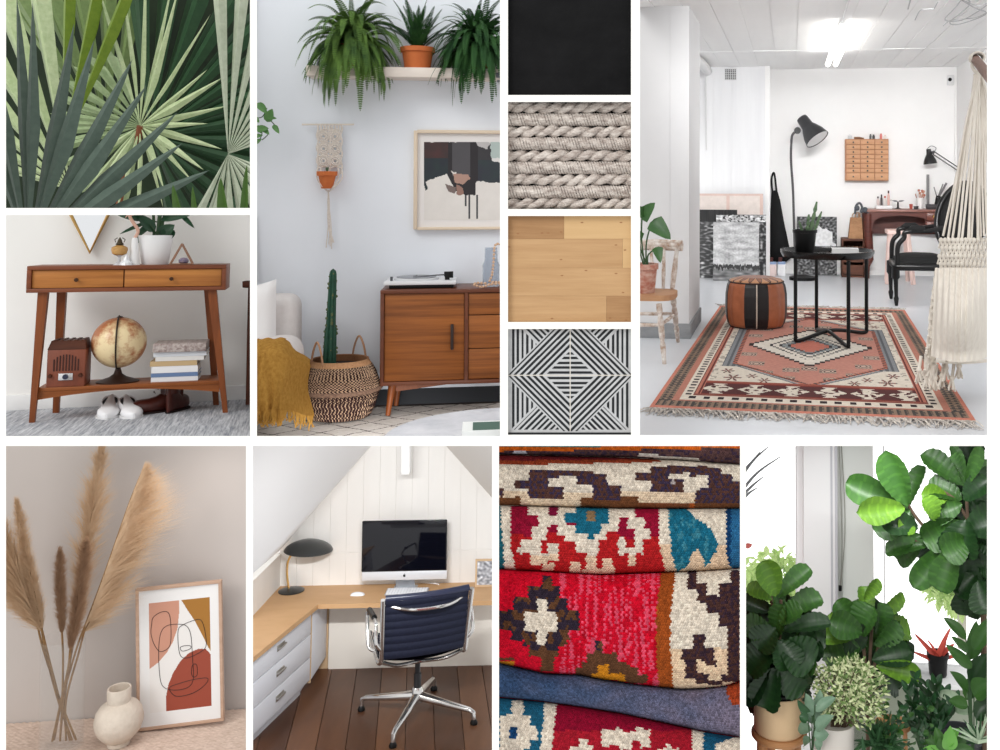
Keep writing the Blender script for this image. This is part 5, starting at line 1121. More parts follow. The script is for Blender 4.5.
# pale stool
ys = fy(283); T = thing('stool', 'pale pink wooden stool pushed under the desk', 'stool', A(898, 280, ys)); pk = M('pale_pink_wood', (230, 204, 196), (220, 190, 182), rough=.6, scale=(20, 20, 4))
mb = MB(); pbox(mb, 887.5, 230.5, 910, 234.5, ys-.02, .3, .006); part('seat', mb, pk, T)
for (ut, ub, dy) in ((891, 887, 0), (908, 913, 0), (892, 889.5, .26), (908, 911.5, .26)):
    a = A(ut, 234, ys); b = A(ub, 280, ys); mb = MB(); mb.tube([(a.x, ys+dy, a.z), (b.x, ys+dy+(.03 if dy else -.03), ZF+.002)], [.022, .024], 4); part('leg', mb, pk, T)
mb = MB(); mb.tube([A(889.5, 257, ys), A(911, 257, ys)], .016, 4); part('stretcher', mb, pk, T)
# ---- black armchair (faces left)
yc = fy(306, 897); kk = ROOM.k(yc); bk = M('black_lacquer', (12, 11, 12), rough=.3, spec=.4); vel = M('black_velvet', (9, 9, 10), rough=.8)
T = thing('armchair', 'black oval-back carved armchair facing left toward the rug', 'armchair', A(925, 306, yc)); zs = A(920, 262, yc).z
mb = MB(); xs0, xs1 = A(893.5, 260, yc).x, A(952, 260, yc).x; mb.box(xs0, yc-.02, zs-.075, xs1, yc+.5, zs-.01, .03, 4); part('seat_frame', mb, bk, T)
mb = MB(); mb.grid(lambda s, t: Vector((xs0+.02+(xs1-xs0-.03)*s, yc+.0+.47*t, zs-.03+.085*(max(0, (1-(2*s-1)**4)*(1-(2*t-1)**4)))**.5)), 18, 18); part('seat', mb, vel, T, 80)
for (u, dy) in ((896, 0), (950, 0), (896, .44), (950, .44)):
    x = A(u, 285, yc).x; mb = MB(); mb.tube([(x, yc+dy+.02, zs-.03), (x, yc+dy+.02, zs-.13), (x, yc+dy+.02, zs-.15), (x+.004, yc+dy+.02, ZF+.08), (x+.004, yc+dy+.02, ZF+.06), (x+.006, yc+dy+.02, ZF)], [.032, .034, .02, .0155, .022, .013], 12); part('leg', mb, bk, T)
# oval back: plane roughly facing left, seen three-quarter
oc = A(962, 217, yc+.25); dirx = Vector((.92, -.39, 0)).normalized()
def ov(a, r=1): return oc+dirx*(.205*r*math.cos(a))+Vector((0, 0, .285*r*math.sin(a)))+Vector((.05, .04, 0))*math.sin(a)
mb = MB(); mb.tube([ov(2*PI*i/48) for i in range(48)], .026, 10, closed=True); part('back_frame', mb, bk, T)
for sg in (1, -1): 
    mb = MB(); nrm = Vector((-.39, -.92, 0))*sg
    mb.grid(lambda s, t: ov(2*PI*s, t)+nrm*.045*(1-t*t), 40, 8); part('back_pad' , mb, vel, T, 80)
mb = MB(); mb.tube([ov(-PI/2)+Vector((0, 0, 0)), Vector((xs1-.03, yc+.25, zs-.03))], [.03, .035], 8); part('back_support', mb, bk, T)
for dy in (0, .46):
    mb = MB(); a0 = A(905, 232, yc); mb.tube(smooth_path([Vector((xs0+.03, yc+dy, zs-.02)), A(898, 246, yc)+Vector((0, dy, 0)), A(904, 238, yc)+Vector((0, dy, 0)), A(904.5, 233, yc)+Vector((0, dy, 0)), A(910, 231.5, yc)+Vector((0, dy, 0)), A(928, 231, yc)+Vector((0, dy, 0)), A(944, 228.5, yc)+Vector((0, dy*.7+.06, 0))]), .02, 10); ar_ = part('armrest', mb, bk, T)
    mb = MB(); mb.tube([A(908, 230, yc)+Vector((0, dy, 0)), A(912, 229, yc)+Vector((0, dy, 0)), A(922, 229, yc)+Vector((0, dy, 0)), A(926, 230, yc)+Vector((0, dy, 0))], [.012, .03, .03, .012], 10); part('arm_pad', mb, vel, ar_)
# ---- hammock chair
yh = 4.9; kk = ROOM.k(yh); cot = M('hammock_cotton', (232, 226, 216), (214, 206, 196), rough=1, scale=(60, 60, 14), spec=.05); T = thing('hammock_chair', 'cream cotton hanging chair with knotted ropes and fringe', 'hammock chair', A(960, 390, yh))
mb = MB(); e0 = A(975, 59, yh+.05); e1 = A(992, 80, yh-.85); mb.tube([e0, e1], .022, 16); part('spreader_bar', mb, M('bar_wood', (128, 94, 78), (92, 64, 54), rough=.6, scale=(30, 30, 30)), T)
mb = MB(); rnd = random.Random(6)
for i in range(7): mb.tube([e0+Vector((0, -.02-.01*i, .024*math.cos(a)))+Vector((.03*math.sin(a), 0, 0)) for a in [j*PI/6 for j in range(13)]], .005, 5)
topk = A(977, 74, yh)
mb.tube(smooth_path([e0, A(972, 66, yh), topk]), .008, 6); mb.tube(smooth_path([e0, A(981, 66, yh), topk]), .008, 6)
ends = []
for i in range(15):
    t = i/14; u = 943+46*t+2*math.sin(i*2); e = A(u, 236+6*math.sin(t*PI), yh-.12*math.sin(t*PI)+.1*(t-.5)); ends.append(e)
    m1 = topk.lerp(e, .35)+Vector((rnd.uniform(-.012, .012), 0, 0)); mb.tube(smooth_path([topk+Vector((rnd.uniform(-.02, .02), 0, 0)), m1, e]), .0058, 6)
for i in range(5): mb.tube(smooth_path([e0+Vector((.02, 0, 0)), A(981+i*1.2, 110, yh), A(976+i*3, 170, yh-.03), A(978+i*3, 236, yh-.05)]), .005, 6)
mb.tube(smooth_path([e0, A(986, 90, yh), A(990, 130, yh)]), .006, 6)
part('ropes', mb, cot, T)
mb = MB()                                    # open knotted net
def nt(u, v): t = (u-937)/52; return A(u, v, yh-.14*math.sin(max(0, min(1, t))*PI)+.1*(t-.5))
for j in range(5):
    for i in range(12):
        u = 941+i*4.1+(2 if j % 2 else 0)-j*.6; v = 240+j*8; mb.ball(nt(u, v), .012, 6)
        for s_ in (-1, 1): mb.tube([nt(u, v), nt(u+s_*2.05-.3, v+8)], .005, 5)
part('net', mb, cot, T)
mb = MB()
def body(s, t):
    t2 = t; u = (935-4*t)+(56+4*t)*s; v = 268+88*t+6*(1-(2*s-1)**2)*t
    dep = .30*math.sin(PI*min(1, s*.9+.05))*(.4+.6*math.sin(PI*min(1, t*1.1)*.9)); return A(u+.8*math.sin(s*60)*(1-t*.6), v, yh-.1-dep+.01*math.sin(s*60)*(1-t*.5))
mb.grid(body, 90, 30)
mb.grid(lambda s, t: A((931)+(60)*s, 362+2*math.sin(s*PI)-4*t, yh-.1-.30*math.sin(PI*min(1, s*.9+.05))*(.4+.6*math.sin(PI*.9))+.5*t), 40, 6)
part('seat_cloth', mb, cot, T, 80)
mb = MB(); rnd = random.Random(9)
edge = [(936, 268), (934, 290), (931, 312), (929, 335), (927, 352), (925, 370)]
for i in range(120):
    t = i/119; q = t*(len(edge)-1); a = min(int(q), len(edge)-2); q -= a; u = edge[a][0]*(1-q)+edge[a+1][0]*q; v = edge[a][1]*(1-q)+edge[a+1][1]*q; L = rnd.uniform(8, 20)
    u += rnd.uniform(-1, 9)*(t+.15); mb.tube(smooth_path([A(u, v, yh-.06-.05*rnd.random()), A(u+rnd.uniform(-2, 1.5), v+L*.5, yh-.08), A(u+rnd.uniform(-5, 2)*t, v+L, yh-.08)], 3), [.007]*6+[.003], 4)
for (u, v) in ((918, 382), (926, 388), (934, 390), (941, 388), (951, 390), (945, 380), (929, 378), (958, 378)):
    top = A(u+3, v-26, yh-.05); mb.tube([top, A(u+1, v-12, yh-.07)], .008, 6); mb.ball(A(u+1, v-12, yh-.07), .014, 8)
    for q in range(9): mb.tube([A(u+1, v-12, yh-.07), A(u+rnd.uniform(-4, 5), v+rnd.uniform(-2, 2), yh-.07+rnd.uniform(-.03, .03))], [.005, .004], 4)
part('fringe', mb, cot, T)
# ---- weathered chair with plant at the left
yc = fy(365, 664); kk = ROOM.k(yc); pw = M('chipped_white', (226, 220, 214), (168, 140, 120), rough=.7, scale=(26, 26, 26), detail=6, sharp=.28); T = thing('kitchen_chair', 'old chipped white spindle-back chair beside the near wall', 'chair', A(655, 365, yc)); zs = A(650, 296, yc).z
sx0, sx1 = A(612, 296, yc).x, A(673, 296, yc).x; dp = .36
mb = MB(); mb.add([], []); n_ = 24
sp = [Vector(((sx0+sx1)/2+(sx1-sx0)/2*math.copysign(abs(math.cos(a))**.55, math.cos(a)), yc+dp/2+dp/2*math.copysign(abs(math.sin(a))**.55, math.sin(a)), zs-.03)) for a in [2*PI*i/n_ for i in range(n_)]]
mb.prism(sp, (0, 0, .032)); part('seat', mb, M('worn_seat', (196, 152, 112), (160, 112, 80), rough=.55, scale=(5, 20, 20), sharp=.6), T)
def tl(a, b, m=pw):
    p = [a.lerp(b, t) for t in (0, .12, .18, .3, .55, .62, .68, .9, 1)]; return MB().tube(p, [.017, .018, .012, .019, .017, .011, .017, .013, .012], 12)
legs = [(A(659, 304, yc), fp(664.5, 364)), (A(667, 304, yc)+Vector((0, .3, 0)), fp(678, 342)), (A(622, 304, yc), fp(616, 364)), (A(622, 304, yc)+Vector((0, .3, 0)), fp(628, 342))]
for a, b in legs: part('leg', tl(a, b), pw, T)
for (q, r_) in ((0, 1), (0, 2), (1, 3)):
    a = legs[q][0].lerp(legs[q][1], .35); b = legs[r_][0].lerp(legs[r_][1], .35); part('stretcher', MB().tube([a, a.lerp(b, .5), b], [.009, .012, .009], 8), pw, T)
bx = [Vector((A(u, 290, yc).x, yc+.33, zs)) for u in (618, 632, 646, 656, 665.5)]; tp = [A(u, 249, yc+.42) for u in (616, 634, 651, 664, 677)]
for i, (a, b) in enumerate(zip(bx, tp)): part('spindle', MB().tube([a, a.lerp(b, .4), b], [.009, .013, .009] if 0 < i < 4 else [.013, .018, .012], 10), pw, T)
mb = MB(); pts = smooth_path([A(u, v, yc+.42+d) for u, v, d in ((612, 247, .0), (632, 247, .04), (655, 247, .04), (672, 247.5, .02), (682, 248, 0))]); mb.tube(pts, [.02]*len(pts), 10); mb.tube([p+Vector((0, 0, .03)) for p in pts], .018, 10); mb.tube([p+Vector((0, 0, .015)) for p in pts], .022, 10); part('crest_rail', mb, pw, T)
c = A(645, 297, yc+.14); c = Vector((c.x, yc+.14, zs+.002)); kk = ROOM.k(yc); T = thing('potted_plant', 'broad-leaved plant in a worn terracotta pot on the chipped chair', 'plant', c)
part('pot', pot_mb(c, 10*kk, 13*kk, 30*kk, rim=.12), M('worn_terracotta', (170, 96, 76), (204, 170, 156), rough=.85, scale=(16, 16, 30), sharp=.3), T); part('soil', soil_mb(c, 11.5*kk, 27*kk), SOIL, T)
st = MB(); lf = MB(); b0 = c+Vector((0, 0, 27*kk)); yy = c.y
for tipu, tipv in ((642, 216), (652, 222), (655, 249), (640, 236), (634, 226)): st.tube(smooth_path([b0+Vector((rnd.uniform(-.02, .02), 0, 0)), A((645+tipu)/2-2, (tipv+262)/2, yy), A(tipu, tipv, yy)]), .005, 6)
heart = lambda t: min(1, (t*5+.25))*(1-t)**.62*1.25
for (a, b, w) in (((641, 218), (652, 205), .09), ((652, 221), (668, 236), .105), ((657, 247), (660, 260), .06), ((641, 240), (630, 228), .07), ((634, 226), (622, 214), .09), ((646, 214), (640, 208), .06)):
    p = A(*a, yy); q = A(*b, yy-.05); lf.leaf(p, q-p, (q-p).length*1.15, w, up=(.1, -1, .35), shape=heart, fold=.12)
part('stems', st, M('stem_green', (1, 1, 1)), T); part('leaves', lf, M('broad_leaf', (70, 110, 58), (44, 82, 44), rough=.4, scale=(14, 14, 14)), T, 60)
# ================================================================ pampas grass still life
ROOM = Room(RECTS['pampas'], F=(520, 200), outer=('l', 'b')); A = ROOM.at
YW = 4.62; ZF = A(126, 715, YW).z
mb = MB(); mb.box(-4.5, YW, ZF-.1, 1.5, YW+.05, 1.2); struct('wall_back', mb, M('putty_wall', (199, 191, 186), (192, 184, 179), rough=.9, scale=(1, 1, 1), spec=.1))
mb = MB(); mb.box(-4.5, 4.15, ZF-.1, 1.5, YW, ZF-.006); struct('floor', mb, M('dark_floor', (1, 1, 1)))
mb = MB(); mb.grid(lambda s, t: Vector((-4.4+5.5*s, 4.15+(YW-.005-4.15)*t, ZF-.0028+.0026*math.sin(s*2600*.5)*math.sin(t*420)+.001*noise.noise(Vector((s*300, t*60, 0))))), 1100, 90)
solo('jute_rug', mb, M('jute', (224, 204, 190), (178, 154, 138), rough=1, scale=(26, 120, 30), detail=5, sharp=.5, spec=.05), 'coarse beige woven jute rug under the vases', 'rug', (-2, 4.3, ZF-.006))
# ceramic vase
c = ROOM.fl(118.5, 744, ZF); k = ROOM.k(c.y)*.84; cl = M('raw_clay', (214, 202, 188), (196, 184, 170), rough=.85, scale=(22, 22, 22), bump=.35, bscale=60)
mb = MB(); mb.lathe([(1e-5, 0), (11.5*k, 0), (11.6*k, 2*k), (11.2*k, 4*k), (15.5*k, 7*k), (21.5*k, 14*k), (24.6*k, 22*k), (25*k, 28*k), (23.4*k, 36*k), (19.5*k, 42*k), (14*k, 45.8*k), (11.8*k, 46.6*k), (12.2*k, 51*k), (12.2*k, 61*k), (11.6*k, 61.8*k), (10.2*k, 61.4*k), (9.8*k, 50*k), (1e-5, 44*k)], c, 56)
solo('clay_vase', mb, cl, 'round unglazed clay vase with a short cylindrical neck', 'vase', c, ang=50)
# glass vase
g = ROOM.fl(61.5, 746, ZF); kg = ROOM.k(g.y); r = 18.5*kg; hg = 99*kg
mb = MB(); mb.lathe([(1e-5, 0), (r, 0), (r, hg), (r-.004, hg), (r-.004, .012), (1e-5, .012)], g, 48)
glm = bpy.data.materials.new('clear_glass'); glm.use_nodes = True; nn = glm.node_tree; bb = nn.nodes['Principled BSDF']; bb.inputs['Base Color'].default_value = (.8, .8, .78, 1); bb.inputs['Roughness'].default_value = .03; bb.inputs['IOR'].default_value = 1.3; bb.inputs['Alpha'].default_value = .06
solo('glass_vase', mb, glm, 'tall clear glass cylinder vase holding the pampas stems', 'vase', g)
# pampas stems: base in the vase, stem way, plume axis
pc = [M('plume_tan', (230, 204, 172), (190, 154, 120), rough=1, scale=(16, 16, 16), sharp=.8, spec=.05), M('plume_brown', (176, 142, 114), (140, 108, 84), rough=1, scale=(16, 16, 16), sharp=.8, spec=.05)]
sm = M('straw_stem', (164, 128, 84), (120, 88, 54), rough=.7, scale=(10, 10, 30))
def pampas(label, base, way, axis, spread, n, mat, seed, side=0, hair=(18, 30), yoff=0, dense=False):
    rnd = random.Random(seed); T = thing('pampas_stem', label, 'pampas grass', g+Vector((0, 0, .014)))
    k = kg; Y = g.y
    b = A(*base, Y); b.z = max(b.z, ZF+.02); w = [A(u, v, Y+yoff*i*.02) for i, (u, v) in enumerate(way)]
    ax = smooth_path([A(u, v, Y+yoff*.04) for u, v in axis], 8)
    path = smooth_path([b]+w+[ax[0]], 6); mb = MB(); mb.tube(path+ax[1:], [.0042]*len(path)+[.003*(1-i/len(ax))+.0008 for i in range(1, len(ax))], 5); part('stem', mb, sm, T)
    mb = MB(); m = len(ax)-1
    for i in range(n):
        nc_ = 46; cl_ = rnd.randrange(nc_); hs_ = math.sin(cl_*12.9+seed*7.7)*43758.5453 % 1; t = min(.999, (cl_+rnd.random()*(.4 if not dense else 1))/nc_); q = t*m; a = min(int(q), m-1); p = ax[a].lerp(ax[a+1], q-a); d = (ax[a+1]-ax[a]).normalized()
        az = rnd.uniform(0, 2*PI); sd = Vector((math.cos(az), .7*math.sin(az), 0)); sd = (sd-d*sd.dot(d)).normalized()
        if side: sd = (sd*.45+Vector((side, 0, -.1))).normalized()
        env = (math.sin(PI*min(1, .12+t*.88))**.6*(1-.5*t*t)) if not dense else min(1, (1-t)*4+.25)*min(1, t*5+.3)
        L = rnd.uniform(*hair)*k*(env*.8+.2)*(1-.45*t**3); o = spread*k*env*(.25+1.15*hs_ if not dense else 1)
        e1 = p+d*L*.45+sd*o*rnd.uniform(.35, .8); e2 = e1+d*L*.38+sd*o*rnd.uniform(.3, 1.0)+Vector((0, 0, -.22*L*rnd.random())); w_ = rnd.uniform(.0004, .0009)
        px_ = d.cross(Vector((0, 1, 0))).normalized()*w_
        mb.add([p-px_, p+px_, e1+px_, e1-px_, e2], [(0, 1, 2, 3), (3, 2, 4)])
        if i % 3 == 0:
            for q_ in range(2):
                f = p.lerp(e1, rnd.random()); mb.add([f-px_*.8, f+px_*.8, f+d*6*k+sd*rnd.uniform(-1, 3)*k], [(0, 1, 2)])
    part('plume', mb, mat, T, 0); return T
pampas('tallest pampas stem, its narrow plume reaching the top of the picture', (60, 738), [(64, 700), (72, 650)], [(77, 625), (84, 560), (92, 510), (98, 470), (103, 440)], 15, 3200, pc[0], 1, yoff=1, hair=(20, 48))
pampas('broad pampas plume sweeping up to the right', (54, 740), [(62, 700), (76, 650)], [(84, 628), (102, 580), (116, 540), (130, 500), (143, 468)], 34, 4200, pc[0], 2, side=.6, yoff=-1, hair=(24, 62))
pampas('second plume right of centre, drooping under the broad one', (66, 741), [(66, 700), (78, 655)], [(84, 632), (100, 600), (110, 572), (118, 540), (128, 512)], 24, 3000, pc[0], 3, side=.8, hair=(24, 52))
pampas('loose feathery plume leaning out over the left edge', (72, 741), [(58, 700), (46, 655)], [(42, 632), (28, 600), (14, 562), (2, 520)], 22, 3600, pc[0], 4, side=-.4, hair=(24, 56))
pampas('dense tan plume standing second from the left', (70, 742), [(60, 702), (48, 655)], [(42, 630), (34, 590), (25, 550), (17, 502)], 6.5, 2800, pc[0], 5, dense=True, hair=(9, 18))
pampas('short dark brown plume in the middle of the bunch', (60, 742), [(62, 705), (63, 660)], [(62, 634), (61, 605), (60, 580), (60, 552)], 5.2, 2600, pc[1], 6, dense=True, hair=(7, 13), yoff=-2)
pampas('brown velvety plume right of the short dark one', (52, 742), [(60, 705), (68, 668)], [(70, 650), (76, 615), (82, 575), (86, 542)], 7, 2800, pc[1], 7, dense=True, hair=(9, 17), yoff=-2)
pampas('thin plume lying close against the left edge', (76, 741), [(60, 700), (44, 652)], [(38, 628), (24, 606), (10, 590), (-2, 560)], 9, 2000, pc[0], 8, side=-.3, hair=(20, 34))
# framed print leaning on the wall
yb = 4.47; T = thing('framed_print', 'framed abstract face line print in rust, pink and mustard leaning on the wall', 'picture', A(184, 722, yb))
w = .345; H = .575; th_ = .07; org = A(137, 723, yb); org.z = ZF+.001; X = Matrix.Translation(org) @ Matrix.Rotation(.035, 4, 'Z') @ Matrix.Rotation(-.045, 4, 'Y') @ Matrix.Rotation(-th_, 4, 'X')
fm = M('ash_frame', (196, 164, 142), (176, 144, 122), rough=.6, scale=(10, 10, 40)); fr = .012
mb = MB(); mb.X = X
for b_ in ((0, 0, w, fr), (0, H-fr, w, H), (0, fr, fr, H-fr), (w-fr, fr, w, H-fr)): mb.box(b_[0], -.004, b_[1], b_[2], .018, b_[3], .0015, 1)
part('frame', mb, fm, T)
PKP = [(0, 0), (.49, 0), (.49, .12), (.46, .26), (.38, .38), (.28, .47), (.14, .55), (0, .6)]
MUS = [(.53, 0), (1, 0), (1, .5), (.96, .46), (.86, .34), (.74, .2), (.62, .09)]
RST = [(.26, 1), (.255, .88), (.3, .76), (.38, .66), (.5, .56), (.64, .495), (.8, .465), (.92, .475), (1, .53), (1, 1)]
ax0, ax1, az0, az1 = .135, .875, .105, .895
def pc2(s, t):
    u = (s-ax0)/(ax1-ax0); v = 1-(t-az0)/(az1-az0)
    if 0 <= u <= 1 and 0 <= v <= 1:
        for P_, c_ in ((PKP, (196, 142, 120)), (MUS, (158, 108, 40)), (RST, (148, 66, 46))):
            if inpoly(u, v, P_): return c_
        return (226, 223, 220)
    return (228, 227, 226)
mb = MB(); mb.X = X; mb.grid(lambda s, t: Vector((fr*.6+(w-fr*1.2)*s, .003, fr*.6+(H-fr*1.2)*t)), 150, 240, colf=pc2); PR = part('print', mb, M('print_attr', (255, 255, 255), rough=.6, attr=True), T, ang=0)
def au(u, v): return X @ Vector((fr*.6+(w-fr*1.2)*(ax0+(ax1-ax0)*u), .0018, fr*.6+(H-fr*1.2)*(az0+(az1-az0)*(1-v))))
ink_ = M('ink_line', (44, 34, 34), rough=.6); mb = MB()
loops = [[(.04, .2), (.07, .13), (.2, .09), (.31, .1), (.35, .18), (.35, .36), (.3, .43), (.17, .45), (.08, .38), (.03, .28)], [(.3, .22), (.5, .22), (.62, .25), (.68, .34), (.7, .55), (.71, .72), (.64, .8), (.45, .82), (.25, .79), (.17, .7), (.15, .45), (.19, .28)],
         [(.47, .28), (.55, .23), (.72, .2), (.84, .2), (.9, .28), (.93, .42), (.88, .48), (.68, .53), (.54, .53), (.48, .46)], [(.5, .44), (.54, .425), (.64, .425), (.68, .44), (.65, .46), (.54, .47)], [(.69, .62), (.73, .6), (.77, .62), (.77, .7), (.72, .72), (.68, .69)],
         [(.32, .79), (.5, .76), (.75, .74), (.94, .745), (.9, .8), (.72, .86), (.5, .88), (.38, .86)]]
for L_ in loops: mb.tube(smooth_path([au(*q) for q in L_], 6, True), .0011, 4, closed=True)
part('line_drawing', mb, ink_, PR)
area('pampas_fill', A(180, 441, 4.15), A(120, 650, YW), (.6, .02), .8, (1, .95, .9), 1.5)  # added fill strip tucked behind the mount bar, no window here
# ================================================================ attic desk
ROOM = Room(RECTS['desk'], F=(590, 250), outer=('b',)); A = ROOM.at
YW = 8.0; ZF = A(430, 665, YW).z; ZD = A(400, 583.5, YW).z; YD = ROOM.fl(430, 602, ZD).y
aw = M('attic_boards', (242, 239, 234), (236, 233, 228), rough=.75, scale=(6, 6, 1), spec=.2)
XL = A(281, 560, YW).x; kw = ROOM.k(YW)
mb = MB(); mb.box(XL-1, YW, ZF-.1, 1.5, YW+.05, 1.4)
zs_ = A(400, 551, YW).z
for i in range(34):
    x = XL-.5+i*.124
    mb.box(x+.002, YW-.006, zs_+.004, x+.122, YW+.001, 1.4); mb.box(x+.002, YW-.006, ZF, x+.122, YW+.001, zs_-.003)
struct('wall_back', mb, aw)
# sloping ceilings
p1, p2, q1, q2 = A(370, 446, YW), A(279, 551, YW), A(446, 446, YW), A(492, 498, YW)
def slope(a, b, ext, th):
    d = (a-b).normalized(); a2 = a+d*.8; b2 = b-d*ext; n = Vector((-d.z, 0, d.x)); n = n if n.z > 0 else -n
    m = MB(); m.prism([a2, b2, b2+n*th, a2+n*th], (0, -3.4, 0)); return m
mb = MB(); qs = [A(455, 350, YW), A(279, 551, YW), A(215, 606, 5.0), A(170, 300, 5.0)]; mb.add(qs+[q+Vector((-.05, .05, .1)) for q in qs], [(0, 1, 2, 3), (7, 6, 5, 4), (0, 4, 5, 1), (1, 5, 6, 2), (2, 6, 7, 3), (3, 7, 4, 0)])
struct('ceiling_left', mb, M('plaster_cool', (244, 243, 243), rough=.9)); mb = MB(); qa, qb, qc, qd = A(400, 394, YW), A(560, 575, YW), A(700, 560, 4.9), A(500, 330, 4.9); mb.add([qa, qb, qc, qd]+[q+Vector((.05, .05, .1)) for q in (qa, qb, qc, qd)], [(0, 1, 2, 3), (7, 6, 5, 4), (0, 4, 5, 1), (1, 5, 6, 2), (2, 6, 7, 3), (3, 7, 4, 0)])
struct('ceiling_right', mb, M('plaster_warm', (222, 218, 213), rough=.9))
mb = MB(); mb.box(XL-.08, YW-3.4, ZF, XL, YW, zs_); struct('wall_left', mb, aw)
mb = MB(); mb.box(XL-1, 4.4, ZF-.1, 1.5, YW, ZF-.012); struct('floor', mb, M('subfloor', (60, 36, 24)))
fp_ = [M('floor_walnut_%d' % i, a, b, rough=.35, scale=(9, 2.2, 9), detail=6, sharp=.8, spec=.4) for i, (a, b) in enumerate((((104, 68, 46), (70, 44, 29)), ((90, 58, 39), (62, 38, 25)), ((116, 78, 53), (82, 53, 35))))]
FB = thing('floorboards', 'wide dark walnut floorboards running toward the wall', 'floor', (-1.2, 7, ZF-.011))
rnd = random.Random(5); base = Vector((-1.3, YW, 0)); rzf = math.atan((600-430)/1000.0)
for i in range(22):
    x = -1.9+i*.185; y0 = YW-.001-rnd.choice((0, 0, .9, .5)) if i % 3 else YW-.001
    mb = MB(); mb.X = Matrix.Translation((-1.3, YW, 0)) @ Matrix.Rotation(rzf, 4, 'Z') @ Matrix.Translation((1.3, -YW, 0))
    mb.box(x-.6, 4.6, ZF-.011, x-.6+.182, YW+.3, ZF, .0015, 1); part('plank', mb, fp_[i*7 % 3], FB)
# desk: L-shaped worktop, drawer units
XE = A(318, 603, YD).x; _a, _b = ROOM.fl(316, 604, ZD), ROOM.fl(253, 655, ZD); DL_ = math.asin((_b-_a).normalized().x); XR_ = Matrix.Translation((XE, YD, 0)) @ Matrix.Rotation(DL_, 4, 'Z') @ Matrix.Translation((-XE, -YD, 0)); PE = XR_ @ Vector((XE, 4.9, 0)); oakd = M('desk_oak', (208, 168, 124), (188, 146, 102), rough=.5, scale=(2.5, 9, 9), detail=6, sharp=.7); wl = M('white_laminate', (226, 229, 236), rough=.4); tt = .032
mb = MB(); mb.prism([(XL, YW, ZD-tt), (1.4, YW, ZD-tt), (1.4, YD, ZD-tt), (XE, YD, ZD-tt), (PE.x, PE.y, ZD-tt), (XL-1.2, PE.y, ZD-tt), (XL-.0, YD, ZD-tt)], (0, 0, tt))
solo('worktop', mb, oakd, 'L-shaped pale oak worktop running round the corner', 'desk', (XE, YD, ZD-tt))
T = thing('drawer_unit', 'white three-drawer unit below the left wing of the worktop', 'cabinet', (XE-.3, 6.6, ZF)); zb = ZF+.09; zt = ZD-tt-.001; xf = XE-.035
mb = MB(); mb.X = XR_; mb.box(XL+.3, 5.3, zb, xf-.02, YD-.03, zt); mb.box(XL+.3, 5.3, ZF, xf-.08, YD-.05, zb); part('carcass', mb, wl, T)
ed = M('birch_edge', (206, 176, 140), rough=.6); mb = MB(); mb.X = XR_; mb.box(xf-.25, YD-.028, zb-.02, xf-.0, YD-.012, zt); part('side_panel', mb, ed, T)
n_ = 3; hh = (zt-zb)/n_; ch = M('satin_steel', (176, 172, 166), rough=.3, metal=.8)
for i in range(3):
    mb = MB(); mb.X = XR_; z0 = zb+i*hh; mb.box(xf-.018, 6.2, z0+.003, xf, YD-.032, z0+hh-.003, .002); D_ = part('drawer', mb, wl, T)
    mb = MB(); mb.X = XR_; yh = 7.08; zh = z0+hh*.62; mb.box(xf, yh-.055, zh-.012, xf+.02, yh+.055, zh, .003); mb.box(xf, yh-.055, zh-.028, xf+.004, yh+.055, zh+.01, .002); part('handle', mb, ch, D_)
    mb = MB(); mb.X = XR_; mb.box(xf-.018, 5.3, z0+.003, xf, 6.194, z0+hh-.003, .002); part('drawer', mb, wl, T)
T = thing('end_cabinet', 'narrow white cabinet tucked in the corner beside the knee space', 'cabinet', (xf-.2, 7.7, ZF)); mb = MB(); mb.box(XL+.02, YD-.008, zb, xf-.02, YW-.01, zt); mb.box(xf-.2, YD+.0, ZF, xf-.08, YW-.02, zb); part('carcass', mb, wl, T)
mb = MB(); mb.box(xf-.02, YD-.006, zb, xf, YW-.02, zt, .002); part('door', mb, wl, T)
mb = MB(); mb.box(xf-.2, YW-.019, ZF, xf+.012, YW-.008, zt); part('side_panel', mb, ed, T)
mb = MB(); mb.box(xf+.02, YW-.03, ZF+.0, 1.4, YW-.007, zt-.05); struct('trim_panel', mb, M('kneespace_panel', (240, 234, 224), rough=.7))
# computer
alu = M('aluminium', (206, 208, 212), rough=.35, metal=.7); yc = YD+.22; T = thing('desktop_computer', 'large all-in-one desktop computer with a black glass screen', 'computer', (A(404, 590, yc).x, yc, ZD))
mb = MB(); pbox(mb, 361.6, 520.5, 446.8, 571.5, yc, .02, .008, 3); part('screen', mb, M('screen_glass', (10, 11, 20), rough=.06, spec=.6), T)
mb = MB(); pbox(mb, 361.6, 571.3, 446.8, 580, yc+.001, .02, .004); CHN = part('chin', mb, M('alu_front', (222, 224, 228), rough=.4, metal=.2), T)
mb = MB(); cc = A(404.3, 575.7, yc-.001); r0 = .0095
ap_ = [(0, -.9), (.35, -1), (.75, -.7), (.95, -.15), (.75, .1), (.78, .5), (.95, .65), (.6, .95), (.2, .85), (0, .78), (-.25, .88), (-.65, .9), (-.95, .4), (-.9, -.3), (-.55, -.9), (-.3, -1)]
mb.prism([cc+Vector((x*r0, 0, z*r0)) for x, z in ap_], (0, .001, 0)); mb.leaf(cc+Vector((0, 0, r0)), (.4, 0, .8), r0*.8, r0*.4, up=(0, -1, 0)); part('emblem', mb, BLACK, CHN)
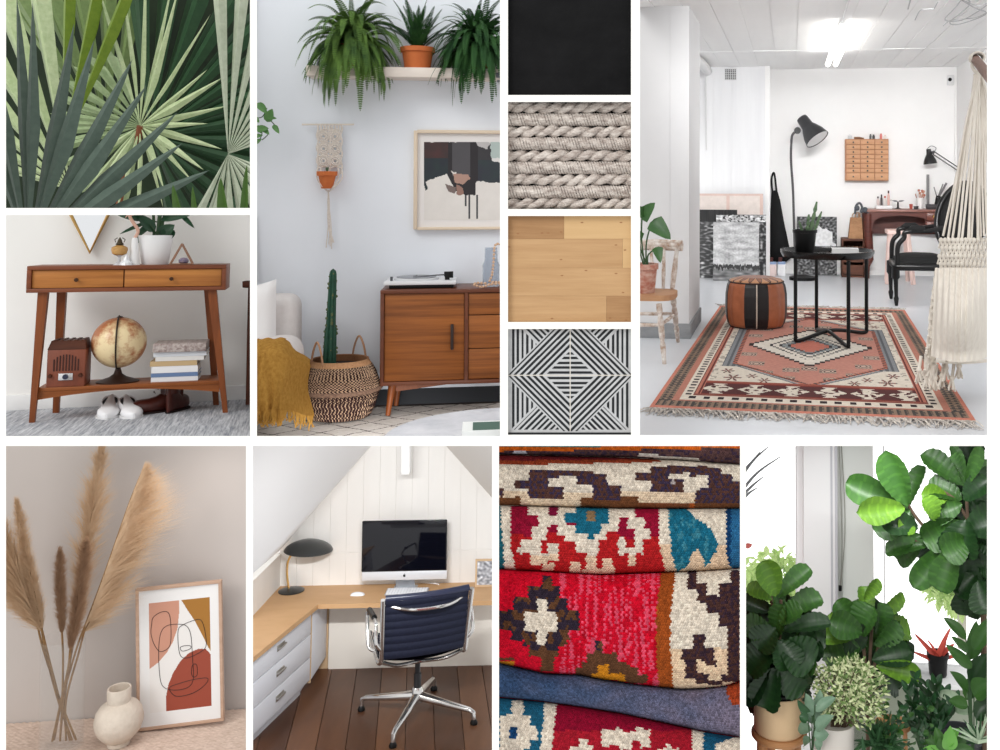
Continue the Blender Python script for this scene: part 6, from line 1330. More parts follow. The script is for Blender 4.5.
mb = MB(); a, b = A(395.5, 580, yc+.05), A(413.5, 580, yc+.05); mb.hexa([(a.x-.02, yc-.03, ZD+.001), (b.x+.02, yc-.03, ZD+.001), (b.x+.02, yc+.15, ZD+.001), (a.x-.02, yc+.15, ZD+.001), (a.x-.02, yc-.03, ZD+.006), (b.x+.02, yc-.03, ZD+.006), (b.x+.02, yc+.15, ZD+.006), (a.x-.02, yc+.15, ZD+.006)])
mb.prism([(a.x, yc+.02, a.z+.1), (b.x, yc+.02, a.z+.1), (b.x+.005, yc+.10, ZD+.006), (a.x-.005, yc+.10, ZD+.006)], (0, .006, 0)); part('stand', mb, alu, T)
p = ROOM.fl(407, 592.5, ZD); T = thing('keyboard', 'slim white keyboard in front of the computer', 'keyboard', p)
mb = MB(); w = 20*ROOM.k(p.y); mb.hexa([(p.x-w, p.y-.06, ZD+.001), (p.x+w, p.y-.06, ZD+.001), (p.x+w, p.y+.06, ZD+.001), (p.x-w, p.y+.06, ZD+.001), (p.x-w, p.y-.06, ZD+.006), (p.x+w, p.y-.06, ZD+.006), (p.x+w, p.y+.06, ZD+.014), (p.x-w, p.y+.06, ZD+.014)]); part('body', mb, alu, T)
mb = MB()
for j in range(5):
    for i in range(14): x = p.x-w+.008+i*(2*w-.012)/14; y = p.y-.054+j*.0225; mb.box(x, y, ZD+.007+j*.0014, x+.0175, y+.0185, ZD+.011+j*.0016)
part('keys', mb, M('key_white', (240, 241, 244), rough=.5), T, ang=0)
p = ROOM.fl(357.5, 595, ZD); mb = MB(); mb.grid(lambda s, t: p+Vector((.052*(2*s-1)*math.sqrt(max(0, 1-(2*t-1)**4)), .03*(2*t-1), .001+.02*(max(0, (1-(2*s-1)**2)*(1-(2*t-1)**2)))**.5)), 16, 12); mb.X = None
solo('computer_mouse', mb, M('mouse_white', (238, 239, 242), rough=.25), 'white computer mouse lying left of the keyboard', 'mouse', p, ang=70)
# desk lamp
yl = YD+.3; kk = ROOM.k(yl); c = A(291.5, 585.5, yl); c.z = ZD+.001; T = thing('desk_lamp', 'black mushroom shaded desk lamp with a curved brass arm', 'lamp', c); gb_ = M('gunmetal', (44, 46, 46), rough=.3, spec=.6)
mb = MB(); mb.lathe([(1e-5, 0), (12*kk, 0), (12*kk, .006), (9*kk, .014), (3*kk, .022), (1e-5, .024)], c, 36); part('base', mb, gb_, T)
sc = A(308.5, 550, yl); mb = MB(); mb.tube(smooth_path([c+Vector((-.02, 0, .02)), A(287, 573, yl), A(288.5, 560, yl), A(295, 551, yl), sc+Vector((-.03, 0, .02))]), .008, 8); part('arm', mb, M('brass_arm', (206, 170, 110), rough=.25, metal=.8), T)
Q = Matrix.Rotation(.05, 3, 'Y'); mb = MB(); mb.lathe([(22.6*kk, 0), (21*kk, 2.6*kk), (17*kk, 5.4*kk), (11*kk, 7.8*kk), (5*kk, 9*kk), (1e-5, 9.4*kk)], sc+Vector((0, 0, -.0)), 48, tilt=Q, cap=False); mb.lathe([(22.6*kk, 0), (18*kk, 3.4*kk), (10*kk, 6*kk), (1e-5, 7.4*kk)], sc, 48, tilt=Q, cap=False); part('shade', mb, gb_, T)
# picture on the desk
yp = YD+.3; T = thing('small_picture', 'small wooden framed grey picture at the right end of the desk', 'picture', A(484, 583, yp)); mb = MB(); zb2 = ZD+.001; x0 = A(475, 570, yp).x; x1 = x0+.24; z1 = A(480, 560, yp).z; X = Matrix.Translation((x0, yp, zb2)) @ Matrix.Rotation(-.12, 4, 'X'); h = z1-zb2; w = x1-x0; mb.X = X
for b_ in ((0, 0, w, .014), (0, h-.014, w, h), (0, .014, .014, h-.014), (w-.014, .014, w, h-.014)): mb.box(b_[0], 0, b_[1], b_[2], .02, b_[3])
part('frame', mb, ed, T); mb = MB(); mb.X = X; mb.grid(lambda s, t: Vector((.012+(w-.024)*s, .006, .012+(h-.024)*t)), 40, 40, colf=lambda s, t: ((lambda v: (int(v), int(v+2), int(v+8)))(170+110*noise.noise(Vector((s*9, t*9, 3)))))); part('photo', mb, M('photo_attr', (255, 255, 255), rough=.4, attr=True), T, ang=0)
# hanging white fixture
yq = YW-.5; mb = MB(); pbox(mb, 400.5, 380, 410.5, 476, yq, .08, .02, 3); solo('hanging_light', mb, M('fixture_white', (244, 243, 240), rough=.5), 'white box shaped pendant hanging from the attic ridge', 'light', A(406, 476, yq))
mb = MB(); mb.tube(smooth_path([A(425, 583.5, YW-.03)+Vector((0, 0, .004)), A(434, 584, YW-.06)+Vector((0, 0, .004)), A(439, 585, YW-.05)+Vector((0, 0, .004))]), .004, 5); solo('power_cable', mb, WHITEC, 'short white cable lying on the desk right of the computer', 'cable', A(434, 584, YW-.05))
# ---- office chair
p = ROOM.fl(417, 717, ZF); rz = .35; B0 = Matrix.Translation(p) @ Matrix.Rotation(rz, 4, 'Z') @ Matrix.Scale(1.07, 4); T = thing('office_chair', 'chrome office chair with a ribbed navy back facing the viewer', 'chair', p)
crm = M('chair_chrome', (214, 212, 210), rough=.12, metal=.95); nav = M('navy_mesh', (30, 34, 54), (20, 24, 40), rough=.7, scale=(60, 60, 60), spec=.3)
def CB(): m = MB(); m.X = B0; return m
for a in (PI-.29, -PI/2-.2, -.31, PI/2-.12):
    d = Vector((math.cos(a-rz), math.sin(a-rz), 0)); m = CB(); m.tube([d*.02+Vector((0, 0, .13)), d*.1+Vector((0, 0, .118)), d*.36+Vector((0, 0, .082)), d*.385+Vector((0, 0, .07)), d*.39+Vector((0, 0, .03))], [.03, .026, .016, .015, .013], 10); L_ = part('base_leg', m, crm, T)
    m = CB(); m.lathe([(1e-5, 0), (.022, 0), (.024, .012), (.014, .03), (1e-5, .03)], d*.39, 16); part('glide', m, BLACK, L_)
m = CB(); m.lathe([(1e-5, .09), (.034, .09), (.036, .17), (.028, .185), (1e-5, .185)], (0, 0, 0), 20); part('hub', m, crm, T)
m = CB(); m.lathe([(1e-5, .18), (.024, .18), (.024, .27), (.017, .27), (.017, .36), (1e-5, .36)], (0, 0, 0), 18); part('column', m, M('column_black', (36, 36, 38), rough=.35), T)
# seat sling and back sling with horizontal ribs
W2 = .245
def seatf(s, t): return Vector((W2*(2*s-1), -.16+.42*t, .435+.03*(2*t-1)**2-.03*math.cos(PI*(2*s-1)/2)+.004*abs(math.sin(t*PI*9))))
m = CB(); m.grid(seatf, 16, 72); m.grid(lambda s, t: seatf(1-s, t)-Vector((0, 0, .022)), 16, 72); part('seat', m, nav, T, 60)
def backf(s, t): return Vector((W2*(1+.04*t)*(2*s-1), -.20-.10*t-.03*math.cos(PI*(2*s-1)/2)-.006*abs(math.sin(t*PI*8)), .46+.385*t))
m = CB(); m.grid(lambda s, t: backf(1-s, t), 16, 96); m.grid(lambda s, t: backf(s, t)+Vector((0, .024, 0)), 16, 96); part('backrest', m, nav, T, 60)
m = CB(); m.tube([backf(s/12, 1.0)+Vector((0, .01, .004)) for s in range(13)], .02, 10); part('top_roll', m, M('navy_leather', (40, 44, 66), rough=.3), T)
for sx in (-1, 1):
    x = sx*(W2+.014)
    m = CB(); m.tube(smooth_path([Vector((x*1.05, -.31, .85)), Vector((x*1.02, -.255, .66)), Vector((x, -.205, .49)), Vector((x, -.165, .43)), Vector((x, -.05, .41)), Vector((x, .2, .45)), Vector((x, .27, .465))]), .0145, 10); part('side_rail', m, crm, T)
    m = CB(); xa = sx*(W2+.05); m.tube(smooth_path([Vector((x, -.215, .52)), Vector((xa, -.23, .57)), Vector((xa, -.21, .655)), Vector((xa, -.16, .685)), Vector((xa, .1, .66)), Vector((xa, .155, .63)), Vector((xa, .14, .56)), Vector((xa, .08, .45)), Vector((x, .04, .43))]), .0125, 10); AR = part('armrest', m, crm, T)
    m = CB(); m.tube([Vector((xa, -.13, .692)), Vector((xa, .08, .672))], .018, 8); part('arm_pad', m, BLACK, AR)
m = CB(); m.tube(smooth_path([Vector((-W2, -.262, .80)), Vector((-W2*.5, -.345, .785)), Vector((0, -.36, .78)), Vector((W2*.5, -.345, .785)), Vector((W2, -.262, .80))]), .010, 8); part('back_spreader', m, crm, T)
m = CB(); m.tube(smooth_path([Vector((-W2, -.15, .425)), Vector((-W2*.6, -.1, .375)), Vector((0, -.04, .355)), Vector((W2*.6, -.1, .375)), Vector((W2, -.15, .425))]), .012, 8); m.tube(smooth_path([Vector((-W2, .12, .43)), Vector((-W2*.6, .06, .375)), Vector((0, .02, .355)), Vector((W2*.6, .06, .375)), Vector((W2, .12, .43))]), .012, 8); part('seat_spreader', m, crm, T)
area('attic_fill', A(370, 441, 4.8), A(380, 610, YW), (.8, .02), 14, (.98, .99, 1), 1.3)  # added fill strip behind the mount bar, the attic has no skylight
# ================================================================ stack of folded woven rugs
ROOM = Room(RECTS['kilim'], outer=('b',)); YK = 3.97
weave = M('weave', (255, 255, 255), (196, 190, 186), rough=.95, scale=(100, 100, 100), detail=3, sharp=.5, attr=True, spec=.1, bump=.4, bscale=300)
fill = M('weave_core', (60, 34, 36), rough=1)
def curve(pts):
    def f(u):
        if u <= pts[0][0]: return pts[0][1]
        for (a, b), (c, d) in zip(pts, pts[1:]):
            if u <= c:
                t = (u-a)/(c-a); return b+(d-b)*t
        return pts[-1][1]
    return f
def Z(ox, oy, *rects):     # rectangles noted at 8.197 per pixel
    return [(ox+a/8.197, oy+b/8.197, ox+c/8.197, oy+d/8.197) for a, b, c, d in rects]
def inpoly(u, v, P):
    r = False; n = len(P)
    for i in range(n):
        (a, b), (c, d) = P[i], P[(i+1) % n]
        if (b > v) != (d > v) and u < (c-a)*(v-b)/(d-b)+a: r = not r
    return r
def fold(label, top, bot, bulge, colf, du=2.45, dv=2.05, jit=.1, knit=1.0, seed=1, back=.0):
    T = curve(top); B = curve(bot); rnd = random.Random(seed); mb = MB(); mb.usecol = True
    H = sum(B(u)-T(u) for u in (510, 560, 620, 680, 730))/5; n = max(5, int(H*1.22/dv)); nc = int(252/du)
    def P(u, t, lift=0):
        th = PI*t; tt = .5-.5*math.cos(th)
        if n < 8: tt = t
        v = T(u)+(B(u)-T(u))*tt
        return ROOM.at(u, v, YK+back-bulge*math.sin(th)**.55-lift+.009*noise.noise(Vector((u*.03, seed, t*2)))), v
    kk = ROOM.k(YK)
    for j in range(n):
        for i in range(nc):
            u0 = 493+i*du+(du/2 if j % 2 else 0)
            pc, vc = P(u0+du/2, (j+.5)/n, knit*.9*kk)
            c = colf(u0+du/2+.9*noise.noise(Vector((u0, vc, 3))), vc)
            f = 1+jit*(rnd.random()*2-1)
            c = lin(tuple(min(255, max(0, x*f)) for x in c))
            q = [P(u0, j/n)[0], P(u0+du, j/n)[0], P(u0+du, (j+1)/n)[0], P(u0, (j+1)/n)[0]]
            dk = tuple(x*.8 for x in c)
            mb.add(q+[pc], [(0, 1, 4), (1, 2, 4), (2, 3, 4), (3, 0, 4)], [c]*4)
    # folded body behind the visible roll
    mb.col = lin(colf(620, (T(620)+B(620))/2))
    for u0 in range(493, 745, 12):
        a = ROOM.at(u0, T(u0)+.3, YK+back); b = ROOM.at(u0+12, B(u0)-.3, YK+back); mb.box(a.x, YK+back+.001, b.z, b.x, YK+back+.35, a.z)
    return solo('folded_rug', mb, weave, label, 'rug', ROOM.at(620, B(620), YK), 'folded woven rugs in a stack', ang=25)
WH = (236, 226, 210); BR = (92, 62, 56); TEAL = (30, 112, 140); NAVY = (46, 42, 66)
def hit(u, v, R): return any(a <= u < c and b <= v < d for a, b, c, d in R)
# A
tA = [(499, 436), (740, 436)]; bA = [(499, 454.5), (560, 455.5), (620, 457), (680, 460), (740, 464.5)]
def cA(u, v):
    s = (u-499)/241
    if v < 446.5: return (60, 140, 140) if u < 600 else (220, 120, 50)
    if v < 451.5-3.2*s: return (226, 112, 34)
    if 638 < u < 700 and 453.5+(u-638)*.075 < v < 457+(u-638)*.06: return (222, 216, 208)
    if 514 < u < 527 and 451 < v < 453.5: return (210, 214, 226)
    return (96, 70, 70) if noise.noise(Vector((u*.3, v*.4, 0))) > -.1 else (70, 54, 72)
fold('topmost folded rug in the stack, orange edge over dark brown weave', tA, bA, 0.070, cA, seed=1)
# B
tB = [(499, 454.7), (560, 456), (620, 457.5), (680, 460.5), (740, 464.6)]; bB = [(499, 505), (560, 506.5), (620, 508), (680, 508.5), (740, 508)]
RB = [(529, 470, 592, 476), (515, 480, 529, 488), (529, 476, 548, 498), (529, 487, 564, 499), (577, 474, 607, 485), (548, 474, 580, 477), (593, 485, 621, 500), (499, 488, 503, 497),
      (651, 466, 708, 473), (636, 473, 652, 480), (651, 472, 669, 493), (669, 479, 683, 492), (690, 472, 708, 476), (708, 468, 722, 488), (709, 474, 733, 500), (696, 489, 741, 504), (733, 482, 741, 500)]
def cB(u, v):
    if u < 660 and v < 465-(u-499)*.018: return (130, 44, 50) if v < 460.5-(u-499)*.01 else (160, 70, 42)
    if hit(u, v, RB):
        if 671 < u < 675 and 480 < v < 484: return (190, 180, 180)
        return BR if noise.noise(Vector((u*.4, v*.5, 5))) > -.05 else (66, 54, 78)
    if v > 497 and (u < 521 or u > 581) and (u > 695 or u < 638): return (118, 74, 46)
    if v > 503.5 and u > 581: return (130, 78, 50) if u < 690 else (176, 90, 40)
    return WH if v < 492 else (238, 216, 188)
fold('folded rug second from top, cream with brown hooked motifs', tB, bB, 0.100, cB, seed=2)
# C
tC = [(499, 505.4), (560, 507), (620, 508.4), (680, 508.7), (740, 508.4)]; bC = [(499, 569), (540, 571), (600, 574.5), (650, 572.5), (700, 571), (740, 568)]
CW = Z(498, 500, (245, 50, 415, 130), (330, 130, 410, 225), (480, 50, 640, 110), (410, 130, 560, 212), (480, 110, 552, 300), (275, 220, 400, 320), (552, 200, 640, 340), (185, 320, 355, 440), (155, 385, 190, 430), (265, 440, 405, 530),
       (360, 520, 460, 580), (405, 360, 495, 500), (640, 280, 735, 430), (735, 325, 830, 430), (790, 260, 890, 330), (830, 170, 990, 262), (910, 60, 1000, 190), (720, 430, 810, 580), (590, 505, 680, 600), (860, 475, 940, 600), (690, 565, 960, 605))+\
     Z(618, 500, (0, 70, 140, 150), (80, 140, 220, 232), (140, 230, 265, 320), (140, 320, 205, 410), (0, 310, 60, 450), (40, 400, 205, 442), (85, 440, 145, 540))
CT = Z(498, 500, (640, 40, 840, 280), (550, 110, 910, 195), (740, 280, 790, 325), (840, 60, 905, 130))
CTP = [(618+a/8.197, 500+b/8.197) for a, b in [(410, 50), (560, 70), (620, 140), (700, 190), (750, 230), (820, 330), (800, 430), (750, 520), (710, 555), (690, 450), (655, 380), (600, 460), (570, 540), (480, 600), (440, 450)]]
def cC(u, v):
    if u < 500.5+(v-507)*.06: return (30, 100, 116)
    if u < 510.5+max(0, v-545)*.2: return WH
    if 587 < u < 595.5 and 510.5 < v < 520.5: return (150, 122, 90)
    if hit(u, v, CT): return TEAL
    if 549 < u < 557.5 and v < 516: return (130, 20, 60)
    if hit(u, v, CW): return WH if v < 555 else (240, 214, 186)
    wl = 659+max(0, v-545)*.25
    if u < wl:
        red = (158, 22, 56) if v < 535+9*noise.noise(Vector((u*.05, 0, 0))) else (190, 36, 40)
        return red
    if inpoly(u, v, CTP): return TEAL if noise.noise(Vector((u*.25, v*.1, 9))) < .2 else (66, 140, 160)
    if u > 726+max(0, v-555)*.4: return (22, 66, 112) if u < 731 else (48, 112, 158)
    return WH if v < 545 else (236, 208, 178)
fold('folded rug third from top, crimson and teal with cream motifs', tC, bC, 0.110, cC, seed=3)
# D
tD = [(499, 569.5), (540, 571.5), (600, 575), (650, 573), (700, 571.5), (740, 568.5)]
bD = [(499, 663), (530, 670), (545, 673.5), (580, 675), (600, 679), (640, 685), (680, 689), (700, 688.5), (725, 686), (740, 681)]
DB = Z(498, 570, (370, 50, 445, 130), (245, 130, 510, 232), (130, 225, 570, 335), (0, 330, 665, 490), (110, 490, 580, 580), (210, 580, 570, 620), (250, 620, 500, 705), (350, 680, 460, 830), (800, 580, 860, 690), (730, 680, 980, 760), (690, 755, 1060, 840), (640, 800, 1150, 890), (0, 720, 130, 740))
DR = Z(618, 660, (0, 40, 90, 180), (90, 120, 240, 190))
DO = Z(498, 660, (820, 40, 910, 120), (770, 110, 1000, 165), (0, 10, 130, 45))+Z(618, 660, (0, 115, 60, 175))
DD = Z(618, 570, (570, 0, 650, 160), (650, 110, 725, 262), (725, 210, 1000, 350), (830, 350, 1000, 462), (895, 460, 1000, 860), (925, 0, 1000, 110), (830, 110, 1000, 212), (620, 520, 710, 645), (525, 645, 790, 740))+\
     Z(618, 660, (550, 0, 645, 150), (640, 110, 740, 192), (740, 168, 860, 205), (850, 120, 1000, 180), (720, 0, 810, 50))
def cD(u, v):
    if hit(u, v, Z(498, 570, (320, 235, 400, 610), (220, 345, 485, 502))): return WH
    if hit(u, v, DO): return (222, 146, 36)
    if hit(u, v, DB) or hit(u, v, DR):
        return (104, 70, 48) if noise.noise(Vector((u*.13, v*.1, 1))) > .05 or v > 650 else (54, 44, 58)
    rb = 661-min(1, max(0, (v-575)/40))*5+max(0, (v-650)/40)*3; wb = rb+14.5
    if u < rb:
        s = noise.noise(Vector((u*.35, v*.03, 4)))+.4*noise.noise(Vector((u*1.2, v*.8, 4)))
        if 560 < u and s > .12: return (232, 84, 112)
        return (216, 18, 48) if s > -.35 else (196, 8, 36)
    if u < wb: return (168, 84, 34)
    if hit(u, v, DD): return (62, 44, 56) if noise.noise(Vector((u*.3, v*.3, 1))) > 0 else (84, 56, 52)
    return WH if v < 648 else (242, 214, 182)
fold('thick folded rug in mid stack, bright red with brown diamond and cream cross', tD, bD, 0.170, cD, seed=4)
# E
tE = [(u, v+.4) for u, v in bD]; bE = [(499, 697), (540, 701), (580, 706.5), (620, 713), (660, 721.5), (700, 730.5), (740, 737)]
def cE(u, v):
    if u > 726+abs(v-690)*.35 and v < 706: return (176, 74, 40)
    s = (u-499)/241+.25*noise.noise(Vector((u*.05, v*.08, 2))); s = min(1, max(0, s))
    return tuple(a+(b-a)*s for a, b in zip((64, 90, 128), (132, 124, 146)))
fold('plain blue grey folded rug under the thick red one', tE, bE, 0.120, cE, du=1.7, dv=1.6, jit=.16, seed=5)
# F
tF = [(499, 697.5), (540, 701.5), (580, 707), (620, 713.5), (660, 722), (700, 731), (740, 737.5)]; bF = [(499, 800), (740, 805)]
FW = Z(498, 660, (110, 330, 210, 470), (15, 450, 265, 740), (265, 540, 320, 655), (850, 570, 1010, 705), (970, 550, 1000, 580), (665, 655, 735, 740), (590, 710, 780, 760))+\
     Z(618, 660, (0, 560, 40, 640), (0, 590, 260, 660), (145, 550, 205, 610), (180, 570, 260, 720), (15, 640, 110, 740), (395, 685, 440, 740), (330, 725, 500, 770))
def cF(u, v):
    if 509 < u < 517.5 and 726 < v < 740: return (26, 72, 120)
    if hit(u, v, FW): return WH
    e = 544.5-(v-705)*.1
    if u < e: return (34, 100, 130)
    if u < e+12: return WH
    if u < 692: return (150, 16, 50) if v < 730+5*noise.noise(Vector((u*.04, 0, 1))) else (176, 32, 50)
    if u < 703.5: return WH
    if u < 715: return (30, 96, 128)
    return WH if (v-740)*3 > (715-u)+12 else (30, 88, 120)
fold('lowest folded rug in the stack, crimson centre with teal and cream ends', tF, bF, 0.140, cF, seed=6)
# ================================================================ plants at the window
ROOM = Room(RECTS['plants'], F=(760, 230), outer=('b',)); A = ROOM.at; YW = 5.2
fw = M('window_white', (246, 246, 246), rough=.6); fg_ = M('window_side', (196, 196, 202), rough=.6)
Y0 = YW; zt_, zb_ = A(866, 400, YW).z, A(866, 780, YW).z
mb = MB(); pbox(mb, 804, 400, 838, 790, YW-.12, .3); pbox(mb, 797, 400, 804.2, 790, YW-.05, .2); struct('trim_1', mb, fw)
mb = MB(); pbox(mb, 843, 400, 874, 790, YW, .06); pbox(mb, 838, 400, 843, 790, YW+.02, .05); struct('wall_back', mb, M('wall_palegrey', (222, 223, 218), rough=.8))
mb = MB(); pbox(mb, 831, 400, 833, 790, YW-.125, .01); pbox(mb, 835.5, 400, 838, 790, YW-.13, .02); struct('trim_2', mb, fg_)
ZS = A(935, 682, YW-.12).z
mb = MB(); xa, xb_ = A(874, 700, YW).x, A(1010, 700, YW).x; mb.box(xa-.3, YW, zb_, xb_, YW+.06, ZS-.02); struct('wall_lower', mb, M('wall_sage', (160, 168, 150), rough=.85))
mb = MB(); mb.box(xa-.02, YW-.14, ZS-.025, xb_, YW+.1, ZS, .004); struct('trim_sill', mb, M('sill_white', (240, 241, 240), rough=.4))
gls = bpy.data.materials.new('pane_glass'); gls.use_nodes = True; bb = gls.node_tree.nodes['Principled BSDF']; bb.inputs['Alpha'].default_value = .05; bb.inputs['Roughness'].default_value = .02
mb = MB(); pbox(mb, 700, 400, 798, 790, YW+.06, .004); struct('window_1', mb, gls); mb = MB(); mb.box(xa, YW+.07, ZS, xb_, YW+.074, zt_); struct('window_2', mb, gls)
mb = MB(); mb.box(A(884.5, 600, YW+.05).x, YW+.05, ZS, A(885.6, 600, YW+.05).x, YW+.08, zt_); struct('trim_3', mb, fw)
mb = MB(); mb.quad(Vector((-3, 11, -8)), Vector((6, 11, -8)), Vector((6, 11, 4)), Vector((-3, 11, 4)))
struct('sky_bright', mb, M('overcast_sky', (255, 255, 255), emit=1.25), ang=0)
T = thing('blind_cord', 'thin grey blind cord with a dark toggle hanging by the window post', 'cord', A(840, 590, YW-.02)); mb = MB(); mb.tube(smooth_path([A(838.5, 430, YW-.02), A(842, 540, YW-.02), A(840, 588, YW-.02)]), .0025, 5); mb.tube(smooth_path([A(840.5, 430, YW-.02), A(845, 520, YW-.02), A(841, 586, YW-.02)]), .0025, 5); part('cord', mb, M('cord_grey', (150, 148, 140)), T)
mb = MB(); pbox(mb, 838.6, 586, 842, 591.5, YW-.03, .015, .004); part('toggle', mb, BLACK, T)
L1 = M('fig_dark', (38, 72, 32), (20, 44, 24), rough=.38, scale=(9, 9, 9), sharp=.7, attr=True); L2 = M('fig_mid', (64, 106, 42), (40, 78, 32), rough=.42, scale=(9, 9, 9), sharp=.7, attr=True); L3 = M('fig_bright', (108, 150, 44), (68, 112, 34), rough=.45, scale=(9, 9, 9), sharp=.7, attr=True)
bark = M('fig_bark', (112, 92, 74), (80, 66, 54), rough=.9, scale=(40, 40, 20))
fid = lambda t: (min(1, t*7+.12))*(.42+.58*max(0, math.sin(min(1, max(0, (t-.12)/.62))*PI/2)))*math.sqrt(max(0, 1-max(0, (t-.62)/.38)**2.3))
ova = lambda t: max(0, math.sin(PI*min(1, t)**.85))**.8
def vein(mb, *a): pass
def manual(T, y, specs, mats, wr=.62, shape=fid, wavy=.02, yv=.12, seed=0, up=None, dl=None, names='leaves'):
    """specs (u0,v0,u1,v1,widthpx,matindex,dy)"""
    rnd = random.Random(seed); g_ = {}
    for i, sp in enumerate(specs):
        u0, v0, u1, v1, w, mi = sp[:6]; dy = sp[6] if len(sp) > 6 else rnd.uniform(-yv, yv)
        a = A(u0, v0, y+dy*.6); b = A(u1, v1, y+dy); m = g_.setdefault(mi, MB()); m.usecol = True
        m.leaf(a, b-a, (b-a).length*1.04, w*ROOM.k(y), up=up or Vector((rnd.uniform(-.7, .7), -.8, rnd.uniform(.1, 1.1))), curl=rnd.uniform(-.1, .7), fold=.33, shape=shape, wavy=wavy, nl=9 if shape is not fid else 22, veins=shape is fid)
    for mi, m in g_.items(): part(names, m, mats[mi], T, 70)
def crown(cu, cv, ru, rv, n, L, w, seed, inner=.15, down=-.2):
    rnd = random.Random(seed); out = []
    for i in range(n):
        a = i*2.39996+rnd.uniform(-.3, .3); rr = math.sqrt((i+.5)/n); u = cu+ru*rr*math.cos(a); v = cv-rv*rr*math.sin(a)
        du, dv = math.cos(a), -math.sin(a)*.8-down; s = L*rnd.uniform(.75, 1.15); nrm = math.hypot(du, dv)+.01
        out.append((u-du/nrm*s*.45, v-dv/nrm*s*.45, u+du/nrm*s*.55, v+dv/nrm*s*.55, w*rnd.uniform(.8, 1.15), 0 if rnd.random() < .6 else 1, .22*(rr-1)*-1*rnd.uniform(-1, .6)))
    return out
# -- a: fig on a stool, left
y = 4.3; kk = ROOM.k(y); c = A(779, 730, y); T = thing('stool', 'round wooden stool carrying the beige pot at lower left', 'stool', A(779, 775, y)); wdm = M('stool_wood', (194, 142, 96), (170, 118, 74), rough=.5, scale=(6, 6, 20))
mb = MB(); mb.lathe([(1e-5, 0), (25*kk, 0), (26.5*kk, .008), (26.5*kk, .02), (25*kk, .026), (1e-5, .026)], c+Vector((0, 0, -.026)), 40); part('seat', mb, wdm, T)
for a_ in range(4): a = .5+a_*PI/2; mb = MB(); mb.tube([c+Vector((.075*math.cos(a), .075*math.sin(a), -.026)), c+Vector((.085*math.cos(a), .085*math.sin(a), -.3))], [.026, .022], 10); part('leg', mb, wdm, T)
T = thing('fiddle_leaf_fig', 'dark fiddle leaf fig in a beige cylindrical pot on the stool', 'plant', c+Vector((0, 0, .001)))
mb = MB(); mb.lathe([(1e-5, .001), (22.5*kk, .001), (24*kk, .01), (24.2*kk, 37*kk), (23*kk, 37*kk), (22.2*kk, 34*kk)], c, 44); part('pot', mb, M('beige_pot', (226, 196, 156), (218, 186, 146), rough=.7, scale=(9, 9, 9)), T)
mb = MB(); mb.lathe([(1e-5, 33*kk), (21.6*kk, 33*kk), (22*kk, 40*kk), (20.6*kk, 40*kk), (19.6*kk, 37*kk), (1e-5, 37*kk)], c, 40); part('inner_pot', mb, BLACK, T)
mb = MB()
for (u, v) in ((770, 590), (781, 600), (774, 640)): mb.tube(smooth_path([A(778, 696, y), A(779, 660, y), A((u+779)/2, (v+650)/2, y), A(u, v, y)]), .007, 7)
part('stem', mb, bark, T)
sp = [(776, 596, 764, 564, 26, 2), (778, 598, 807, 566, 20, 1), (772, 600, 748, 588, 18, 2), (770, 612, 744, 600, 22, 0), (779, 615, 774, 580, 20, 1), (784, 616, 820, 596, 26, 1), (782, 632, 828, 620, 20, 0), (776, 640, 742, 612, 36, 0), (774, 648, 740, 650, 34, 0), (784, 640, 812, 634, 24, 1),
      (778, 662, 818, 640, 44, 0), (775, 655, 812, 630, 30, 0), (780, 672, 812, 690, 36, 0), (776, 672, 752, 700, 40, 0), (775, 668, 740, 690, 40, 0), (783, 680, 806, 706, 24, 0), (772, 680, 764, 704, 34, 0), (788, 668, 816, 664, 24, 1), (772, 630, 744, 632, 28, 1), (786, 650, 806, 610, 22, 1), (764, 690, 742, 708, 26, 0), (776, 640, 786, 606, 24, 1), (778, 668, 764, 708, 36, 0, -.14), (780, 660, 804, 690, 34, 0, -.14), (776, 650, 748, 668, 36, 0, -.15), (782, 644, 812, 664, 38, 0, -.15), (778, 640, 790, 668, 32, 0, -.16), (776, 628, 758, 648, 30, 0, -.12), (770, 660, 744, 702, 30, 0, -.1), (780, 624, 800, 610, 24, 1, -.1)]
manual(T, y, sp, [L1, L2, L3], seed=3, wavy=.05)
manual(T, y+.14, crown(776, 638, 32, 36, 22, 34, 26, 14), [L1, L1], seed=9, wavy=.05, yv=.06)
# -- b: fig in the middle
y = 4.75; c = A(868, 760, y); T = thing('fiddle_leaf_fig', 'bushy fiddle leaf fig standing in the middle before the window post', 'plant', c); mb = MB()
for (u, v) in ((862, 630), (872, 622), (880, 640)): mb.tube(smooth_path([c, A(868, 700, y), A(u, v, y)]), .008, 7)
part('stem', mb, bark, T)
sp = [(866, 622, 866, 588, 18, 2), (872, 620, 904, 596, 16, 2), (878, 628, 909, 634, 26, 2), (856, 626, 838, 602, 22, 1), (862, 632, 834, 622, 26, 1), (864, 626, 858, 600, 22, 1), (858, 650, 828, 618, 22, 2), (862, 636, 868, 608, 30, 1), (876, 634, 884, 606, 22, 1), (860, 648, 832, 650, 26, 1), (870, 655, 906, 640, 26, 0), (872, 660, 910, 652, 24, 0), (876, 666, 920, 676, 20, 2), (862, 662, 848, 676, 28, 1),
      (868, 655, 880, 690, 26, 0), (856, 655, 826, 668, 24, 1), (866, 645, 845, 632, 32, 0), (874, 645, 898, 626, 24, 1), (858, 660, 836, 684, 26, 0), (880, 668, 902, 690, 24, 0), (868, 640, 870, 664, 24, 1), (850, 640, 820, 634, 18, 2), (864, 600, 878, 580, 14, 2)]
manual(T, y, sp, [L1, L2, L3], seed=5, wavy=.05)
manual(T, y+.14, crown(870, 648, 34, 34, 20, 32, 24, 15), [L1, L2], seed=9, wavy=.05, yv=.06)
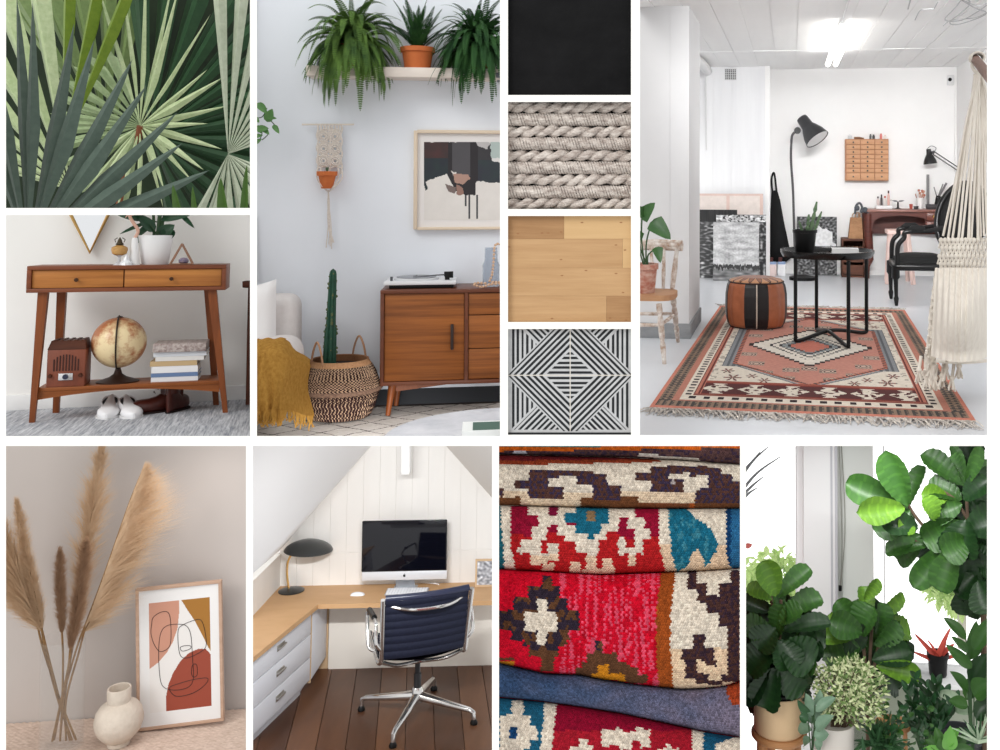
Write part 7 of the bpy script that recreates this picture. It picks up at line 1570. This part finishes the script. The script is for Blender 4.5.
# -- c: big tree at right
y = 4.5; c = A(986, 770, y); T = thing('fiddle_leaf_fig', 'large fiddle leaf fig tree leaning in from the upper right', 'tree', c); mb = MB()
mb.tube(smooth_path([c, A(984, 690, y), A(983, 600, y), A(975, 560, y), A(950, 535, y)]), [.016]*24+[.012]*9 if 0 else .013, 8)
for P_ in ([(950, 538), (928, 530), (910, 508), (905, 490)], [(975, 560), (968, 520), (966, 480)], [(955, 540), (930, 545), (915, 540)], [(968, 520), (955, 500), (940, 490)]): mb.tube(smooth_path(pl(P_, y)), .007, 7)
part('trunk', mb, bark, T)
sp = [(908, 506, 886, 452, 30, 1), (904, 504, 848, 484, 30, 1), (905, 508, 858, 512, 26, 2), (910, 510, 874, 528, 30, 1), (915, 520, 880, 500, 24, 1), (908, 508, 922, 466, 18, 1), (918, 528, 886, 520, 24, 0), (912, 524, 902, 532, 18, 2), (922, 535, 890, 545, 16, 1), (924, 540, 896, 560, 24, 1), (930, 545, 886, 548, 20, 1), (936, 520, 928, 500, 20, 2),
      (964, 486, 922, 456, 26, 1), (964, 486, 954, 446, 14, 1), (966, 484, 980, 450, 14, 1), (966, 490, 992, 462, 24, 1), (962, 500, 930, 484, 28, 1), (962, 504, 928, 510, 30, 1), (966, 512, 996, 496, 26, 0), (958, 520, 924, 540, 32, 1), (966, 520, 960, 556, 40, 0), (968, 530, 996, 520, 34, 0), (964, 500, 984, 480, 22, 0), (944, 538, 920, 560, 26, 0), (950, 542, 914, 586, 24, 1), (956, 545, 940, 590, 28, 1), (960, 550, 934, 566, 30, 0), (966, 548, 970, 592, 34, 0), (975, 552, 998, 590, 36, 0), (970, 530, 950, 500, 30, 1),
      (975, 560, 990, 560, 36, 0), (978, 580, 992, 612, 30, 0), (976, 574, 958, 596, 26, 0), (966, 540, 946, 552, 30, 1), (940, 528, 932, 548, 26, 1), (972, 500, 996, 530, 30, 0), (948, 498, 922, 494, 22, 2), (974, 540, 996, 548, 34, 0), (962, 476, 950, 458, 18, 1), (978, 470, 996, 480, 24, 0)]
manual(T, y, sp, [L1, L2, L3], seed=7, wavy=.045, yv=.2)
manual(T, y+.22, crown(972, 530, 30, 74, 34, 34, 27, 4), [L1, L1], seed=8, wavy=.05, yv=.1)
# -- d: variegated bush in grey pot
y = 4.2; kk = ROOM.k(y); c = A(834, 768, y); T = thing('variegated_shrub', 'cream and green variegated shrub in a pale grey pot', 'plant', c)
mb = MB(); mb.lathe([(1e-5, 0), (16*kk, 0), (18*kk, .01), (19.5*kk, 43*kk), (18.4*kk, 43*kk), (17*kk, 38*kk), (1e-5, 38*kk)], c, 40); part('pot', mb, M('grey_pot', (206, 200, 192), rough=.7), T)
mb = MB(); st = MB(); rnd = random.Random(11); mb2 = MB(); ctr = A(849, 692, y); org = A(838, 728, y)
for i in range(1500):
    while True:
        v = Vector((rnd.uniform(-1, 1), rnd.uniform(-1, 1), rnd.uniform(-1, 1)))
        if .3 < v.length < 1: break
    p = ctr+Vector((v.x*34*kk, v.y*26*kk, v.z*30*kk)); d = (v*.4+Vector((rnd.uniform(-1, 1), rnd.uniform(-1, .4), rnd.uniform(-.4, 1)))).normalized(); p = p+Vector((.03*noise.noise(p*16), 0, .03*noise.noise(p*13)))
    (mb if rnd.random() < .62 else mb2).leaf(p, d, rnd.uniform(.018, .03), .009, up=(0, -1, .5), nl=3, curl=.2)
    if i % 18 == 0: st.tube(smooth_path([org+Vector((rnd.uniform(-.03, .03), 0, 0)), org.lerp(p, .5)+Vector((0, 0, .02)), p], 3), .0016, 4)
part('leaves', mb, M('variegated_cream', (226, 228, 188), (170, 186, 128), rough=.6, scale=(60, 60, 60)), T, 60); part('leaves', mb2, M('variegated_green', (128, 152, 88), (84, 116, 62), rough=.6), T, 60); part('stems', st, bark, T)
# -- e: small grey-green plant
def rosette(name, label, cu, cv, y, leaves, mats, shape=ova, cat='plant', seed=1, stem=True, wavy=0):
    c = A(cu, cv, y); T = thing(name, label, cat, c); manual(T, y, leaves, mats, shape=shape, seed=seed, wavy=wavy)
    if stem:
        mb = MB()
        for l in leaves[::2]: mb.tube(smooth_path([c, A((cu+l[0])/2, (cv+l[1])/2-2, y), A(l[0], l[1], y)], 3), .0026, 5)
        part('stems', mb, M('stem_green', (1, 1, 1)), T)
    return T
GG = M('greygreen', (130, 156, 132), (96, 128, 104), rough=.5, scale=(20, 20, 20)); DGm = M('deep_leaf', (48, 92, 50), (30, 66, 38), rough=.35, scale=(20, 20, 20)); SL = M('silver_leaf', (190, 204, 180), (140, 166, 134), rough=.4, scale=(20, 20, 20)); RD = M('red_bract', (214, 92, 74), (186, 70, 62), rough=.5)
rosette('leafy_plant', 'small grey-green leafy plant between the stool and the shrub', 812, 765, 4.1, [(812, 724, 800, 708, 12, 0), (814, 720, 826, 702, 11, 0), (812, 716, 806, 694, 11, 0), (816, 712, 833, 696, 10, 0), (812, 730, 798, 728, 12, 0), (816, 730, 832, 716, 12, 0), (814, 736, 828, 734, 12, 0), (810, 712, 798, 700, 9, 1), (815, 705, 820, 690, 10, 0), (812, 740, 800, 744, 10, 0), (815, 728, 818, 712, 12, 1), (822, 738, 834, 728, 10, 0), (808, 720, 800, 716, 10, 1), (814, 742, 822, 748, 10, 0)], [GG, DGm], seed=2)
# -- f: bromeliad on the sill and little pots
y = YW-.04; kk = ROOM.k(y); c = A(938, 681, y); c.z = ZS+.001; T = thing('bromeliad', 'red-leaved bromeliad in a black pot on the window sill', 'plant', c); part('pot', pot_mb(c, 8*kk, 9.6*kk, 20.5*kk, rim=.12, n=28), BLACK, T)
manual(T, y, [(938, 658, 915, 634, 6, 0), (938, 658, 948, 629, 6, 0), (939, 660, 960, 655, 5, 0), (938, 661, 914, 653, 5, 0), (939, 656, 954, 644, 6, 0), (938, 658, 930, 640, 4, 0), (938, 664, 944, 652, 5, 1), (936, 664, 940, 646, 5, 1), (938, 668, 934, 656, 5, 1), (940, 660, 946, 640, 5, 0)], [RD, M('salmon_leaf', (214, 150, 120), rough=.5)], shape=lambda t: (1-t)**.5, seed=4, yv=.03)
c = A(900, 680, y); c.z = ZS+.001; T = thing('potted_sprig', 'tiny dark pot with a pinkish sprig behind the middle fig', 'plant', c); part('pot', pot_mb(c, 5*kk, 6*kk, 13*kk, rim=.12, n=20), BLACK, T); manual(T, y, [(900, 667, 896, 655, 4, 0), (901, 667, 906, 656, 4, 0), (900, 666, 901, 654, 4, 0)], [RD], shape=ova, seed=4, yv=.02)
# -- g: zz plant
sp = []
rnd = random.Random(21)
c0 = (925, 746)
for (tu, tv) in ((908, 690), (916, 680), (926, 688), (936, 684), (944, 694), (953, 700), (905, 712), (948, 716), (930, 704)):
    for i in range(7):
        t = .3+.7*i/6; u = c0[0]+(tu-c0[0])*t; v = c0[1]+(tv-c0[1])*t
        for s in (-1, 1): sp.append((u, v, u+s*7*(1.2-t*.5)+(tu-c0[0])*.08, v-8-2*t, 5.5, 0 if rnd.random() < .7 else 1))
rosette('zz_plant', 'dark glossy plant with upright stems below the sill', 925, 765, 4.5, sp, [DGm, L1], seed=6)
# -- h: dark fine ground fern
y = 4.2; c = A(880, 765, y); T = thing('potted_fern', 'low dark feathery plant right of the grey pot', 'plant', c); part('fronds', fern_mb(A(880, 746, y), 70, .11, 31, elr=(.2, 1.4), droop=(2, 8), w=.012), M('fern_fine', (62, 104, 60), (36, 74, 44), rough=.7, scale=(20, 20, 20)), T, 0)
# -- m: creeping plant
rnd = random.Random(17); sp = []
for i in range(70):
    u = rnd.uniform(884, 932); v = rnd.uniform(706, 752); a = rnd.uniform(0, 2*PI); sp.append((u, v, u+7*math.cos(a), v-5*math.sin(a)-1, 5.5, rnd.randrange(2)))
rosette('creeping_plant', 'small-leaved trailing plant spreading under the sill', 905, 765, 4.25, sp, [DGm, L2], seed=8, stem=False)
# -- i: rosette at bottom
rosette('leafy_plant', 'fresh green plant with oval leaves at the bottom edge', 948, 775, 4.15, [(946, 752, 936, 730, 12, 0), (948, 750, 950, 726, 14, 1), (950, 750, 966, 734, 12, 0), (944, 752, 926, 740, 10, 0), (950, 754, 972, 748, 12, 0), (946, 754, 922, 750, 11, 1), (947, 745, 956, 730, 12, 1), (944, 750, 940, 738, 9, 0)], [L2, M('fresh_leaf', (116, 176, 78), (88, 150, 62), rough=.4)], seed=9)
rosette('leafy_plant', 'spiky dark green plant at the bottom edge by the grey pot', 836, 770, 4.15, [(830, 760, 822, 738, 5, 0), (832, 760, 834, 736, 5, 0), (836, 760, 846, 740, 5, 0), (840, 762, 860, 744, 5, 0), (866, 762, 862, 738, 6, 0), (870, 762, 886, 742, 7, 0), (868, 762, 876, 740, 7, 1)], [DGm, L2], shape=lambda t: (1-t)**.6, seed=10)
# -- j: tall plant at right edge
sp = [(970, 660, 976, 622, 16, 1), (974, 650, 990, 620, 14, 1), (966, 640, 946, 617, 11, 1), (972, 668, 950, 648, 11, 1), (968, 652, 955, 638, 8, 1), (972, 684, 988, 654, 18, 0), (968, 692, 950, 672, 12, 1), (962, 700, 938, 692, 10, 2), (974, 696, 992, 682, 20, 1), (966, 700, 980, 676, 16, 1), (968, 706, 950, 700, 12, 1), (976, 720, 996, 700, 20, 0), (974, 712, 952, 708, 10, 2), (970, 676, 992, 668, 14, 1)]
rosette('rubber_plant', 'tall plant with rounded oval leaves along the right edge', 974, 775, 4.4, sp, [L1, L2, SL], seed=12)
# -- k: silvery blades bottom right
rnd = random.Random(29); sp = []
for i in range(26):
    a = rnd.uniform(.1, PI-.1); L = rnd.uniform(18, 38); sp.append((978, 742, 978+L*math.cos(a)*1.1, 742-L*math.sin(a)*.9+4, 3, 0 if i % 3 else 1))
rosette('spider_plant', 'silvery narrow bladed plant in the bottom right corner', 978, 770, 4.15, sp, [SL, DGm], shape=lambda t: (1-t)**.5, seed=13, stem=False)
y = 4.6; c = A(960, 752, y); part_ = thing('round_planter', 'large dark round planter behind the silvery blades', 'planter', c+Vector((0, 0, -.1))); part('pot', pot_mb(c+Vector((0, 0, -.1)), 22*ROOM.k(y), 26*ROOM.k(y), 38*ROOM.k(y), rim=0), M('charcoal_pot', (60, 62, 66), rough=.6), part_)
c = A(893, 726, 4.6); mb = MB(); mb.lathe([(1e-5, 0), (.075, 0), (.075, .015), (1e-5, .015)], c, 32); T = thing('wooden_stool', 'round wooden stool top seen between the plants under the sill', 'stool', c); part('seat', mb, wdm, T)
for a_ in range(3): a = a_*2.1; mb = MB(); mb.tube([c+Vector((.05*math.cos(a), .05*math.sin(a), 0)), c+Vector((.06*math.cos(a), .06*math.sin(a), -.3))], .01, 8); part('leg', mb, wdm, T)
# outside: arching blades and pale trees beyond the glass
y = 6.2; T = thing('garden_palm', 'dark arching palm blades outside the left window', 'palm', A(735, 520, y)); mb = MB()
for (p0, p1, p2) in (((735, 486), (752, 462), (768, 447)), ((735, 500), (756, 474), (780, 457)), ((738, 500), (752, 486), (763, 477)), ((738, 506), (748, 494), (757, 488)), ((740, 476), (748, 466), (760, 452))):
    pth = smooth_path(pl([p0, p1, p2], y)); mb.tube(pth, [.012*(1-.85*i/len(pth)) for i in range(len(pth))], 4)
part('blades', mb, M('blade_grey', (106, 110, 112), rough=.7), T)
pt = M('hazy_foliage', (216, 238, 160), (190, 222, 130), rough=.9, scale=(3, 3, 3), emit=0)
for (cu, cv, ru, rv, n, lb) in ((775, 588, 40, 34, 700, 'pale sunlit tree outside the left window'), (962, 588, 34, 22, 500, 'pale sunlit tree outside the right window')):
    y = 9.5; k = ROOM.k(y); c = A(cu, cv+60, y); T = thing('garden_tree', lb, 'tree', c); mb = MB(); rnd = random.Random(int(cu))
    for i in range(n):
        a = rnd.uniform(0, 2*PI); r = math.sqrt(rnd.random()); p = A(cu+ru*r*math.cos(a), cv+rv*r*math.sin(a), y+rnd.uniform(-.3, .3)); mb.leaf(p, (rnd.uniform(-1, 1), rnd.uniform(-1, 1), rnd.uniform(-1, 1)), .12, .06, nl=3)
    part('crown', mb, pt, T, 60); mb = MB(); mb.tube([c, A(cu, cv, y)], .04, 8); part('trunk', mb, M('pale_bark', (206, 200, 186)), T)
mb = MB(); mb.leaf(A(744, 546, 5.9), A(751, 545, 5.9)-A(744, 546, 5.9), .05, .035, up=(0, -1, 0), nl=4); solo('leaf_tip', mb, RD, 'small red leaf tip at the left edge of the window', 'leaf', A(746, 546, 5.9))
area('room_fill', A(860, 441, 4.15), A(850, 600, YW), (.8, .02), 2.6, (1, 1, 1), 1.5)
finish()
